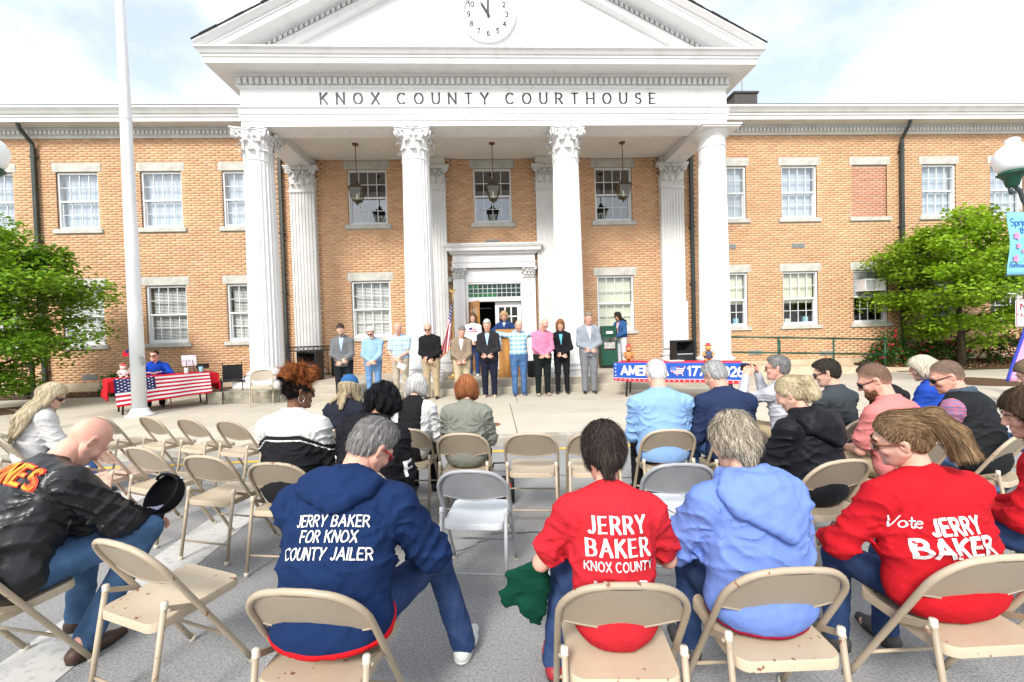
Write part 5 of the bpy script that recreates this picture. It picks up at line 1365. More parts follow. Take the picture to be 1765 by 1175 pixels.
def arc_pts(c, r_, a0, a1, n, f): return [f(c[0]+r_*math.cos(a), c[1]+r_*math.sin(a)) for a in np.linspace(a0, a1, n)]
# frame: the tube that makes the back hoop and runs down to the front feet; side view is one straight line
FT, TP = np.array([.222, .0]), np.array([-.215, .775])           # (y, z) of the front foot and of the hoop top
def on_line(z): return FT[0]+(TP[0]-FT[0])*(z-FT[1])/(TP[1]-FT[1])
def frame_pts():
    hw = .223; P = []
    for z in np.linspace(0.012, .60, 8): P.append((hw, on_line(z), z))
    rc = .145
    for a in np.linspace(0, PI/2, 9)[1:]: P.append((hw-rc+rc*math.cos(a), 0, .625+rc*math.sin(a)))
    Q = [(-x, y, z) for x, y, z in P[::-1]]
    mid_ = [(x, 0, .775-.0*abs(x)) for x in (.05, 0, -.05)]
    P = P+mid_+Q
    return [(x, on_line(z), z) for x, y, z in P]
FP = frame_pts()
frame_v = MB().tube(FP, .0125, 10)
def back_panel():
    nx, nz = 15, 9; V = []; F = []
    def top(x): 
        hw, rc = .212, .138
        return .765 if abs(x) < hw-rc else .625+math.sqrt(max(0, rc*rc-(abs(x)-(hw-rc))**2))*1.0
    for x in np.linspace(-.211, .211, nx):
        zb_ = .585-.028*math.cos(x/.211*PI/2); zt_ = max(top(x), zb_+.03)
        for t in np.linspace(0, 1, nz):
            z = zb_+(zt_-zb_)*t; V.append((x, on_line(z)-.020*math.cos(x/.211*PI/2)+.004, z))
    F = [(i*nz+j, (i+1)*nz+j, (i+1)*nz+j+1, i*nz+j+1) for i in range(nx-1) for j in range(nz-1)]
    mb = MB(); V = np.array(V); mb.raw(V, F); mb.raw(V+np.array([0, .004, 0]), [f[::-1] for f in F])
    edge = [tuple(V[i*nz]+np.array([0, .002, 0])) for i in range(nx)]
    mb.tube(edge, .0055, 6)
    return mb
def seat_mesh(m):
    P = rrect(-.19, .19, -.19, .20, .05, 6)
    P = [(x*(1.0+.04*(y+.19)/.39), y) for x, y in P]
    n = len(P); V = []; 
    rings = [(1.0, .402), (1.0, .432), (.985, .440), (.90, .438), (.55, .434)]
    for s, z in rings: V += [(x*s, y*s, z-(.012 if s < .95 else 0)*0) for x, y in P]
    F = [(k*n+i, k*n+(i+1) % n, (k+1)*n+(i+1) % n, (k+1)*n+i) for k in range(len(rings)-1) for i in range(n)]
    F.append(tuple((len(rings)-1)*n+i for i in range(n)))
    V2 = [(x*.97, y*.97, .404) for x, y in P]; b = len(V); V += V2
    F += [(i, b+i, b+(i+1) % n, (i+1) % n) for i in range(n)]; F.append(tuple(b+i for i in range(n))[::-1])
    me = make_mesh('seat', V, F, m); 
    return me
RLT, RLB = (-.150, .505), (-.232, .012)
def rear_leg(sx): return MB().tube([(sx*.205, RLT[0], RLT[1]), (sx*.208, RLB[0], RLB[1])], .0115, 10)
def link_bar(sx): return MB().obox((sx*.214, (RLT[0]+on_line(.455))/2, .468), (.004, abs(RLT[0]-on_line(.455))/2+.012, .011), rotx(-.45)).sphere((sx*.219, RLT[0]+.01, .485), .008, 8, 5).sphere((sx*.219, on_line(.455), .452), .008, 8, 5)
def stretcher(y, z, hw): return MB().tube([(-hw, y, z), (hw, y, z)], .0075, 8)
def cap(sx): return MB().lathe([(.0138, -.006), (.0145, .0), (.0135, .004), (.0138, .018), (.012, .024)], (sx*.205, RLT[0]+.001, RLT[1]-.006), 12)
def foot(sx, y): return MB().lathe([(.016, 0), (.016, .02), (.0135, .03)], (sx, y, 0.0), 10)
_chair_cache = {}
def chair_meshes(kind):
    if kind in _chair_cache: return _chair_cache[kind]
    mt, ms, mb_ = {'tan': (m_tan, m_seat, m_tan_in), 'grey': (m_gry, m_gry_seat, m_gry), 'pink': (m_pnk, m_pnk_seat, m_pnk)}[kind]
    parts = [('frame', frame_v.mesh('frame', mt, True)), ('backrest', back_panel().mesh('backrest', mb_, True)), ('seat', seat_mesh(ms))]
    for sx in (-1, 1):
        parts.append(('rear_leg', rear_leg(sx).mesh('rear_leg', mt, True))); parts.append(('hinge_link', link_bar(sx).mesh('hinge_link', mt)))
        parts.append(('leg_cap', cap(sx).mesh('leg_cap', m_capw if kind != 'grey' else m_gry_seat, True)))
        parts.append(('foot_cap', foot(sx*.208, RLB[0]).mesh('foot_cap', m_capw, True))); parts.append(('foot_cap', foot(sx*.223, on_line(.012)).mesh('foot_cap', m_capw, True)))
    parts.append(('stretcher', stretcher(RLB[0]+.045*.4+.01, .135, .205).mesh('stretcher', mt, True))); parts.append(('stretcher', stretcher(on_line(.20), .20, .221).mesh('stretcher', mt, True)))
    _chair_cache[kind] = parts
    return parts
_first_seat = {}
def chair(x, y, deg, label, kind='tan', z=0.0, group='folding chairs set out in rows'):
    root = empty('folding_chair', (x, y, z), rad(deg)); tag(root, label, 'chair', group)
    for nm, me in chair_meshes(kind): link(nm, me, root)
    return root
for k_ in ('tan', 'grey', 'pink'):
    for nm, me in chair_meshes(k_):
        if nm in ('seat',):
            bm = bmesh.new(); bm.from_mesh(me)
            for e in bm.edges: e.smooth = not (len(e.link_faces) == 2 and e.calc_face_angle(0) > rad(50))
            for f in bm.faces: f.smooth = True
            bm.to_mesh(me); bm.free()

# ================================================================== people
def smin(a, b, k):
    h = np.clip(.5+.5*(b-a)/k, 0, 1); return b+(a-b)*h-k*h*(1-h)
class Shape:
    """A signed-distance body: rounded cones and ellipsoids blended smoothly, then meshed."""
    def __init__(s): s.P = []
    def cone(s, a, b, ra, rb, k=.03, flat=None):
        a = np.asarray(a, float); b = np.asarray(b, float); R_ = max(ra, rb)
        if flat is not None: R_ *= max(1.0, flat[1])
        s.P.append(('c', a, b, ra, rb, flat, k, np.minimum(a, b)-R_, np.maximum(a, b)+R_)); return s
    def chain(s, pts, rs, k=.03, flat=None):
        for i in range(len(pts)-1): s.cone(pts[i], pts[i+1], rs[i], rs[i+1], k, flat)
        return s
    def ell(s, c, r, R=None, k=.03):
        c = np.asarray(c, float); r = np.asarray(r, float); R = np.eye(3) if R is None else np.asarray(R, float); m = np.max(r)
        s.P.append(('e', c, r, R, None, None, k, c-m, c+m)); return s
    def field(s, h, extra=None, margin=.03, post=None):
        lo = np.min([p[7] for p in s.P], 0)-margin-h*2; hi = np.max([p[8] for p in s.P], 0)+margin+h*2
        return Field(s, lo, hi, h, margin, post)
class Field:
    def __init__(f, shp, lo, hi, h, margin, post):
        n = np.ceil((hi-lo)/h).astype(int)+1; f.lo, f.h, f.n = lo, h, n
        f.ax = [ (lo[i]+h*np.arange(n[i])).astype(np.float32) for i in range(3)]
        D = np.full(n, .2, np.float32)
        for p in shp.P:
            k = p[6]; m = margin+k
            i0 = np.maximum(0, np.floor((p[7]-m-lo)/h).astype(int)); i1 = np.minimum(n, np.ceil((p[8]+m-lo)/h).astype(int)+1)
            sl = tuple(slice(a, b) for a, b in zip(i0, i1))
            x = f.ax[0][sl[0]][:, None, None]; y = f.ax[1][sl[1]][None, :, None]; z = f.ax[2][sl[2]][None, None, :]
            if p[0] == 'c':
                a, b, ra, rb, flat = p[1], p[2], p[3], p[4], p[5]; ba = b-a; L2 = ba@ba+1e-12
                px, py, pz = x-a[0], y-a[1], z-a[2]
                t = np.clip((px*ba[0]+py*ba[1]+pz*ba[2])/L2, 0, 1)
                qx, qy, qz = px-t*ba[0], py-t*ba[1], pz-t*ba[2]; sc = 1.0
                if flat is not None:
                    nn, s_ = flat; q = (qx*nn[0]+qy*nn[1]+qz*nn[2])*(1/s_-1); qx, qy, qz = qx+q*nn[0], qy+q*nn[1], qz+q*nn[2]; sc = min(1, s_)*.5+.5
                d = (np.sqrt(qx*qx+qy*qy+qz*qz)-(ra+(rb-ra)*t))*sc
            else:
                c, r_, R = p[1], p[2], p[3]; px, py, pz = x-c[0], y-c[1], z-c[2]
                u = [(px*R[0, j]+py*R[1, j]+pz*R[2, j])/r_[j] for j in range(3)]
                k0 = np.sqrt(u[0]**2+u[1]**2+u[2]**2)+1e-6; k1 = np.sqrt((u[0]/r_[0])**2+(u[1]/r_[1])**2+(u[2]/r_[2])**2)+1e-6
                d = k0*(k0-1)/k1
            D[sl] = smin(D[sl], d.astype(np.float32), k)
        f.D = D
        if post is not None: f.D = post(D, f.ax[0][:, None, None], f.ax[1][None, :, None], f.ax[2][None, None, :]).astype(np.float32)
        f.D[0], f.D[-1] = .2, .2; f.D[:, 0], f.D[:, -1] = .2, .2; f.D[:, :, 0], f.D[:, :, -1] = .2, .2
    def sample(f, P):
        g = (np.asarray(P, float)-f.lo)/f.h; g = np.clip(g, 0, np.array(f.n)-1.001); i = g.astype(int); t = g-i
        D = f.D; x, y, z = i[..., 0], i[..., 1], i[..., 2]; a, b, c = t[..., 0], t[..., 1], t[..., 2]
        return ((D[x, y, z]*(1-a)+D[x+1, y, z]*a)*(1-b)+(D[x, y+1, z]*(1-a)+D[x+1, y+1, z]*a)*b)*(1-c)+((D[x, y, z+1]*(1-a)+D[x+1, y, z+1]*a)*(1-b)+(D[x, y+1, z+1]*(1-a)+D[x+1, y+1, z+1]*a)*b)*c
    def grad(f, P):
        e = f.h; P = np.asarray(P, float)
        g = np.stack([f.sample(P+np.eye(3)[i]*e)-f.sample(P-np.eye(3)[i]*e) for i in range(3)], -1)
        return g/(np.linalg.norm(g, axis=-1, keepdims=True)+1e-9)
    def mesh(f):
        D = f.D; S = D < 0; n = np.array(D.shape)-1
        acc = np.zeros((*n, 3), np.float32); cnt = np.zeros(n, np.float32)
        for ax in range(3):
            sl0 = [slice(None)]*3; sl1 = [slice(None)]*3; sl0[ax] = slice(0, -1); sl1[ax] = slice(1, None)
            A, B = D[tuple(sl0)], D[tuple(sl1)]; cr = (S[tuple(sl0)] != S[tuple(sl1)])
            t = np.where(cr, A/(A-B+1e-12), 0).astype(np.float32); o1, o2 = [i for i in range(3) if i != ax]
            for da in (0, 1):
                for db in (0, 1):
                    s = [slice(None)]*3; s[o1] = slice(da, da+n[o1]); s[o2] = slice(db, db+n[o2]); s = tuple(s)
                    c = cr[s].astype(np.float32); cnt += c; acc[..., ax] += t[s]*c; acc[..., o1] += da*c; acc[..., o2] += db*c
        act = cnt > 0; idx = np.full(n, -1, np.int64); ii = np.argwhere(act); idx[act] = np.arange(len(ii))
        V = f.lo+(ii+acc[act]/cnt[act][:, None])*f.h; Fs = []
        for ax in range(3):
            sl0 = [slice(1, -1)]*3; sl1 = [slice(1, -1)]*3; sl0[ax] = slice(0, -1); sl1[ax] = slice(1, None)
            a, b = S[tuple(sl0)], S[tuple(sl1)]; e = np.argwhere(a != b); o1, o2 = (ax+1) % 3, (ax+2) % 3
            if len(e) == 0: continue
            off = np.ones(3, int); off[ax] = 0; g = e+off; sg = a[tuple(e.T)]
            def cell(d1, d2): q = g.copy(); q[:, o1] -= d1; q[:, o2] -= d2; return idx[q[:, 0], q[:, 1], q[:, 2]]
            Q = np.stack([cell(1, 1), cell(0, 1), cell(0, 0), cell(1, 0)], 1); Q[~sg] = Q[~sg][:, ::-1]; Fs.append(Q)
        Fa = np.concatenate(Fs); Fa = Fa[(Fa >= 0).all(1)]
        return V, Fa

def relax(V, F, it=1, w=.5):
    for _ in range(it):
        S = np.zeros_like(V); c = np.zeros(len(V))
        for i in range(4):
            np.add.at(S, F[:, i], V[F[:, (i+1) % 4]]); np.add.at(S, F[:, i], V[F[:, (i+3) % 4]]); np.add.at(c, F[:, i], 2)
        V = V*(1-w)+w*S/np.maximum(c, 1)[:, None]
    return V
def sfold(seed):
    """Cloth folds: a few warped plane waves, metres in, metres out."""
    r = np.random.RandomState(seed); W = []
    for k in range(5):
        d = r.normal(0, 1, 3)*np.array([1, .6, 1.3]); d /= np.linalg.norm(d); e = r.normal(0, 1, 3); W.append((d*r.uniform(22, 52), e*r.uniform(7, 13), r.uniform(0, 6.3), r.uniform(1.2, 2.6)))
    def fn(x, y, z):
        s = 0
        for d, e, ph, wv in W: 
            q = np.sin(d[0]*x+d[1]*y+d[2]*z+wv*np.sin(e[0]*x+e[1]*y+e[2]*z)+ph); s = s+(1-np.abs(q))**2
        return s/5-.33
    return fn

# ---- head template (origin mid-skull, y forward, z up)
def head_shape(fem=False, jaw=1.0, bulk=1.0):
    s = Shape()
    s.ell((0, -.016, .032), (.077, .097, .095), k=.01)
    s.ell((0, .028, -.035), (.064*bulk, .068, .088), k=.04)
    s.ell((0, .048, -.092), (.046*jaw*bulk, .046, .036), k=.03)
    for sx in (-1, 1):
        s.cone((sx*.058, .005, -.05), (sx*.03, .055, -.10), .022*bulk, .02*jaw, .03)
        s.ell((sx*.043, .068, -.03), (.022, .02, .02), k=.025)
    s.cone((-.034, .085, .022), (.034, .085, .022), .011 if not fem else .008, .011 if not fem else .008, .02)
    s.cone((0, .094, .012), (0, .112, -.03), .0085, .0135, .012)
    for sx in (-1, 1): s.ell((sx*.011, .104, -.034), (.009, .010, .008), k=.01)
    s.cone((-.018, .094, -.066), (.018, .094, -.066), .0075, .0075, .008); s.cone((-.014, .093, -.078), (.014, .093, -.078), .008, .008, .008)
    s.ell((0, .088, -.112), (.02, .016, .015), k=.02)
    for sx in (-1, 1):
        R = rotz(sx*.35) @ rotx(-.15)
        s.ell((sx*.083, -.010, -.008), (.008, .019, .032), R, .008); s.ell((sx*.086, -.018, .004), (.007, .016, .022), R, .006)
    return s
def head_post(D, x, y, z):
    for sx in (-1, 1):
        d = np.sqrt((x-sx*.032)**2+((y-.106)*1.0)**2+((z-.0)*1.25)**2)-.0175
        D = np.maximum(D, -d*.7)if False else -smin(-D, d, .012)
        e = np.sqrt((x-sx*.031)**2+(y-.079)**2+((z+.001)*1.2)**2)-.0145
        D = smin(D, e, .004)
        c = np.sqrt(((x-sx*.090)*1.0)**2+(y+.004)**2+((z+.006)*.8)**2)-.008; D = -smin(-D, c, .006)
    return D
def hi_head(fem): 
    f = head_shape(fem, .88 if fem else 1.0).field(.0052, margin=.02, post=head_post); V, F = f.mesh(); return V, F
HEADS = {False: hi_head(False), True: hi_head(True)}

# ---- hand template: wrist at origin, fingers +Y, palm faces -Z; thumb on -X (a right hand)
def hand_shape(curl):
    s = Shape(); s.cone((0, -.035, 0), (0, .01, 0), .024, .026, .02, ((0, 0, 1), .75))
    for x0, x1 in ((-.026, -.030), (-.009, -.011), (.009, .010), (.024, .028)): s.cone((x0*.7, .01, 0), (x1, .078, 0), .016, .0135, .015, ((0, 0, 1), .8))
    for (x, y0, L_, sp) in ((-.030, .085, .074, -.05), (-.0105, .089, .083, -.01), (.0095, .086, .077, .03), (.028, .077, .060, .09)):
        p = np.array([x, y0, 0.0]); a = curl*.6; r0 = .0088
        for j, fr in enumerate((.44, .31, .25)):
            q = p+L_*fr*np.array([sp*math.cos(a), math.cos(a), -math.sin(a)]); s.cone(p, q, r0, r0*.92, .004); p = q; a += curl*.9; r0 *= .92
    p = np.array([-.022, .012, -.004]); 
    for d, L_, r0 in (((-.62, .72, -.3), .045, .0125), ((-.30, .85, -.42), .034, .0105), ((-.1, .9, -.45), .026, .0092)):
        d = np.array(d)/np.linalg.norm(d); q = p+d*L_; s.cone(p, q, r0, r0*.92, .006); p = q
    return s
HANDS = {}
def hand_mesh(curl):
    if curl not in HANDS: HANDS[curl] = hand_shape(curl).field(.0046, margin=.012).mesh()
    return HANDS[curl]
def frame_from(y, zhint):
    y = np.asarray(y, float)/np.linalg.norm(y); z = np.asarray(zhint, float); z = z-y*(z@y); z /= np.linalg.norm(z)+1e-9; x = np.cross(y, z); return np.stack([x, y, z], 1)
def ik(S_, T_, l1, l2, pole):
    d = T_-S_; L_ = np.linalg.norm(d); Lc = min(L_, (l1+l2)*.995); u = d/L_; T2 = S_+u*Lc
    a = math.acos(max(-1, min(1, (l1*l1+Lc*Lc-l2*l2)/(2*l1*Lc)))); p = np.asarray(pole, float); p = p-u*(p@u); p /= np.linalg.norm(p)+1e-9
    return S_+u*l1*math.cos(a)+p*l1*math.sin(a), T2

# ---- materials for people
def skin(name, c): 
    m = mat(name, c, .55, .35, col2=tuple(v*k for v, k in zip(c, (.93, .80, .76))), vscale=14, detail=4, vrange=(.35, .75), bump=.12, bscale=160, bdist=.002, subsurf=.12); return m
SK = {'fair': skin('skin_fair', (.66, .41, .31)), 'pink': skin('skin_pink', (.68, .38, .29)), 'tan': skin('skin_tan', (.52, .29, .19)), 'brown': skin('skin_brown', (.20, .095, .055))}
def cloth(name, c, rough=.9, var=.12, sheen=.0, bump=.45, bscale=24, col2=None, vscale=7): return mat('cloth_'+name, c, rough, .1, var=var, vscale=vscale, detail=5, bump=bump, bscale=bscale, bdist=.012 if bscale < 60 else .003, sheen=sheen, col2=col2)
def denim(name, c): return mat('denim_'+name, c, .9, .15, col2=tuple(min(1, v*1.55+.02) for v in c), vscale=9, detail=6, vrange=(.45, .8), bump=.4, bscale=420, bdist=.002)
def plaid(name, base, c1, c2, s=16.0, thin=.22):
    key = 'cloth_'+name
    if key in MATS: return MATS[key]
    m = bpy.data.materials.new(key); m.use_nodes = True; n = m.node_tree; lk = n.links.new; b = n.nodes['Principled BSDF']; b.inputs['Roughness'].default_value = .9; b.inputs['Specular IOR Level'].default_value = .15
    tc_ = n.nodes.new('ShaderNodeTexCoord'); sp_ = n.nodes.new('ShaderNodeSeparateXYZ'); lk(tc_.outputs['Object'], sp_.inputs[0]); prev = None
    col = n.nodes.new('ShaderNodeRGB'); col.outputs[0].default_value = (*base, 1); cur = col.outputs[0]
    for ax, c, off in (('X', c1, 0), ('Z', c2, .3), ('X', c2, .5), ('Z', c1, .8)):
        mu = n.nodes.new('ShaderNodeMath'); mu.operation = 'MULTIPLY_ADD'; mu.inputs[1].default_value = s; mu.inputs[2].default_value = off; lk(sp_.outputs[ax], mu.inputs[0])
        fr = n.nodes.new('ShaderNodeMath'); fr.operation = 'FRACT'; lk(mu.outputs[0], fr.inputs[0]); ls = n.nodes.new('ShaderNodeMath'); ls.operation = 'LESS_THAN'; ls.inputs[1].default_value = thin; lk(fr.outputs[0], ls.inputs[0])
        sc_ = n.nodes.new('ShaderNodeMath'); sc_.operation = 'MULTIPLY'; sc_.inputs[1].default_value = .6; lk(ls.outputs[0], sc_.inputs[0])
        mi = n.nodes.new('ShaderNodeMix'); mi.data_type = 'RGBA'; lk(sc_.outputs[0], mi.inputs['Factor']); lk(cur, mi.inputs['A']); mi.inputs['B'].default_value = (*c, 1); cur = mi.outputs['Result']
    lk(cur, b.inputs['Base Color']); MATS[key] = m
    return m
m_hair = mat('hair', (1, 1, 1), .7, .05, attr='tone', bump=.3, bscale=260, stretch=(1, 1, .25), bdist=.003, col2=(.82, .82, .82), vscale=60)
m_eye = mat('eye_dark', (.02, .015, .012), .2, .5); m_lens = mat('sunglass_lens', (.008, .008, .009), .1, .6); m_frame = mat('glasses_frame', (.02, .018, .016), .4, .4); m_tort = mat('tortoise_frame', (.16, .05, .02), .3, .5)

def hair_build(tf, style, c1, c2, Rh, gl, parent, M3, ho, near=False, seed=0, extra=None, len_=.3, skinc=(.5, .3, .22)):
    """Hair in head space; gl = gravity in head space. Mesh cap plus, for heads close to the camera, loose strand ribbons."""
    r = np.random.RandomState(seed+100); s = Shape(); cut = None; off = .010; lump = .0035; fr = 90
    crown = np.array([0, -.04, .12])
    cap_r = np.array([.077, .097, .095])
    def base(o, sc=(1, 1, 1)): s.ell((0, -.018, .032), (cap_r+o)*np.array(sc), k=.02)
    zcut = None
    Ri = np.linalg.inv(Rh)
    def drape(q, L_, n=7):
        P = [np.asarray(q, float)]; p = Rh @ P[0]+ho
        for i in range(n):
            p = p+np.array([0, 0, -1.0])*L_/n+r.normal(0, .003, 3)
            if tf is not None:
                for _ in range(7):
                    d = tf.sample(p[None])[0]
                    if d < .026 and ((p > tf.lo) & (p < tf.lo+tf.h*(np.array(tf.n)-1))).all():
                        g_ = tf.grad(p[None])[0]; g_[2] = min(g_[2], 0.0)*.3; g_ = g_+np.array([0, -.35, 0]); p = p+g_/np.linalg.norm(g_)*min(.05, (.030-d)*1.2)
            P.append(Ri @ (p-ho))
        return P
    if style in ('short', 'neat'):
        base(.010 if style == 'short' else .007); s.ell((0, -.055, -.02), (.066, .05, .06), k=.03)
        s.ell((0, .03, .098), (.055, .05, .024), k=.03)
        zcut = ([-.11, -.06, -.02, .02, .055, .085, .12], [-.085, -.08, -.022, .012, .062, .088, .095])
    elif style == 'buzz':
        base(.004); s.ell((0, -.055, -.02), (.060, .046, .055), k=.03); zcut = ([-.11, -.06, -.02, .02, .055, .085, .12], [-.07, -.065, -.02, .01, .06, .085, .09]); lump = .001
    elif style == 'fringe':       # bald on top
        base(.006); s.ell((0, -.055, -.02), (.062, .048, .055), k=.03); zcut = ([-.11, -.06, -.02, .02, .055, .12], [-.08, -.075, -.02, .0, .05, .06]); lump = .002
    elif style == 'shaggy':       # short layered, tapering to the nape
        base(.020); s.ell((0, -.065, -.01), (.078, .055, .075), k=.03); s.cone((0, -.075, -.06), (0, -.066, -.125), .045, .018, .03)
        for sx in (-1, 1): s.cone((sx*.075, -.02, .0), (sx*.068, .0, -.06), .022, .012, .02)
        zcut = ([-.14, -.06, .0, .03, .06, .12], [-.16, -.15, -.085, -.03, .05, .07]); lump = .006; fr = 60
    elif style == 'bob':
        base(.022); 
        for a in np.linspace(-1.95, 1.95, 12):
            d = np.array([math.sin(a), -math.cos(a), 0]); q = np.array([.085*d[0], .10*d[1]-.02, .02]); P_ = drape(q, len_*.62, 4); s.chain(P_, np.linspace(.028, .020, len(P_)), .03)
        zcut = ([-.2, .03, .055, .07, .12], [-.4, -.4, -.02, .055, .075]); lump = .005
    elif style in ('long', 'curly', 'wavy'):
        base(.024 if style != 'curly' else .032)
        n_ = 11
        for i, a in enumerate(np.linspace(-2.05, 2.05, n_)):
            d = np.array([math.sin(a), -math.cos(a), 0]); q = np.array([.08*d[0], .096*d[1]-.02, .02]); L_ = len_*(1-.25*abs(a)/2.35)*r.uniform(.85, 1.1)
            P_ = drape(q*np.array([1.06, 1.06, 1]), L_); s.chain(P_, np.interp(np.linspace(0, 1, len(P_)), [0, .5, 1], [.03, .030 if style != 'curly' else .042, .012 if style != 'curly' else .03]), .03)
        zcut = ([-.3, .02, .05, .07, .12], [-.9, -.9, -.03, .055, .08]); lump = .004 if style == 'long' else (.017 if style == 'curly' else .010); fr = 45 if style != 'long' else 70
    elif style == 'pony':
        base(.010); s.ell((0, -.055, -.02), (.066, .05, .06), k=.03); zcut = ([-.14, -.06, -.02, .02, .055, .085, .12], [-.10, -.09, -.03, .0, .045, .076, .085])
        a0 = extra['anchor']; pts = [np.array(a0)]+([np.array(q) for q in extra['tail']] if 'tail' in extra else [np.array(a0)+Ri @ np.array(q) for q in extra['tail_w']]); extra['tail'] = pts[1:]; s.chain(pts, extra['r'], .02)
    elif style == 'puff':         # curls piled on top above a headband
        base(.006); 
        for k in range(60):
            a = r.uniform(0, 2*PI); q = r.uniform(0, .105); s.ell((q*math.cos(a), -.020+q*math.sin(a)*1.15, .115+r.uniform(-.035, .11)*(1-q/.16)), np.ones(3)*r.uniform(.026, .042), k=.012)
        zcut = ([-.2, -.02, .05, .12], [-.09, -.04, .02, .05]); lump = .012; fr = 38
    elif style == 'beanie_long':
        for i, a in enumerate(np.linspace(-1.9, 1.9, 9)):
            d = np.array([math.sin(a), -math.cos(a), 0]); q = np.array([.082*d[0], .09*d[1]-.02, .01]); P_ = drape(q*1.08, len_*r.uniform(.9, 1.25), 5); s.chain(P_, np.linspace(.026, .011, len(P_)), .025)
        lump = .005
    fx = r.uniform(0, 6.3, 4); sp2 = r.uniform(.8, 1.2, 4)
    def post(D, x, y, z):
        if zcut is not None:
            zm = np.interp(np.asarray(y).ravel(), zcut[0], zcut[1]).reshape(np.shape(y)); D = np.maximum(D, (zm-z)*.8)
        if style == 'fringe': D = np.maximum(D, z-.045-.3*np.maximum(0, y))
        an = np.arctan2(x, -(y+.02)); 
        D = D+lump*(np.sin(an*fr*.28*sp2[0]+z*fr*.5+fx[0]+2*np.sin(z*30))*.6+np.sin(an*fr*.13+x*fr*sp2[1]+y*fr*.8+fx[1])*.5+np.sin(z*fr*1.3+x*40+fx[2])*(.45 if style in ('curly', 'wavy', 'puff') else .1))
        return D
    h = .0065 if near else .010
    fld = s.field(h, margin=.03, post=post); V, F = fld.mesh()
    if len(V) == 0: return None
    an = np.arctan2(V[:, 0], -(V[:, 1]+.02)); w = .5+.5*np.sin(an*21+4*np.sin(V[:, 2]*22)+fx[0])*np.sin(V[:, 0]*70+V[:, 2]*25+fx[3]); w = np.clip(w*.8+r.uniform(0, .35, len(V)), 0, 1)
    c1, c2 = np.array(c1), np.array(c2); w = w*(.75 if near else 1); col = (c1*(1-w[:, None])+c2*w[:, None])*((.72 if max(c2) < .5 else .95) if near else 1)  # cap of near heads darkened: shade between strands put into the colour
    if zcut is not None and style in ('short', 'neat', 'buzz', 'fringe', 'pony'):
        fd = np.clip((V[:, 2]-np.interp(V[:, 1], zcut[0], zcut[1]))/(.055 if style in ('buzz', 'neat') else .025), 0, 1)[:, None]; col = col*fd+np.array(skinc)*1.12*(1-fd)
    if style == 'puff': col = np.where((V[:, 2] < .055-.3*V[:, 1])[:, None], np.array([.012, .009, .008]), col)
    VV, FF, CC = [V], [F], [col]; nb_ = len(V); tri = []
    if near:
        n = {'buzz': 1500, 'fringe': 1200, 'neat': 4000}.get(style, 4500 if style not in ('long', 'pony', 'curly', 'wavy', 'beanie_long') else 6500)
        ok_ = np.arange(len(V)) if zcut is None or style not in ('short', 'neat', 'buzz', 'fringe') else np.where(V[:, 2]-np.interp(V[:, 1], zcut[0], zcut[1]) > (.03 if style == 'buzz' else .012))[0]
        ok_ = ok_ if len(ok_) else np.arange(len(V)); pick = ok_[r.randint(0, len(ok_), n)]; Pp = V[pick].copy()+r.normal(0, .003, (n, 3)); steps = 6
        Ls = {'buzz': .012, 'fringe': .018, 'neat': .04, 'short': .055, 'shaggy': .075, 'puff': .05, 'pony': .13}.get(style, .13)*r.uniform(.6, 1.3, n)
        pts = []; side = None; rd = r.normal(0, 1, (n, 3)); lift = r.uniform(0, 1, n)**3*{'puff': .05, 'shaggy': .016, 'curly': .025, 'wavy': .02, 'bob': .012, 'buzz': .002}.get(style, .009)
        for k in range(steps):
            N_ = fld.grad(Pp); d = fld.sample(Pp); Pp = Pp-N_*(d-(.0015+lift*k/steps*1.6))[:, None]
            pts.append(Pp.copy())
            fl = Pp-crown; 
            if style == 'pony':
                a0 = np.array(extra['anchor']); inside = (Pp[:, 1] < a0[1]-.01) & (np.linalg.norm(Pp-a0, axis=1) > .05) if False else (np.linalg.norm(Pp/np.array([.1, .12, .12]), axis=1) > 1.05)
                tp_ = np.array([a0]+list(extra['tail'])); sg_ = np.diff(tp_, axis=0); sg_ /= np.linalg.norm(sg_, axis=1)[:, None]; mid_ = (tp_[1:]+tp_[:-1])/2; tail = sg_[np.argmin(np.linalg.norm(Pp[:, None]-mid_[None], axis=2), 1)]
                fl = np.where(inside[:, None], tail, (a0-Pp)/(np.linalg.norm(a0-Pp, axis=1)[:, None]+1e-6))
            elif style in ('long', 'curly', 'wavy', 'bob', 'beanie_long'): fl = fl/(np.linalg.norm(fl, axis=1)[:, None]+1e-6)*.5+gl*1.1
            else: fl = fl/(np.linalg.norm(fl, axis=1)[:, None]+1e-6)+gl*.5
            jit = {'puff': 1.6, 'curly': .7, 'wavy': .5, 'shaggy': .35, 'pony': .07, 'long': .06, 'bob': .08}.get(style, .16)
            fl = fl+rd*jit*(1 if style not in ('curly', 'wavy', 'puff') else math.sin(k*1.7+1)) 
            fl = fl-N_*np.sum(fl*N_, 1)[:, None]*.9; fl /= np.linalg.norm(fl, axis=1)[:, None]+1e-9
            if side is None: side = np.cross(fl, N_)
            Pp = Pp+fl*(Ls/steps)[:, None]
        w0 = r.uniform(.0009, .0019, n); tone = r.rand(n, 1); hc = (c1*(1-tone)+c2*tone)*r.uniform(.7, 1.3, (n, 1))
        if style == 'puff': hc = np.where((pts[0][:, 2] < .055-.3*pts[0][:, 1])[:, None], np.array([.012, .009, .008]), hc)
        RV = []
        for k in range(steps):
            ww = (w0*(1-.75*k/(steps-1)))[:, None]; RV += [pts[k]-side*ww, pts[k]+side*ww]
        RV = np.stack(RV, 1).reshape(-1, 3); b_ = nb_+np.arange(n)[:, None]*(2*steps)
        RF = np.concatenate([b_+np.array([[2*k, 2*k+1, 2*k+3, 2*k+2]]) for k in range(steps-1)])
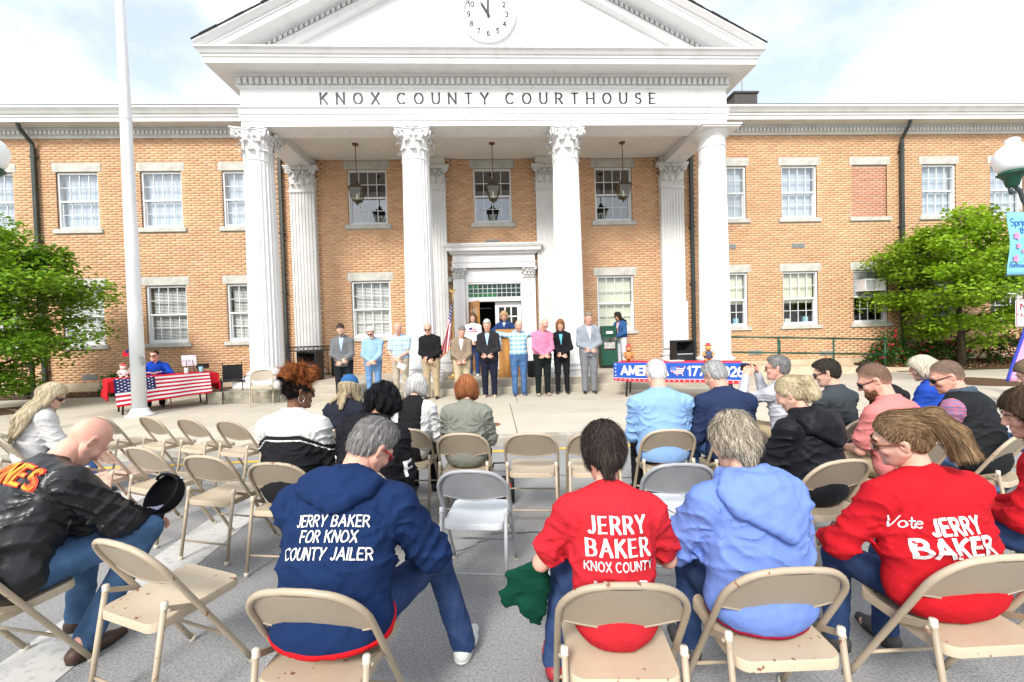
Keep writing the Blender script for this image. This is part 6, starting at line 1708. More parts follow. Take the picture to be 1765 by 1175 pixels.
        VV.append(RV); FF.append(RF); CC.append(np.repeat(hc, 2*steps, 0))
    V = np.concatenate(VV); F = np.concatenate(FF); col = np.concatenate(CC)
    V = V @ Rh.T+ho
    if tf is not None and style == 'pony':
        for _ in range(4):
            d = tf.sample(V); in_ = ((V > tf.lo) & (V < tf.lo+tf.h*(np.array(tf.n)-1))).all(1); tgt = .004+.018*np.random.RandomState(5).rand(len(V)); mv = in_ & (d < tgt)
            if not mv.any(): break
            V[mv] += tf.grad(V[mv])*(tgt[mv]-d[mv])[:, None]
    o = link('hair', make_mesh('hair', V, F, m_hair, True, col), parent)
    return o

def ring_pts(c, ex, ey, rx, ry, a0, a1, n): return [c+ex*rx*math.cos(a)+ey*ry*math.sin(a) for a in np.linspace(a0, a1, n)]

def person(label, loc, deg, pose='sit', H=1.74, w=1.0, belly=0.0, lean=12, lean2=None, side=0, twist=0, head=(35, 0, 0), fem=False, sk='fair',
           top=None, top_kind='shirt', sleeve='long', bottoms=None, shoes=(.03, .03, .035), hair=('short', (.1, .07, .05), (.2, .15, .1)), hands=None, palms=None, curl=.55,
           knees=None, feet=None, near=False, glasses=None, group='seated audience', seed=None, seat=.442, open_front=None, hem=None, hair_len=.3, hair_extra=None,
           beard=None, fold=None, name='person', collar=None, belt=None, vest=None, seatless=False, skirt_band=None, hatc=None, leg_w=1.0, wst=None, chest_col=None, shin_h=None, pole=None):
    seed = seed if seed is not None else abs(hash(label)) % 9999 if False else sum(ord(c)*(i+1) for i, c in enumerate(label)) % 9973
    r = np.random.RandomState(seed); lean2 = lean if lean2 is None else lean2
    sit = pose == 'sit'; k = H/1.75
    hv = (.0095 if near else (.013 if sit else .0155))
    P0 = np.array([0, .0, seat+.095]) if sit else np.array([0, 0, .525*H])
    R1 = roty(rad(side*.4)) @ rotx(-rad(lean*.75)); R2 = rotz(rad(twist)) @ roty(rad(side)) @ rotx(-rad(lean2))
    d1, d2, f1, f2, x2 = R1[:, 2], R2[:, 2], R1[:, 1], R2[:, 1], R2[:, 0]
    P1 = P0+d1*(.128 if sit else .145)*H; P2 = P1+d2*(.148 if sit else .165)*H
    shw = .100*H*(.5+.5*w)*(.92 if fem else 1.0)
    S = {sx: P2-d2*(.047 if sit else .054)*H+x2*sx*shw for sx in (-1, 1)}
    pit, yaw, rol = head; Rh = rotz(rad(twist*.5+yaw)) @ rotx(-rad(pit)) @ roty(rad(rol)); hu = Rh[:, 2]
    nd = d2*.55+hu*.45; nd /= np.linalg.norm(nd); NT = P2+nd*(.05 if sit else .058)*H
    hs = .955*(.5+.5*k)*(.96 if fem else 1.0); ho = NT-Rh @ np.array([0, -.018, -.088])*hs
    l1, l2 = .172*H, .150*H
    # arms
    if hands is None: hands = {sx: np.array([sx*.05, .34+.0, seat+.17]) for sx in (-1, 1)} if sit else {sx: np.array([sx*.02, .215+belly*.07, (.520+.035*r.rand())*H]) for sx in (-1, 1)}
    hands = {sx: np.asarray(hands[sx], float) for sx in (-1, 1)}
    E, Wr = {}, {}
    for sx in (-1, 1): E[sx], Wr[sx] = ik(S[sx], hands[sx], l1, l2, (np.array([sx*.75, -.75, -.25]) if pole is None else np.array([sx*pole[0], pole[1], pole[2]])) if sit else np.array([sx*1.0, -.45, -.1]))
    # legs
    hipx = .055*H*(.6+.4*w); hip = {sx: np.array([sx*hipx, P0[1]+.01, P0[2]-(.01 if sit else .02)]) for sx in (-1, 1)}
    if sit:
        kz = shin_h if shin_h else .30*H-.02
        K = {sx: np.array([sx*(.10+.03*r.rand()), .235*H*1.02, kz]) for sx in (-1, 1)} if knees is None else {sx: np.asarray(knees[sx], float) for sx in (-1, 1)}
        A = {sx: np.array([K[sx][0]*1.0, K[sx][1]-.03+.05*r.rand(), .085]) for sx in (-1, 1)} if feet is None else {sx: np.asarray(feet[sx], float) for sx in (-1, 1)}
    else:
        fw_ = .10+.02*r.rand()
        A = {sx: np.array([sx*fw_, -.01, .085]) for sx in (-1, 1)}; K = {sx: (hip[sx]+A[sx])/2+np.array([0, .015, .01]) for sx in (-1, 1)}
    # ---------------- body: one continuous surface under the clothes
    b = Shape(); q = .86
    b.ell(P0, (.155*w*k*q, .115*k*q, .12*k), k=.05); b.ell(P0+d1*.11*H, (.135*w*k*q, (.105+.05*belly)*k*q, .13*k), R1, .06); b.ell(P1+d2*.07*H, (.150*w*k*q, .105*k*q, .15*k), R2, .06)
    b.cone(S[-1], S[1], .05*k, .05*k, .05)
    for sx in (-1, 1):
        b.chain([S[sx], E[sx], Wr[sx]], [.047*k*q*(.8+.2*w), .038*k*q, .027*k], .03)
        b.chain([hip[sx], K[sx], A[sx]], [.08*k*q*(.7+.3*w), .052*k*q, .036*k], .05)
        b.cone(A[sx]+np.array([0, -.03, -.045]), A[sx]+np.array([0, .12, -.055]), .03, .025, .03)
    b.cone(P2-d2*.03, NT+hu*.02, .058*k*(.85 if fem else 1.0)*(.6+.4*w), .052*k*(.82 if fem else 1.0)*(.6+.4*w), .04)
    for sx in (-1, 1): b.cone(P2-d2*.005, S[sx]*.55+P2*.45-d2*.0, .035*k, .03*k, .04)
    bf = b.field(.012 if (near or sleeve != 'long') else .017, margin=.02); BV, BF = bf.mesh()
    HV, HF = HEADS[fem]; HVt = (HV*hs) @ Rh.T+ho
    V = [BV, HVt]; F = [BF, HF+len(BV)]; n_ = len(BV)+len(HVt)
    for sx in (-1, 1):
        hv_, hf_ = hand_mesh(curl); hv_ = hv_.copy()*np.array([-sx*-1 if False else sx, 1, 1])*(.95*k if not fem else .88*k)
        hf2 = hf_ if sx == 1 else hf_[:, ::-1]
        fa = Wr[sx]-E[sx]; pn = np.array(palms[sx], float) if palms is not None else (np.array([0, 0, -1.0]) if sit else np.array([0, -1.0, 0.1]))
        hd = fa/np.linalg.norm(fa)
        hd = hd+(np.array([-sx*.75, .25, -.25]) if palms is None else 0); Rm = frame_from(hd, -pn)
        V.append(hv_ @ Rm.T+Wr[sx]+hd/np.linalg.norm(hd)*.012); F.append(hf2+n_); n_ += len(hv_)
    me = make_mesh(name, np.concatenate(V), np.concatenate(F), SK[sk], True)
    root = link(name, me); root.location = loc; root.rotation_euler = (0, 0, rad(deg)); tag(root, label, 'person', group)
    # eyes
    if not near or True:
        em = MB()
        for sx in (-1, 1): em.sphere(Rh @ (np.array([sx*.031, .0895, -.001])*hs)+ho, np.array([.0075, .0055, .0045])*hs, 8, 6)
        em.build('eyes', m_eye, root, True)
        if not fem or True:
            bm_ = MB()
            for sx in (-1, 1): bm_.tube([Rh @ (np.array(v)*hs)+ho for v in ((sx*.014, .097, .020), (sx*.032, .094, .027), (sx*.050, .082, .021))], [.0035, .004, .002], 5, col=np.array(hair[1])*.7)
            bm_.build('eyebrows', m_hair, root, True)
    # ---------------- top garment
    t = Shape(); g = {'tee': .016, 'shirt': .020, 'polo': .018, 'blazer': .026, 'jacket': .032, 'hoodie': .034, 'sweater': .026, 'coat': .036}[top_kind]
    bust = .03 if fem else 0
    t.ell(P0+np.array([0, 0, .01]), (.155*w*k+g, .118*k+g*.7+.03*belly, .14*k), k=.05)
    t.ell(P0+d1*.10*H+f1*.02*belly, (.142*w*k+g, (.108+.06*belly)*k+g, .16*k), R1, .07); t.ell(P1+d2*.06*H+f2*bust*.4, (.150*w*k+g*.8, (.108+bust*.6)*k+g*.8, .165*k), R2, .07)
    if not sit:
        t.ell(P0+np.array([0, .005, .02]), (.160*w*k+g*1.1, .122*k+g+.03*belly, .30*k), k=.06); t.ell(P1+d2*.02*H, (.158*w*k*(.92 if fem else 1)+g*.8, .112*k+g*.8+.03*belly, .19*k), R2, .06)
    t.cone(S[-1]-d2*.01, S[1]-d2*.01, (.052 if sit else .046)*k+g*.6, (.052 if sit else .046)*k+g*.6, .05); t.ell(P2-d2*.075-f2*.025, (.125*w*k+g*.5, .075*k+g*.5, .10*k), R2, .05)
    for sx in (-1, 1):
        t.cone(P2-d2*.004-f2*.012, S[sx]+d2*.004, .044*k+g*.25, .046*k+g*.5, .05)
        sl = 1.0 if not top_kind in ('hoodie', 'jacket', 'coat', 'sweater') else 1.12
        ar = .7+.3*w
        if sleeve == 'long':
            t.chain([S[sx], E[sx], Wr[sx]], [(.050*k*ar+g*.55)*sl, (.042*k*ar+g*.6)*sl, (.030*k+g*.45)*sl], .03)
        elif sleeve == 'short':
            M_ = S[sx]*.32+E[sx]*.68; t.cone(S[sx], M_, .052*k*ar+g*.7, .050*k*ar+g*.9, .03)
    if top_kind in ('hoodie',):
        R_ = ring_pts(P2+d2*.012, x2, -f2, .083*k, .085*k, -.5, PI+.5, 10); t.chain(R_, [.018]+[.030]*8+[.018], .02)
        if not near: t.chain([P2-d2*.03-f2*.08-x2*.105, P2-d2*.10-f2*.125-x2*.05, P2-d2*.13-f2*.135, P2-d2*.10-f2*.125+x2*.05, P2-d2*.03-f2*.08+x2*.105], [.034, .030, .028, .030, .034], .014)
    elif top_kind in ('shirt', 'polo', 'blazer', 'jacket', 'coat') :
        hgt = .018 if top_kind != 'jacket' else .024
        aa_ = .9 if top_kind in ('shirt', 'polo') else .15; R_ = ring_pts(P2+d2*(.022 if sit else .008)*k, x2, -f2, .066*k*(.6+.4*w)*(.88 if fem else 1), .066*k, -aa_, PI+aa_, 12); t.chain(R_, [.016]*12, .008, (d2, 1.5))
    elif top_kind in ('tee', 'sweater'):
        R_ = ring_pts(P2+d2*.010*k, x2, -f2, .072*k*(.6+.4*w), .070*k, 0, 2*PI, 14); t.chain(R_, [.010]*14, .008)
    fo = sfold(seed); amp = fold if fold is not None else {'tee': .017, 'shirt': .021, 'polo': .017, 'blazer': .013, 'jacket': .022, 'hoodie': .021, 'sweater': .017, 'coat': .022}[top_kind]
    hemz = hem if hem is not None else ((seat+.004) if sit else {'blazer': .455*H, 'coat': .43*H, 'jacket': .48*H}.get(top_kind, .50*H))
    tuck = (not sit) and hem is None and top_kind in ('shirt', 'polo')
    if tuck: hemz = .535*H
    pitp = {sx: S[sx]-d2*.085+x2*sx*.005 for sx in (-1, 1)}; ph_ = r.uniform(0, 6.3, 6)
    def tpost(D, x, y, z):
        D = D-amp*(.5 if near else 1.0)*fo(x, y, z)
        if near:
            u = (x-P1[0])*x2[0]+(y-P1[1])*x2[1]+(z-P1[2])*x2[2]; v = (x-P1[0])*d2[0]+(y-P1[1])*d2[1]+(z-P1[2])*d2[2]; cr = 0
            for i_, sx in enumerate((-1, 1)):
                pu, pv = (pitp[sx]-P1) @ x2, (pitp[sx]-P1) @ d2; rr = np.sqrt((u-pu)**2+(v-pv)**2)+1e-4; th = np.arctan2(v-pv, -(u-pu)*sx)
                cr = cr+(1-np.abs(np.sin(th*4.5+ph_[i_]+1.2*np.sin(rr*26))))**3*np.exp(-((rr-.075)/.075)**2)
                A_, B_ = S[sx], E[sx]; ab = B_-A_; tt = ((x-A_[0])*ab[0]+(y-A_[1])*ab[1]+(z-A_[2])*ab[2])/(ab @ ab)
                dist = np.sqrt((x-A_[0]-tt*ab[0])**2+(y-A_[1]-tt*ab[1])**2+(z-A_[2]-tt*ab[2])**2)
                cr = cr+.8*(1-np.abs(np.sin(tt*13+2.2*np.sin(u*17+ph_[2])+ph_[3])))**2*np.exp(-((tt-.75)/.35)**2)*(dist < .12)
            cr = cr+.9*(1-np.abs(np.sin(v*36+1.8*np.sin(u*8+ph_[4])+.8*np.sin(u*19))))**3*np.exp(-((v+.03)/.09)**2)
            D = D-amp*.80*cr
        if sit: D = np.maximum(D, -np.maximum(z-(seat+.004), y-.21)); D = np.maximum(D, (y-.20-belly*.06)*np.where(z < seat+.26, 1, 0)-.9*np.where(z < seat+.26, 0, 1)-.35*np.maximum(0, z-seat)) if sleeve == 'none_' else D
        return np.maximum(D, hemz-z)
    tf = t.field(hv, margin=.03, post=tpost); TV, TF = tf.mesh(); TV = relax(TV, TF, 1, .35)
    tname = {'tee': 't_shirt', 'shirt': 'shirt', 'polo': 'polo_shirt', 'blazer': 'blazer', 'jacket': 'jacket', 'hoodie': 'hoodie', 'sweater': 'sweater', 'coat': 'jacket'}[top_kind]
    to = link(tname, make_mesh(tname, TV, TF, top, True), root)
    if skirt_band is not None:        # undershirt showing below the hem
        bz0, bz1, bm2 = skirt_band
        def bpost(D, x, y, z): return np.maximum(np.maximum(np.maximum(tpost(D, x, y, z)-.006, bz0-z), z-bz1-.35*np.maximum(0, y+.05)), y-.17)
        bf2 = t.field(hv, margin=.03, post=bpost); bv, bfc = bf2.mesh(); link('undershirt', make_mesh('undershirt', bv, bfc, bm2, True), root)
    # ---------------- trousers
    tr = Shape(); lw = leg_w
    qs = -.022 if sit else .012
    tr.ell(P0+np.array([0, .0, -.005]), (.150*w*k+qs, .112*k+qs+(.03*belly if not sit else 0), .135*k), k=.05)
    for sx in (-1, 1):
        tr.chain([hip[sx]+np.array([0, 0, 0]), K[sx]], [(.088*k*(.65+.35*w)+(.006 if not sit else -.012))*lw, .062*k*lw+.004], .05)
        tr.chain([K[sx], A[sx]+np.array([0, 0, -.015])], [.060*k*lw+.004, .054*k*lw if not sit else .060*k*lw], .03)
    fo2 = sfold(seed+5); wz = (wst if wst is not None else .575*H)
    def ppost(D, x, y, z):
        D = D-(.010+.008*np.clip((.5-np.abs(z-.12)*3), 0, 1))*fo2(x, y, z)
        if sit: D = np.maximum(D, -np.maximum(z-(seat+.003), y-.20)); D = np.maximum(D, z-(P0[2]+.10))
        else: D = np.maximum(D, z-wz)
        return np.maximum(D, .045-z)
    pf_ = tr.field(hv*1.1, margin=.03, post=ppost); PV, PF = pf_.mesh(); link('trousers', make_mesh('trousers', PV, PF, bottoms, True), root)
    if belt is not None:
        def blp(D, x, y, z): return np.maximum(ppost(D, x, y, z)-.014, np.abs(z-(wz-.02))-.019)
        bv, bfc = tr.field(.010, margin=.03, post=blp).mesh(); link('belt', make_mesh('belt', bv, bfc, belt, True), root)
    # ---------------- shoes
    for sx in (-1, 1):
        a = A[sx]; sh = Shape(); out_ = sx*.02
        if sit: fwd = np.array([out_, .0, 0])
        sh.cone(a+np.array([0, -.035, -.045]), a+np.array([out_*.7, .10, -.052]), .038, .036, .03, ((0, 0, 1), .9)); sh.cone(a+np.array([out_*.7, .09, -.052]), a+np.array([out_, .165, -.058]), .036, .026, .02, ((0, 0, 1), .8)); sh.cone(a+np.array([0, -.02, -.04]), a+np.array([0, .01, .01]), .036, .034, .03)
        sv, sf = sh.field(.011, margin=.02, post=lambda D, x, y, z: np.maximum(D, .003-z)).mesh()
        sm = shoes if not isinstance(shoes, tuple) else mat('shoe_%d_%d_%d' % tuple(int(c*255) for c in shoes), shoes, .5, .4)
        so = link('shoe', make_mesh('shoe', sv, sf, sm, True), root)
        if near or max(shoes if isinstance(shoes, tuple) else (1,)) > .4:
            sv2, sf2 = sh.field(.011, margin=.02, post=lambda D, x, y, z: np.maximum(np.maximum(D-.006, z-.026), .001-z)).mesh(); link('sole', make_mesh('sole', sv2, sf2, mat('sole_white', (.68, .67, .64), .7) if not isinstance(shoes, tuple) or max(shoes) > .3 else mat('sole_dark', (.03, .025, .02), .8), True), so)
    # ---------------- shirt front, lapels
    ctx = dict(root=root, top=to, field=tf, tfield_h=hv, P0=P0, P1=P1, P2=P2, d2=d2, f2=f2, x2=x2, R2=R2, Rh=Rh, ho=ho, hs=hs, S=S, E=E, W=Wr, H=H, k=k, seed=seed, K=K, A=A, tshape=t, tpost=tpost, hv=hv, d1=d1, f1=f1, NT=NT)
    if open_front is not None:
        mshirt, ztop, zbot, wtop = open_front
        decal(ctx, 'shirt_front', mshirt, [(-wtop, .0), (wtop, .0), (.012, zbot), (-.012, zbot)], front=True, origin=P2-d2*ztop, lift=.004)
        for sx in (-1, 1):
            decal(ctx, 'lapel', top, [(sx*wtop*.75, .03), (sx*(wtop+.055), -.0), (sx*(wtop+.05), -.06), (sx*(wtop+.065), -.075), (sx*.012, zbot), (sx*.008, zbot+.02), (sx*wtop*.8, -.02)][::sx], front=True, origin=P2-d2*ztop, lift=.009)
    # ---------------- hair, beard, glasses
    gl = Rh.T @ np.array([0, 0, -1.0])
    if hair is not None and hair[0] != 'bald':
        hair_build(tf if hair[0] in ('long', 'curly', 'wavy', 'pony', 'beanie_long', 'bob') else None, hair[0], np.array(hair[1]), np.array(hair[2]), Rh*hs, gl, root, None, ho, near, seed, hair_extra, hair_len, {'fair': (.52, .32, .24), 'pink': (.54, .30, .22), 'tan': (.4, .22, .15), 'brown': (.15, .07, .04)}[sk])
    if hatc is not None:
        hs_ = Shape(); hs_.ell((0, -.02, .04), (.094, .114, .108), k=.02); cuff = Shape()
        def hp(D, x, y, z): an = np.arctan2(x, y+.02); return np.maximum(D-.0025*np.sin(an*52), (-.012+.05*np.clip(y/.1, -1, 1)*.5)-z)
        def cp(D, x, y, z): an = np.arctan2(x, y+.02); zz = z-(-.012+.05*np.clip(y/.1, -1, 1)*.5); return np.maximum(np.maximum(D-.010-.0025*np.sin(an*52), -zz), zz-.045)
        for pf2, nm in ((hp, 'beanie'), (cp, 'beanie_cuff')):
            v_, f_ = hs_.field(.005, margin=.03, post=pf2).mesh(); link(nm, make_mesh(nm, (v_*hs) @ Rh.T+ho, f_, hatc, True), root)
    if beard is not None:
        bs = Shape(); bs.ell((0, .050, -.085), (.058, .058, .050), k=.03); bs.cone((-.06, .0, -.03), (-.05, .045, -.085), .016, .02, .03); bs.cone((.06, .0, -.03), (.05, .045, -.085), .016, .02, .03)
        bs.ell((0, .075, -.115), (.032, .03, .038), k=.03)
        full = beard[1]
        def bp(D, x, y, z):
            D = D+.003*np.sin(x*160+np.sin(z*90)*2)*np.sin(z*110)
            D = np.maximum(D, z+.035+(.0 if full else .0)-.25*np.maximum(0, np.abs(x)-.04)); mo = np.sqrt((x/.026)**2+((z+.072)/.010)**2)-1; D = np.maximum(D, -np.maximum(mo*.01, .05-y))
            if not full: D = np.maximum(D, np.abs(x)-.036)
            return np.maximum(D, -.02-y)
        v_, f_ = bs.field(.006, margin=.02, post=bp).mesh()
        if len(v_): link('beard', make_mesh('beard', (v_*hs) @ Rh.T+ho, f_, m_hair, True, np.tile(np.array(beard[0]), (len(v_), 1))*np.random.RandomState(3).uniform(.7, 1.3, (len(v_), 1))), root)
    if glasses is not None:
        gm, lm, sz = {'sun': (m_frame, m_lens, 1.0), 'tort': (m_tort, m_lens, 1.15), 'clear': (m_frame, None, .9), 'red': (mat('red_plastic', (.5, .01, .02), .4), m_lens, .9)}[glasses]
        T_ = lambda v: Rh @ (np.array(v)*hs)+ho
        fm = MB(); lmb = MB()
        for sx in (-1, 1):
            rim = [T_((sx*(.033+.024*sz*math.cos(a)), .108-.012*abs(math.cos(a)-sx*0)*.3-.018*max(0, math.cos(a)), -.002+.018*sz*math.sin(a))) for a in np.linspace(0, 2*PI, 13)[:-1]]
            fm.tube(rim, .0022 if lm is None else .0035, 5, closed=True)
            if lm is not None: c_ = np.mean(rim, 0)+Rh @ np.array([0, .004, 0]); lmb.raw([c_]+rim, [(0, 1+i, 1+(i+1) % 12) for i in range(12)])
            fm.tube([T_(v) for v in ((sx*.056, .096, .004), (sx*.076, .06, .006), (sx*.084, .0, .006), (sx*.084, -.015, -.006))], .003*(1.3 if glasses != 'clear' else .8), 6)
        fm.tube([T_((-.012, .110, .002)), T_((0, .113, .004)), T_((.012, .110, .002))], .0025, 5)
        go = fm.build('glasses' if lm is None else 'sunglasses', gm, root, True)
        if lm is not None: lmb.build('lenses', lm, go)
    return ctx

def march(fld, O, Dv, n=150, far=.9):
    """First surface hit along rays O + t Dv."""
    O = np.asarray(O, float); t = np.zeros(len(O)); hit = np.zeros(len(O), bool); 
    for _ in range(n):
        d = fld.sample(O+Dv*t[:, None]); hit |= d < .0008; t = np.where(hit, t, t+np.clip(d*.7, .001, .05)); t = np.minimum(t, far)
    return O+Dv*t[:, None]
def decal(ctx, name, m, poly, front=False, origin=None, lift=.003, res=.016, parent=None):
    """A flat patch of the given outline (x across as the person's own right, z up) laid onto the garment."""
    P = np.array(poly, float); x0, x1 = P[:, 0].min(), P[:, 0].max(); z0, z1 = P[:, 1].min(), P[:, 1].max()
    bm = bmesh.new(); vs_ = [bm.verts.new((p[0], p[1], 0)) for p in P]; bm.faces.new(vs_)
    bmesh.ops.triangulate(bm, faces=bm.faces[:])
    for _ in range(5):
        es = [e for e in bm.edges if e.calc_length() > res*1.6]
        if not es: break
        bmesh.ops.subdivide_edges(bm, edges=es, cuts=1); bmesh.ops.triangulate(bm, faces=bm.faces[:])
    bm.verts.ensure_lookup_table(); Q = np.array([v.co[:] for v in bm.verts]); F = [[v.index for v in f.verts] for f in bm.faces]; bm.free()
    dv = -ctx['f2'] if front else ctx['f2']
    O = origin+Q[:, :1]*ctx['x2']+Q[:, 1:2]*ctx['d2']-dv*.45
    H_ = march(ctx['field'], O, np.tile(dv, (len(O), 1))); H_ = H_-dv*lift
    return link(name, make_mesh(name, H_, F, m, True), parent if parent is not None else ctx['root'])
def print_text(ctx, txt, size, width, origin, m, lift=.0036, bend=0.0, **kw):
    """Lettering laid onto the back of a garment, one piece for each letter."""
    gap, space, ws = kw.get('gap', .22), kw.get('space', .5), kw.get('wscale', 1.0); x = 0.0; items = []
    for ch in txt:
        if ch == ' ': x += space*size; continue
        items.append((ch, x)); x += GLYPH[ch][0]*ws*size+gap*size
    Lx = x-gap*size; x2, d2, dv = ctx['x2'], ctx['d2'], ctx['f2']
    for ch, x0 in items:
        rib, _ = text_strokes(ch, size, width, **kw); V = []; F = []; n = 0
        for k_, r_ in enumerate(rib):
            q = r_.reshape(-1, 2); xx = q[:, 0]+x0-Lx/2; yy = q[:, 1]+bend*xx*xx
            O = origin+xx[:, None]*x2+yy[:, None]*d2-dv*.45; H_ = march(ctx['field'], O, np.tile(dv, (len(O), 1)))-dv*(lift+.00025*k_)
            V.append(H_); F += [(n+2*i, n+2*i+1, n+2*i+3, n+2*i+2) for i in range(len(r_)-1)]; n += len(q)
        link('printed_letter', make_mesh('printed_letter', np.concatenate(V), F, m), ctx['top'])

def hood(ctx, m, skew=.02, s=1.0, sz=1.0):
    """A hood lying folded on the back: rim, pouch and neck roll, resting on the garment."""
    P2_, x2, d2, f2 = ctx['P2'], ctx['x2'], ctx['d2'], ctx['f2']
    def on(x, z, up=.016):
        O = (P2_+x2*x*s+d2*z*s*sz-f2*.45)[None]; return march(ctx['field'], O, f2[None])[0]-f2*up
    rim = [(-.100, .030), (-.142, -.025), (-.125, -.085), (-.05+skew, -.150), (skew, -.185), (.05+skew, -.155), (.125, -.085), (.142, -.025), (.100, .030)]
    R_ = [on(*p, .020) for p in rim]; h = Shape(); h.chain(R_, [.024, .030, .030, .028, .025, .028, .030, .030, .024], .010)
    full = [((a[0]*(1-t)+b[0]*t), (a[1]*(1-t)+b[1]*t)) for a, b in zip(rim[:-1], rim[1:]) for t in (0, .5)]
    for p in full:
        q_ = [on(skew*.5*(1-t)+p[0]*t, -.02*(1-t)+p[1]*t, .012+.010*(1-t)) for t in (0, .35, .7, .95)]; h.chain(q_, [.030, .030, .027, .022], .03)
    nr = ring_pts(P2_+d2*.022, x2, -f2, .080*s, .082*s, -.7, PI+.7, 12); h.chain(nr, [.016]+[.027]*10+[.016], .015, (d2, 1.35))
    fo = sfold(ctx['seed']+31)
    V, F = h.field(.0075, margin=.03, post=lambda D, x, y, z: D-.014*fo(x, y, z)).mesh(); V = relax(V, F, 1, .4)
    return link('hood', make_mesh('hood', V, F, m, True), ctx['top'])

# ================================================================== who sits and stands where
W_ = {}
jean = denim('mid', (.06, .13, .28)); jean_l = denim('light', (.12, .23, .42)); jean_d = denim('dark', (.022, .045, .12))
khaki = cloth('khaki', (.42, .33, .21), var=.12); black_p = cloth('black_trouser', (.014, .014, .016)); navy_p = cloth('navy_trouser', (.016, .018, .034)); grey_p = cloth('grey_trouser', (.19, .20, .215)); char_p = cloth('charcoal_trouser', (.03, .032, .04)); white_p = cloth('white_trouser', (.62, .64, .68))
white_sh = cloth('white_shirt', (.72, .73, .76), var=.05); sky_sh = cloth('sky_shirt', (.36, .52, .72), var=.08)
m_print = mat('white_print', (.70, .70, .69), .7, .2, var=.06, vscale=60)

# ---- empty chairs
CH = [
 (-1.54, 2.03, -23, 'empty tan folding chair in front of the man in the black leather jacket', 'tan'),
 (-.12, 2.76, -9, 'empty grey folding chair right of the man in the navy hoodie', 'grey'),
 (1.17, 2.71, -6, 'empty grey folding chair behind the periwinkle hoodie, white paper on its seat', 'grey'),
 (.33, 3.63, -8, 'empty tan folding chair right of the ginger haired person, facing the lectern', 'tan'),
 (.85, 3.56, -8, 'empty tan folding chair partly hidden behind the short dark haired head', 'tan'),
 (-2.08, 3.35, -16, 'empty tan folding chair next to the orange haired woman, chipped seat edge', 'tan'),
 (-2.78, 3.68, -22, 'empty tan folding chair directly behind the upturned black cap', 'tan'),
 (-3.42, 3.98, -26, 'empty pinkish rust worn folding chair beside the bald man', 'pink'),
 (-2.68, 4.66, -24, 'empty tan folding chair in the kerb row nearest the orange haired woman', 'tan'),
 (-3.24, 4.88, -25, 'empty tan folding chair, second in the kerb row from the orange haired woman', 'tan'),
 (-3.82, 5.10, -27, 'empty tan folding chair in the kerb row just right of the flagpole foot', 'tan'),
 (-4.42, 5.22, -28, 'empty tan folding chair at the left end of the kerb row behind the bald head', 'tan'),
 (-2.12, 4.42, -18, 'tan folding chair mostly hidden by the black and white track jacket', 'tan'),
 (4.15, 2.45, 22, 'empty tan folding chair at the right edge beside the man in the black vest', 'tan'),
 (5.15, 4.75, 30, 'tan folding chair seen past the neck of the man in the black vest', 'tan'),
]
for x, y, d, lab, kd in CH: chair(x, y, d, lab, kd)
chair(-5.22, 9.72, 203, 'lone tan folding chair standing on the sidewalk beside the portico steps', 'tan', WALK, group='lone chair')
pr = MB().box(-.11, .11, -.14, .14, 0, .003).build('paper_sheet', mat('paper_white', (.8, .8, .8), .8), None, False, (1.2, 2.72, .447)); pr.rotation_euler = (0, 0, .3); tag(pr, 'white sheet of paper on the grey chair behind the periwinkle hoodie', 'paper')

def seated(label, x, y, deg, chair_label, kind='tan', **kw):
    chair(x, y, deg, chair_label, kind)
    return person(label, (x, y, 0), deg, 'sit', **kw)

# ---- nearest row
c = seated('man in navy hoodie with white print and red shirt tail, bowing forward', -.64, 1.62, -9, 'tan folding chair under the man in the navy hoodie', H=1.82, w=1.28, belly=.6, lean=16, lean2=30, twist=4, head=(42, -28, 8), sk='pink',
           top=cloth('navy_hoodie', (.011, .028, .092), var=.18), top_kind='hoodie', bottoms=jean_d, shoes=(.62, .62, .60), hair=('neat', (.17, .16, .15), (.34, .33, .32)), glasses='red', near=True, hem=.50, skirt_band=(.447, .52, cloth('red_tail', (.62, .012, .018))),
           hands={-1: (-.10, .50, .62), 1: (.16, .50, .64)}, knees={-1: (-.22, .46, .50), 1: (.26, .50, .52)}, feet={-1: (-.20, .46, .085), 1: (.38, .52, .085)})
hood(c, MATS['cloth_navy_hoodie'], .015, 1.0, .62)
o_ = c['P1']+c['d2']*.075
for t_, dy in (('JERRY BAKER', .012), ('FOR KNOX', -.042), ('COUNTY JAILER', -.100)): print_text(c, t_, .038, .0058, o_+c['d2']*dy+c['x2']*(.014), m_print, gap=.22, space=.42, wscale=.80)
c = seated('person in red t-shirt with white slab lettering and short dark hair', 0.44, 1.55, -5, 'tan folding chair under the person in the red t-shirt with short dark hair', H=1.62, w=1.06, belly=.3, lean=8, lean2=14, head=(30, 0, 0), fem=True, sk='pink', top=cloth('red_tee', (.52, .022, .032), var=.1), top_kind='tee', sleeve='short', bottoms=jean_d,
           shoes=(.30, .02, .03), hair=('shaggy', (.016, .012, .011), (.07, .055, .05)), near=True, hands={-1: (-.16, .34, .60), 1: (.14, .36, .60)}, feet={-1: (-.22, .36, .085), 1: (.12, .42, .085)}, knees={-1: (-.16, .42, .49), 1: (.13, .42, .49)})
o_ = c['P1']+c['d2']*.065
print_text(c, 'JERRY', .054, .0115, o_+c['d2']*.045+c['x2']*.005, m_print, gap=.34, serif=.11, thin=.5, wscale=.85); print_text(c, 'BAKER', .054, .0115, o_+c['d2']*(-.032)+c['x2']*.005, m_print, gap=.34, serif=.11, thin=.5, wscale=.88)
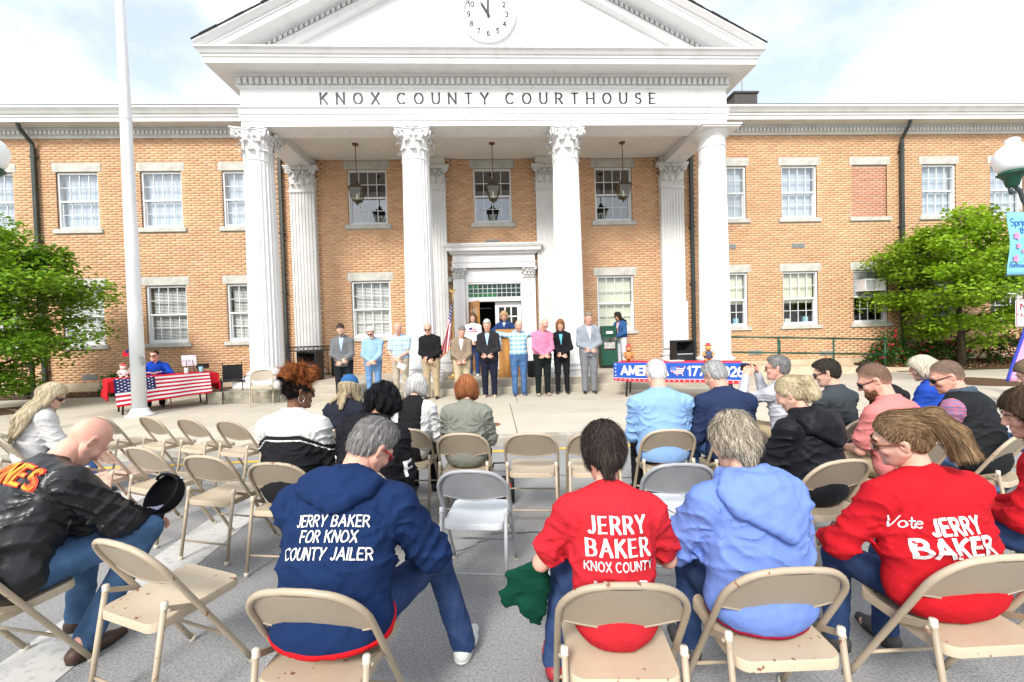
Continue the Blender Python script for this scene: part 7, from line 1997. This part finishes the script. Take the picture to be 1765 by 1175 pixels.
print_text(c, 'KNOX COUNTY', .030, .0046, o_+c['d2']*(-.082)+c['x2']*.005, m_print, gap=.24, space=.34, wscale=.82); print_text(c, 'JAILER', .05, .0105, o_+c['d2']*(-.168), m_print, gap=.34, serif=.11, thin=.5, wscale=.8)
c = seated('woman in periwinkle blue hoodie with short frosted blonde hair', 1.03, 1.58, -2, 'tan folding chair under the woman in the periwinkle hoodie', H=1.64, w=1.26, belly=.4, lean=8, lean2=14, twist=6, head=(24, 8, 4), fem=True, sk='fair', top=cloth('periwinkle', (.155, .245, .60), var=.1), top_kind='hoodie', bottoms=jean_d, shoes=(.05, .05, .05),
           hair=('shaggy', (.07, .055, .04), (.68, .60, .47)), near=True, hands={-1: (-.16, .38, .60), 1: (.16, .40, .60)}, hem=.462, skirt_band=(.447, .475, cloth('maroon_hem', (.25, .01, .03))))
hood(c, MATS['cloth_periwinkle'], .035, 1.05, .95)
c = seated('woman in red t-shirt with long brown ponytail and tortoise sunglasses', 1.80, 1.58, -1, 'tan folding chair under the woman with the long ponytail', H=1.62, w=1.52, belly=.5, lean=8, lean2=14, side=-3, twist=0, head=(18, 44, -14), fem=True, sk='fair', top=cloth('red_tee_b', (.50, .012, .02), var=.12), top_kind='tee', sleeve='long', bottoms=jean_d, shoes=(.05, .05, .05),
           hair=('pony', (.055, .032, .018), (.40, .255, .14)), hair_extra=dict(anchor=(.015, -.075, .105), tail_w=[(.045, -.05, .0), (.085, -.09, -.065), (.11, -.115, -.16), (.12, -.125, -.26), (.125, -.125, -.34)], r=[.022, .036, .046, .046, .038, .012]), glasses='tort', near=True, hands={-1: (-.2, .36, .58), 1: (.2, .40, .60)})
o_ = c['P1']+c['d2']*.075
print_text(c, 'JERRY', .056, .0118, o_+c['d2']*(-.045)+c['x2']*(-.03), m_print, gap=.26, wscale=.72); print_text(c, 'BAKER', .062, .0145, o_+c['d2']*(-.125)+c['x2']*(-.045), m_print, gap=.3, wscale=.98); print_text(c, 'Vote', .044, .0045, o_+c['d2']*(-.018)+c['x2']*(-.185), m_print, gap=.05, slant=.2)
tie = MB().tube(ring_pts(np.zeros(3), np.array([1, 0, 0]), np.array([0, .3, .95]), .024, .024, 0, 2*PI, 13)[:-1], .008, 6, closed=True).build('hair_tie', mat('pink_elastic', (.55, .05, .18), .7), c['root'], True); tie.location = tuple(c['Rh'] @ (np.array([.03, -.095, .092])*c['hs'])+c['ho'])
c = seated('dark haired woman in red shirt cut off by the right edge', 2.80, 1.82, 22, 'tan folding chair under the woman cut off by the right edge', H=1.70, w=1.2, belly=.3, lean=12, lean2=18, head=(22, 30, -6), fem=True, sk='fair', top=cloth('red_tee_c', (.50, .012, .02), var=.12), top_kind='tee', bottoms=jean_d, hair=('long', (.03, .02, .015), (.12, .08, .05)), near=True, hair_len=.26)
# leather jacket man, leaning forward over a cap
leather = mat('black_leather', (.007, .0075, .0085), .36, .42, col2=(.012, .013, .015), vscale=6, detail=8, bump=.25, bscale=60, bdist=.004)
c = seated('bald man in black leather jacket with flame yellow lettering, leaning forward', -2.36, 2.06, -14, 'tan folding chair under the man in the black leather jacket', H=1.86, w=1.30, belly=.4, lean=24, lean2=36, side=-5, twist=-4, head=(58, -8, 0), sk='pink', top=leather, top_kind='jacket', bottoms=denim('blue', (.05, .105, .20)), shoes=(.06, .03, .02), hair=('bald', (.2, .2, .2), (.3, .3, .3)), near=True,
           hands={-1: (.02, .56, .58), 1: (.16, .58, .56)}, knees={-1: (-.16, .46, .50), 1: (.24, .50, .55)}, feet={-1: (-.14, .40, .085), 1: (.16, .22, .085)}, hem=.45, palms={-1: (0, 0, -1), 1: (0, 0, -1)})
o_ = c['P1']+c['d2']*.19
m_flame = mat('flame_yellow', (.78, .40, .03), .6, .3, col2=(.70, .10, .02), vscale=16); m_fred = mat('flame_red_edge', (.55, .03, .02), .6)
print_text(c, 'MARINES', .088, .030, o_+c['d2']*(-.03)+c['x2']*(-.05), m_fred, lift=.004, bend=-.7, gap=.30, serif=.16, thin=.8, wscale=.85); print_text(c, 'MARINES', .088, .0195, o_+c['d2']*(-.03)+c['x2']*(-.05), m_flame, lift=.009, bend=-.7, gap=.30, serif=.14, thin=.75, wscale=.85)
def ball_cap():
    root = empty('baseball_cap'); tag(root, 'black baseball cap held upside down by the bald man', 'cap')
    s = Shape(); s.ell((0, 0, 0), (.088, .105, .10)); 
    V, F = s.field(.0045, margin=.02, post=lambda D, x, y, z: np.maximum(np.maximum(D, -(D+.010)), z-.012)).mesh(); link('crown', make_mesh('crown', V, F, cloth('cap_black', (.012, .012, .014)), True), root)
    V = [(x*.085, .095+.085*(1-x*x)**.5*t+0, .008-.012*x*x) for t in (0, .5, 1) for x in np.linspace(-.98, .98, 13)]
    o = link('visor', make_mesh('visor', V, [(j*13+i, j*13+i+1, (j+1)*13+i+1, (j+1)*13+i) for j in range(2) for i in range(12)], cloth('cap_black', (.012, .012, .014)), True), root); o.modifiers.new('t', 'SOLIDIFY').thickness = .004
    for sx in (-1, 1):
        V = [(sx*(.006+.05*u), .06+.032*(1-u*.6)*1-.0, -.012-.055*v+.0) for v in (0, 1) for u in (0, .5, 1)]
        V = [(sx*(.008+.055*u*(1-.5*v)), (.086-.02*u)*(1-.42*v*v), -.004-.062*v) for v in np.linspace(0, 1, 5) for u in np.linspace(0, 1, 5)]
        link('lining_panel', make_mesh('lining_panel', V, [(j*5+i, j*5+i+1, (j+1)*5+i+1, (j+1)*5+i) for j in range(4) for i in range(4)], mat('lilac_lining', (.55, .55, .75), .8), True), root)
    MB().tube([(.07*math.cos(a), -.06-.035*math.sin(a), .012+.02*math.sin(a)) for a in np.linspace(.2, PI-.2, 9)], .008, 5).build('strap', cloth('cap_black', (.012, .012, .014)), root)
    MB().box(-.06, -.03, -.092, -.086, -.03, -.005).build('size_tag', m_print, root)
    return root
cp_ = ball_cap(); cp_.location = (-2.02, 2.62, .70); cp_.rotation_euler = (rad(-52), 0, rad(165)); cp_.scale = (1.15, 1.15, 1.15)

# ---- second and third rows, left to right
c = seated('blonde long haired woman in white knit top at the left edge', -4.60, 4.36, -32, 'tan folding chair under the blonde woman at the left edge', H=1.64, w=1.0, lean=10, lean2=18, head=(30, -38, 6), fem=True, sk='fair', top=cloth('white_knit', (.58, .57, .56), var=.06, bump=.6, bscale=120), top_kind='sweater', bottoms=jean, hair=('long', (.46, .37, .23), (.80, .70, .50)), glasses='sun', near=True, hair_len=.52)
c = seated('woman with orange curls above a black headband and black white track jacket', -1.47, 3.10, -10, 'tan folding chair under the woman with orange curls', H=1.88, w=1.16, belly=.3, lean=3, lean2=6, head=(10, -38, 0), fem=True, sk='brown', top=None or cloth('track_black', (.016, .016, .019), var=.1), top_kind='jacket', bottoms=black_p, hair=('puff', (.13, .032, .012), (.42, .15, .05)), glasses='sun', near=True)
# white yoke and bands of the track jacket, laid over its shoulders
m_tw = cloth('track_white', (.62, .615, .60), var=.05)
def yoke(ctx, name, m, zlo, zhi, lift):
    P2_, d2_ = ctx['P2'], ctx['d2']
    def post(D, x, y, z):
        D = ctx['tpost'](D, x, y, z)-lift; h = (x-P2_[0])*d2_[0]+(y-P2_[1])*d2_[1]+(z-P2_[2])*d2_[2]-.0*np.abs(x)
        h = h+.55*np.maximum(0, np.abs(x)-.13)
        return np.maximum(np.maximum(D, zlo-h), h-zhi)
    V, F = ctx['tshape'].field(ctx['hv'], margin=.03, post=post).mesh(); return link(name, make_mesh(name, V, F, m, True), ctx['top'])
yoke(c, 'white_yoke', m_tw, -.135, .2, .005); yoke(c, 'white_band', m_tw, -.172, -.158, .005)
o_ = c['P0']+np.array([0, 0, .03])
hd_ = Shape(); hd_.ell((0, -.018, .03), (.084, .103, .10)); V, F = hd_.field(.006, margin=.02, post=lambda D, x, y, z: np.maximum(D-.004, np.abs(z-.035+.25*y)-.032)).mesh(); link('headband', make_mesh('headband', (V*c['hs']) @ c['Rh'].T+c['ho'], F, cloth('headband_black', (.01, .01, .012)), True), c['root'])
er = MB().tube([(c['Rh'] @ (np.array([.086, -.004+.022*math.cos(a), -.055+.026*math.sin(a)])*c['hs'])+c['ho']) for a in np.linspace(0, 2*PI, 17)[:-1]], .0022, 5, closed=True).build('hoop_earring', mat('silver', (.7, .7, .7), .2, .5, metal=.9), c['root'], True)
c = seated('blonde person in blue knit beanie and dark coat', -1.44, 4.06, -12, 'tan folding chair under the person in the blue beanie', H=1.62, w=1.0, lean=8, lean2=14, head=(26, 6, 0), fem=True, sk='fair', top=cloth('navy_coat', (.02, .022, .034)), top_kind='coat', bottoms=black_p, hair=('beanie_long', (.30, .22, .12), (.74, .63, .44)), hatc=cloth('beanie_blue', (.035, .13, .32), bump=.5, bscale=150), near=True, hair_len=.17)
c = seated('person with tousled black hair and black hoodie with white sleeve letters', -.90, 2.94, -10, 'folding chair hidden behind the man in the navy hoodie', H=1.72, w=1.36, belly=.3, lean=12, lean2=22, side=4, head=(34, -6, 4), fem=True, sk='tan', top=cloth('black_hoodie', (.013, .013, .016)), top_kind='hoodie', bottoms=black_p, hair=('curly', (.006, .006, .007), (.035, .035, .04)), near=True, hair_len=.07)
hood(c, MATS['cloth_black_hoodie'])
for sx, tx in ((1, 'F'), (-1, 'S')):
    a, b_ = c['E'][sx], c['W'][sx]; mid_ = c['S'][sx]*.25+a*.75; n_ = np.array([sx*.75, -.65, 0]); n_ /= np.linalg.norm(n_); up_ = c['S'][sx]-a; up_ /= np.linalg.norm(up_); ex_ = np.cross(up_, n_)*-1
    rib, Lx = text_strokes(tx, .095, .022); V = []; F = []; nn = 0
    for k_, r_ in enumerate(rib):
        q = r_.reshape(-1, 2); O = mid_+(q[:, :1]-Lx/2)*(-ex_)+(q[:, 1:2]-.05)*up_+n_*.3; H_ = march(c['field'], O, np.tile(-n_, (len(O), 1)))+n_*(.004+.0002*k_); V.append(H_); F += [(nn+2*i, nn+2*i+1, nn+2*i+3, nn+2*i+2) for i in range(len(r_)-1)]; nn += len(q)
    link('sleeve_letter', make_mesh('sleeve_letter', np.concatenate(V), F, m_print), c['top'])
c = seated('white haired person in white and black jacket beyond the tousled black hair', -.78, 3.98, -6, 'folding chair under the white haired person in the white and black jacket', H=1.64, w=1.0, lean=12, lean2=20, head=(34, -6, 0), fem=True, sk='fair', top=cloth('white_jacket', (.68, .68, .68)), top_kind='jacket', bottoms=black_p, hair=('bob', (.6, .59, .57), (.78, .77, .75)), near=True, hair_len=.16)
V, F = c['tshape'].field(c['hv'], margin=.03, post=lambda D, x, y, z: np.maximum(c['tpost'](D, x, y, z)-.004, np.abs(x)-.11)).mesh(); link('black_back_panel', make_mesh('black_back_panel', V, F, cloth('panel_black', (.015, .015, .017)), True), c['top'])
c = seated('person with ginger bob and grey green corduroy jacket', -.25, 3.72, -7, 'tan folding chair under the ginger haired person', H=1.60, w=1.10, lean=6, lean2=12, head=(26, 4, 0), fem=True, sk='fair', top=cloth('grey_green', (.21, .22, .185), var=.15, bump=.5, bscale=160), top_kind='coat', bottoms=cloth('olive', (.06, .07, .05)), hair=('bob', (.26, .085, .03), (.52, .22, .10)), near=True, hair_len=.16)
c = seated('white haired man in light blue dress shirt and black trousers', 1.47, 3.56, -5, 'tan folding chair under the white haired man in light blue', H=1.86, w=1.26, belly=.5, lean=4, lean2=8, head=(30, 2, 0), sk='pink', top=cloth('light_blue_dress', (.23, .39, .66), var=.08), top_kind='shirt', bottoms=black_p, hair=('neat', (.66, .66, .65), (.82, .82, .82)), near=True, hem=.475)
c = seated('grey haired man in navy blazer and jeans', 2.03, 3.48, 0, 'folding chair under the grey haired man in the navy blazer', H=1.84, w=1.12, lean=10, lean2=16, twist=-6, head=(34, 22, 0), sk='pink', top=cloth('navy_blazer', (.022, .035, .085)), top_kind='blazer', bottoms=jean, hair=('short', (.24, .24, .24), (.62, .62, .62)), near=True)
c = seated('man in pale grey shirt holding up a phone to take a picture', 2.94, 4.02, 18, 'folding chair under the man taking a picture', H=1.74, w=1.05, lean=6, lean2=10, head=(4, 30, 0), sk='pink', top=cloth('pale_grey', (.46, .47, .52)), top_kind='shirt', bottoms=khaki, hair=('neat', (.10, .10, .10), (.36, .36, .36)), glasses='clear', near=True,
           hands={-1: (-.17, .33, 1.07), 1: (.01, .33, 1.10)}, palms={-1: (.8, .4, .2), 1: (-.8, .4, .2)}, curl=.75, pole=(.35, -.1, -1))
ph = empty('phone', tuple(Vector((2.94, 4.02, 0))+Matrix.Rotation(rad(18), 3, 'Z') @ Vector((-.08, .40, 1.17))), rad(18)); tag(ph, 'black phone held up sideways by the man in pale grey', 'phone')
o = MB().box(-.078, .078, -.004, .004, -.038, .038).build('phone_body', mat('phone_black', (.01, .01, .011), .3, .5), ph); bevel_mesh(o.data, .003, 1)
MB().box(-.068, .068, -.0055, -.0045, -.033, .033).build('phone_screen', mat('phone_screen', (.05, .05, .055), .2, .5, var=.6, vscale=40), ph)
c = seated('woman with blonde ponytail and black rain jacket', 2.12, 2.64, 6, 'tan folding chair under the woman with the blonde ponytail', H=1.70, w=1.14, belly=.2, lean=7, lean2=12, twist=8, head=(30, 26, -4), fem=True, sk='fair', top=cloth('black_rain', (.012, .013, .017), rough=.5, sheen=0), top_kind='hoodie', bottoms=black_p, hair=('pony', (.36, .27, .15), (.80, .70, .48)), near=True,
           hair_extra=dict(anchor=(.0, -.10, .08), tail_w=[(.02, -.05, -.01), (.045, -.075, -.09), (.055, -.08, -.18), (.06, -.075, -.27)], r=[.022, .036, .042, .036, .010]))
hood(c, MATS['cloth_black_rain'], .03)
c = seated('dark haired man with sunglasses in charcoal shirt beyond the blonde ponytail', 3.18, 3.66, 16, 'folding chair under the dark haired man in charcoal', H=1.70, w=1.02, lean=4, lean2=8, head=(20, 32, 0), sk='fair', top=cloth('charcoal_shirt', (.05, .06, .068)), top_kind='polo', bottoms=char_p, hair=('short', (.02, .016, .014), (.08, .07, .06)), glasses='sun', near=True)
c = seated('bearded man with sunglasses in salmon pink polo', 3.0, 2.92, 14, 'tan folding chair under the man in the salmon polo', H=1.78, w=1.24, belly=.4, lean=7, lean2=12, twist=6, head=(28, 34, 0), sk='pink', top=cloth('salmon', (.64, .21, .20), var=.08), top_kind='polo', sleeve='short', bottoms=khaki, hair=('buzz', (.17, .10, .07), (.30, .19, .14)), beard=((.14, .07, .04), True), glasses='sun', near=True)
c = seated('white blonde woman in royal blue top in the far right rows', 4.46, 3.92, 24, 'folding chair under the white blonde woman in royal blue', H=1.66, w=1.05, lean=8, lean2=14, head=(22, 30, 0), fem=True, sk='fair', top=cloth('royal_blue', (.02, .07, .40)), top_kind='sweater', bottoms=black_p, hair=('bob', (.62, .55, .42), (.82, .76, .62)), near=True, hair_len=.12)
c = seated('person in black shirt hidden behind the man in the salmon polo', 3.72, 3.62, 20, 'folding chair under the person in black behind the salmon polo', H=1.68, w=1.05, lean=10, lean2=18, head=(40, 20, 0), sk='tan', top=cloth('plain_black', (.018, .017, .018)), top_kind='tee', bottoms=black_p, hair=('neat', (.02, .015, .012), (.06, .05, .04)), near=False)
ging = plaid('red_navy_check', (.70, .66, .70), (.42, .03, .07), (.05, .06, .22), 42.0, .5)
c = seated('man with shaved head and sunglasses in black vest over checked shirt', 3.76, 3.02, 20, 'tan folding chair under the man in the black vest', H=1.78, w=1.18, belly=.3, lean=12, lean2=18, head=(26, 36, 0), sk='pink', top=ging, top_kind='shirt', bottoms=jean, hair=('buzz', (.18, .12, .09), (.30, .21, .16)), glasses='sun', near=True)
vs_ = Shape(); k_ = c['k']
ctx_ = c
t_ = Shape()
for p_ in ctx_['tshape'].P[:5]: t_.P.append(p_)
for sx in (-1, 1): t_.cone(ctx_['P2']-ctx_['d2']*.01, ctx_['S'][sx]*.8+ctx_['P2']*.2-ctx_['d2']*.008, .062, .062, .05)
V, F = t_.field(.0095, margin=.04, post=lambda D, x, y, z: np.maximum(np.maximum(ctx_['tpost'](D, x, y, z)-.012, np.abs((x-ctx_['P1'][0])*ctx_['x2'][0]+(y-ctx_['P1'][1])*ctx_['x2'][1])-.205), .447-z)).mesh(); link('vest', make_mesh('vest', V, F, cloth('vest_black', (.016, .018, .02), rough=.7), True), c['root'])
cr_ = ring_pts(ctx_['P2']+ctx_['d2']*.028, ctx_['x2'], -ctx_['f2'], .082, .084, -.5, PI+.5, 12); cs_ = Shape(); cs_.chain(cr_, [.018]*12, .01, (ctx_['d2'], 1.6)); V, F = cs_.field(.008, margin=.02).mesh(); link('vest_collar', make_mesh('vest_collar', V, F, cloth('vest_collar', (.06, .085, .12), rough=.7), True), c['root'])
c = seated('person in white at the right edge holding papers', 4.86, 3.30, 34, 'folding chair at the right edge under the person in white', H=1.68, w=1.05, lean=10, lean2=16, head=(30, 20, 0), fem=True, sk='fair', top=cloth('white_top', (.66, .67, .70)), top_kind='shirt', bottoms=jean, hair=('bob', (.1, .07, .05), (.2, .15, .1)), hair_len=.14)
pq = MB().box(-.10, .10, -.14, .14, 0, .004).build('program_sheet', mat('paper_white', (.8, .8, .8), .8), None, False, (4.45, 3.55, .66)); pq.rotation_euler = (.3, .25, .5); tag(pq, 'white programme sheet lying on a lap at the right edge', 'paper')
# jacket and bag by the red t-shirt person
dg = Shape(); dg.chain([(.04, 0, .58), (.02, .01, .48), (.0, .02, .36), (.02, .03, .27)], [.035, .055, .06, .02], .03, ((0, 1, 0), .45)); dg.chain([(.02, .0, .56), (-.07, .03, .48), (-.11, .04, .40), (-.13, .05, .34)], [.04, .05, .04, .012], .03, ((0, 1, 0), .4)); fo_ = sfold(77)
V, F = dg.field(.009, margin=.03, post=lambda D, x, y, z: D-.030*fo_(x, y, z)).mesh(); gj = link('green_jacket', make_mesh('green_jacket', V, F, cloth('dark_green_fleece', (.004, .05, .030), bump=.6, bscale=120), True)); gj.location = (.16, 1.86, 0); tag(gj, 'dark green fleece jacket bunched beside the person in the red t-shirt', 'jacket')
hb = MB().box(-.13, .13, -.07, .07, 0, .24).build('handbag', mat('black_nylon', (.02, .02, .022), .8)); bevel_mesh(hb.data, .03, 3); hb.location = (.05, 3.95, 0); tag(hb, 'black handbag with red trim on the road beside the ginger haired person', 'bag')
MB().box(-.10, .10, -.074, -.069, .16, .20).build('red_trim', mat('red_trim', (.5, .01, .03), .6), hb); MB().tube([(-.1, 0, .22), (-.06, 0, .38), (.06, 0, .38), (.1, 0, .22)], .010, 6).build('bag_handle', m_black, hb)

# ---- standing group facing the road
def standing(label, x, y, z, H, deg=180, **kw):
    r_ = np.random.RandomState(int(abs(x)*971+H*100)); deg += r_.uniform(-9, 9) if deg == 180 else 0; x += r_.uniform(-.04, .04); y += r_.uniform(-.10, .12); kw.setdefault('lean', r_.uniform(0, 5)); kw.setdefault('lean2', r_.uniform(3, 11)); kw.setdefault('side', r_.uniform(-2.5, 2.5)); kw.setdefault('twist', r_.uniform(-8, 8)); kw.setdefault('head', (r_.uniform(26, 42), r_.uniform(-14, 14), r_.uniform(-5, 5))); kw.setdefault('leg_w', r_.uniform(1.05, 1.22)); kw.setdefault('group', 'people standing with bowed heads')
    return person(label, (x, y, z), deg, 'stand', H=H, **kw)
Y_ = 9.72
standing('bearded man in grey blazer and dark trousers, first from the left', -3.40, Y_, WALK, 1.80, w=1.05, top=cloth('grey_tweed', (.15, .155, .165)), top_kind='blazer', bottoms=cloth('black_blue', (.016, .018, .026)), hair=('short', (.025, .02, .017), (.07, .055, .045)), beard=((.20, .19, .18), True), open_front=(sky_sh, .012, -.30, .065), sk='fair')
standing('white haired man with sunglasses in light blue shirt and jeans', -2.73, Y_+.1, WALK, 1.72, w=1.1, belly=.4, top=cloth('chambray_light', (.27, .43, .63)), top_kind='shirt', bottoms=jean_l, hair=('short', (.62, .62, .62), (.82, .82, .82)), beard=((.7, .7, .69), False), glasses='sun', shoes=(.2, .1, .05), sk='pink')
c = standing('man in pale blue checked short sleeved shirt holding a white paper', -2.12, Y_, WALK, 1.79, w=1.15, belly=.3, top=plaid('pale_blue_check', (.54, .60, .66), (.17, .33, .56), (.30, .45, .64), 9.0, .3), top_kind='shirt', sleeve='short', bottoms=cloth('stone', (.44, .39, .31)), hair=('fringe', (.45, .40, .34), (.7, .66, .6)), shoes=(.10, .04, .02), sk='pink', belt=mat('leather_brown', (.06, .03, .015), .5))
pa = MB().box(-.09, .09, -.002, .002, -.06, .06).build('folded_paper', mat('paper_white', (.8, .8, .8), .8), None, False, (-2.02, Y_-.27, .13+.80)); pa.rotation_euler = (0, rad(25), 0); tag(pa, 'white paper held by the man in the pale checked shirt', 'paper')
standing('bald man with sunglasses in black jacket and khaki trousers', -1.42, Y_, WALK, 1.77, w=1.12, top=cloth('black_fleece', (.014, .014, .016)), top_kind='sweater', bottoms=khaki, hair=('bald', (.2, .14, .1), (.3, .2, .15)), glasses='sun', shoes=(.015, .015, .015), sk='pink', hem=.87)
standing('man in tan blazer and khaki trousers', -.72, Y_, WALK, 1.67, w=1.1, top=cloth('tan_blazer', (.25, .195, .14)), top_kind='blazer', bottoms=cloth('sand', (.50, .41, .28)), hair=('short', (.09, .085, .08), (.22, .21, .2)), open_front=(white_sh, .012, -.26, .065), shoes=(.1, .06, .04), sk='pink')
standing('grey haired man in black blazer and navy trousers', -.04, Y_, WALK, 1.81, w=1.12, belly=.3, top=cloth('black_blazer', (.026, .025, .028)), top_kind='blazer', bottoms=navy_p, hair=('short', (.34, .33, .32), (.6, .6, .58)), open_front=(sky_sh, .012, -.26, .065), shoes=(.45, .36, .26), sk='pink', head=(28, 4, 0))
standing('man in blue checked shirt and jeans with arms held out to his neighbours', .60, Y_+.05, WALK, 1.80, w=1.16, belly=.5, top=plaid('aqua_check', (.42, .60, .70), (.62, .74, .78), (.12, .34, .52), 10.0, .35), top_kind='shirt', bottoms=jean, hair=('fringe', (.2, .18, .16), (.4, .38, .35)), head=(48, 0, 0), belt=mat('leather_brown', (.06, .03, .015), .5), shoes=(.03, .06, .14), sk='fair',
         hands={-1: (-.40, -.05, 1.18), 1: (.42, -.05, 1.20)}, palms={-1: (0, 0, -1), 1: (0, 0, -1)}, curl=.4)
standing('bald man with glasses in pink shirt and black trousers', 1.18, Y_, WALK, 1.80, w=1.1, belly=.3, top=cloth('pink_shirt', (.60, .20, .33)), top_kind='shirt', bottoms=cloth('black_green', (.012, .016, .015)), hair=('fringe', (.5, .42, .36), (.65, .58, .5)), glasses='clear', shoes=(.34, .27, .2), sk='pink')
standing('woman in black suit with brown bob and turquoise blouse', 1.67, Y_, WALK, 1.76, fem=True, w=.98, top=cloth('black_suit', (.013, .013, .015)), top_kind='blazer', bottoms=black_p, hair=('bob', (.12, .05, .02), (.32, .15, .07)), hair_len=.24, open_front=(cloth('turquoise', (.12, .42, .55)), .05, -.24, .05), sk='fair', shoes=(.02, .02, .02), head=(24, 0, 0))
standing('tall man in light grey suit at the right end of the standing group', 2.29, Y_, WALK, 1.92, w=1.08, top=cloth('grey_suit', (.27, .30, .345)), top_kind='blazer', bottoms=grey_p, hair=('short', (.14, .11, .08), (.32, .27, .22)), open_front=(white_sh, .012, -.30, .065), shoes=(.02, .02, .02), sk='pink', head=(26, 0, 0))
c = standing('woman in white sweater with a flag on it behind the standing men', -.46, 11.45, PORCH, 1.72, fem=True, w=1.0, top=cloth('white_sweater', (.74, .73, .71)), top_kind='sweater', bottoms=jean_d, hair=('long', (.06, .03, .02), (.18, .10, .06)), hair_len=.24, sk='fair', shoes=(.66, .66, .66), head=(10, 0, 0), hem=.92, lean2=2)
o_ = c['P1']+c['d2']*.13
for q_ in range(5): decal(c, 'printed_stripe', m_fr if q_ % 2 == 0 else m_fw, [(-.10, .05-q_*.022), (.10, .05-q_*.022), (.10, .03-q_*.022), (-.10, .03-q_*.022)], True, o_, .005, .03, c['top'])
decal(c, 'printed_canton', m_fb, [(.10, .052), (.02, .052), (.02, -.01), (.10, -.01)], True, o_, .008, .03, c['top'])
c = standing('woman with wavy blonde hair in navy jacket speaking at the lectern', .40, 11.52, PORCH, 1.76, fem=True, w=1.0, top=cloth('navy_jacket', (.02, .05, .15)), top_kind='jacket', bottoms=jean_d, hair=('wavy', (.25, .14, .06), (.62, .44, .25)), hair_len=.15, sk='fair', head=(26, 0, 0), hands={-1: (-.2, .28, 1.08), 1: (.2, .28, 1.08)}, palms={-1: (0, 0, -1), 1: (0, 0, -1)}, open_front=(white_sh, .02, -.10, .05))
c = standing('woman in denim jacket and white trousers beside the newspaper box', 4.02, 12.55, PORCH, 1.70, deg=120, fem=True, w=1.0, top=cloth('denim_jacket', (.035, .10, .26)), top_kind='jacket', bottoms=white_p, hair=('wavy', (.012, .01, .01), (.05, .04, .035)), hair_len=.28, sk='tan', head=(34, 0, 0), shoes=(.6, .3, .33), hem=.92, hands={-1: (-.06, .26, .95), 1: (.05, .28, .92)}, open_front=(cloth('red_stripe_top', (.62, .16, .18), col2=(.75, .7, .7), var=.5, vscale=20), .03, -.34, .06))
# man behind the left table, and a wheelchair at its right end
tp_ = on_table(tl, -.02, .74, 0)
chair(tp_[0], tp_[1], 226, 'folding chair behind the left table under the man in royal blue', 'tan', WALK, group='chair behind the table')
person('dark haired man with sunglasses in royal blue shirt behind the flag table', (tp_[0], tp_[1], WALK), 215, 'sit', H=1.74, w=1.12, lean=8, lean2=12, head=(4, -22, 0), sk='pink', top=cloth('royal_blue_shirt', (.012, .06, .42)), top_kind='polo', bottoms=black_p, hair=('short', (.02, .015, .012), (.06, .05, .04)), glasses='sun', group='man at the flag table', hands={-1: (-.12, .40, .80), 1: (.14, .40, .80)})
wx = empty('wheelchair', (-6.35, 10.55, WALK), rad(30)); tag(wx, 'folded black wheelchair at the right end of the flag table', 'wheelchair')
for sx in (-1, 1):
    MB().tube([(sx*.24, .29*math.cos(a), .29+.27*math.sin(a)) for a in np.linspace(0, 2*PI, 25)[:-1]], .016, 6, closed=True).tube([(sx*.24, 0, .29-.26), (sx*.24, 0, .29+.26)], .006, 5).tube([(sx*.24, -.26, .29), (sx*.24, .26, .29)], .006, 5).build('wheel', m_black, wx, True)
    MB().tube([(sx*.2, -.45, .12+.07*0), (sx*.2, -.40, .5), (sx*.2, .2, .5), (sx*.2, .26, .9), (sx*.2, .34, .92)], .013, 6).build('side_frame', m_black, wx, True)
    MB().tube([(sx*.2, -.45+.06*math.cos(a), .07+.06*math.sin(a)) for a in np.linspace(0, 2*PI, 13)[:-1]], .013, 5, closed=True).build('caster', m_black, wx, True)
MB().box(-.2, .2, -.25, .2, .49, .52).build('seat', mat('black_nylon', (.02, .02, .022)), wx); MB().box(-.2, .2, .21, .24, .52, .88).build('backrest', mat('black_nylon', (.02, .02, .022)), wx)
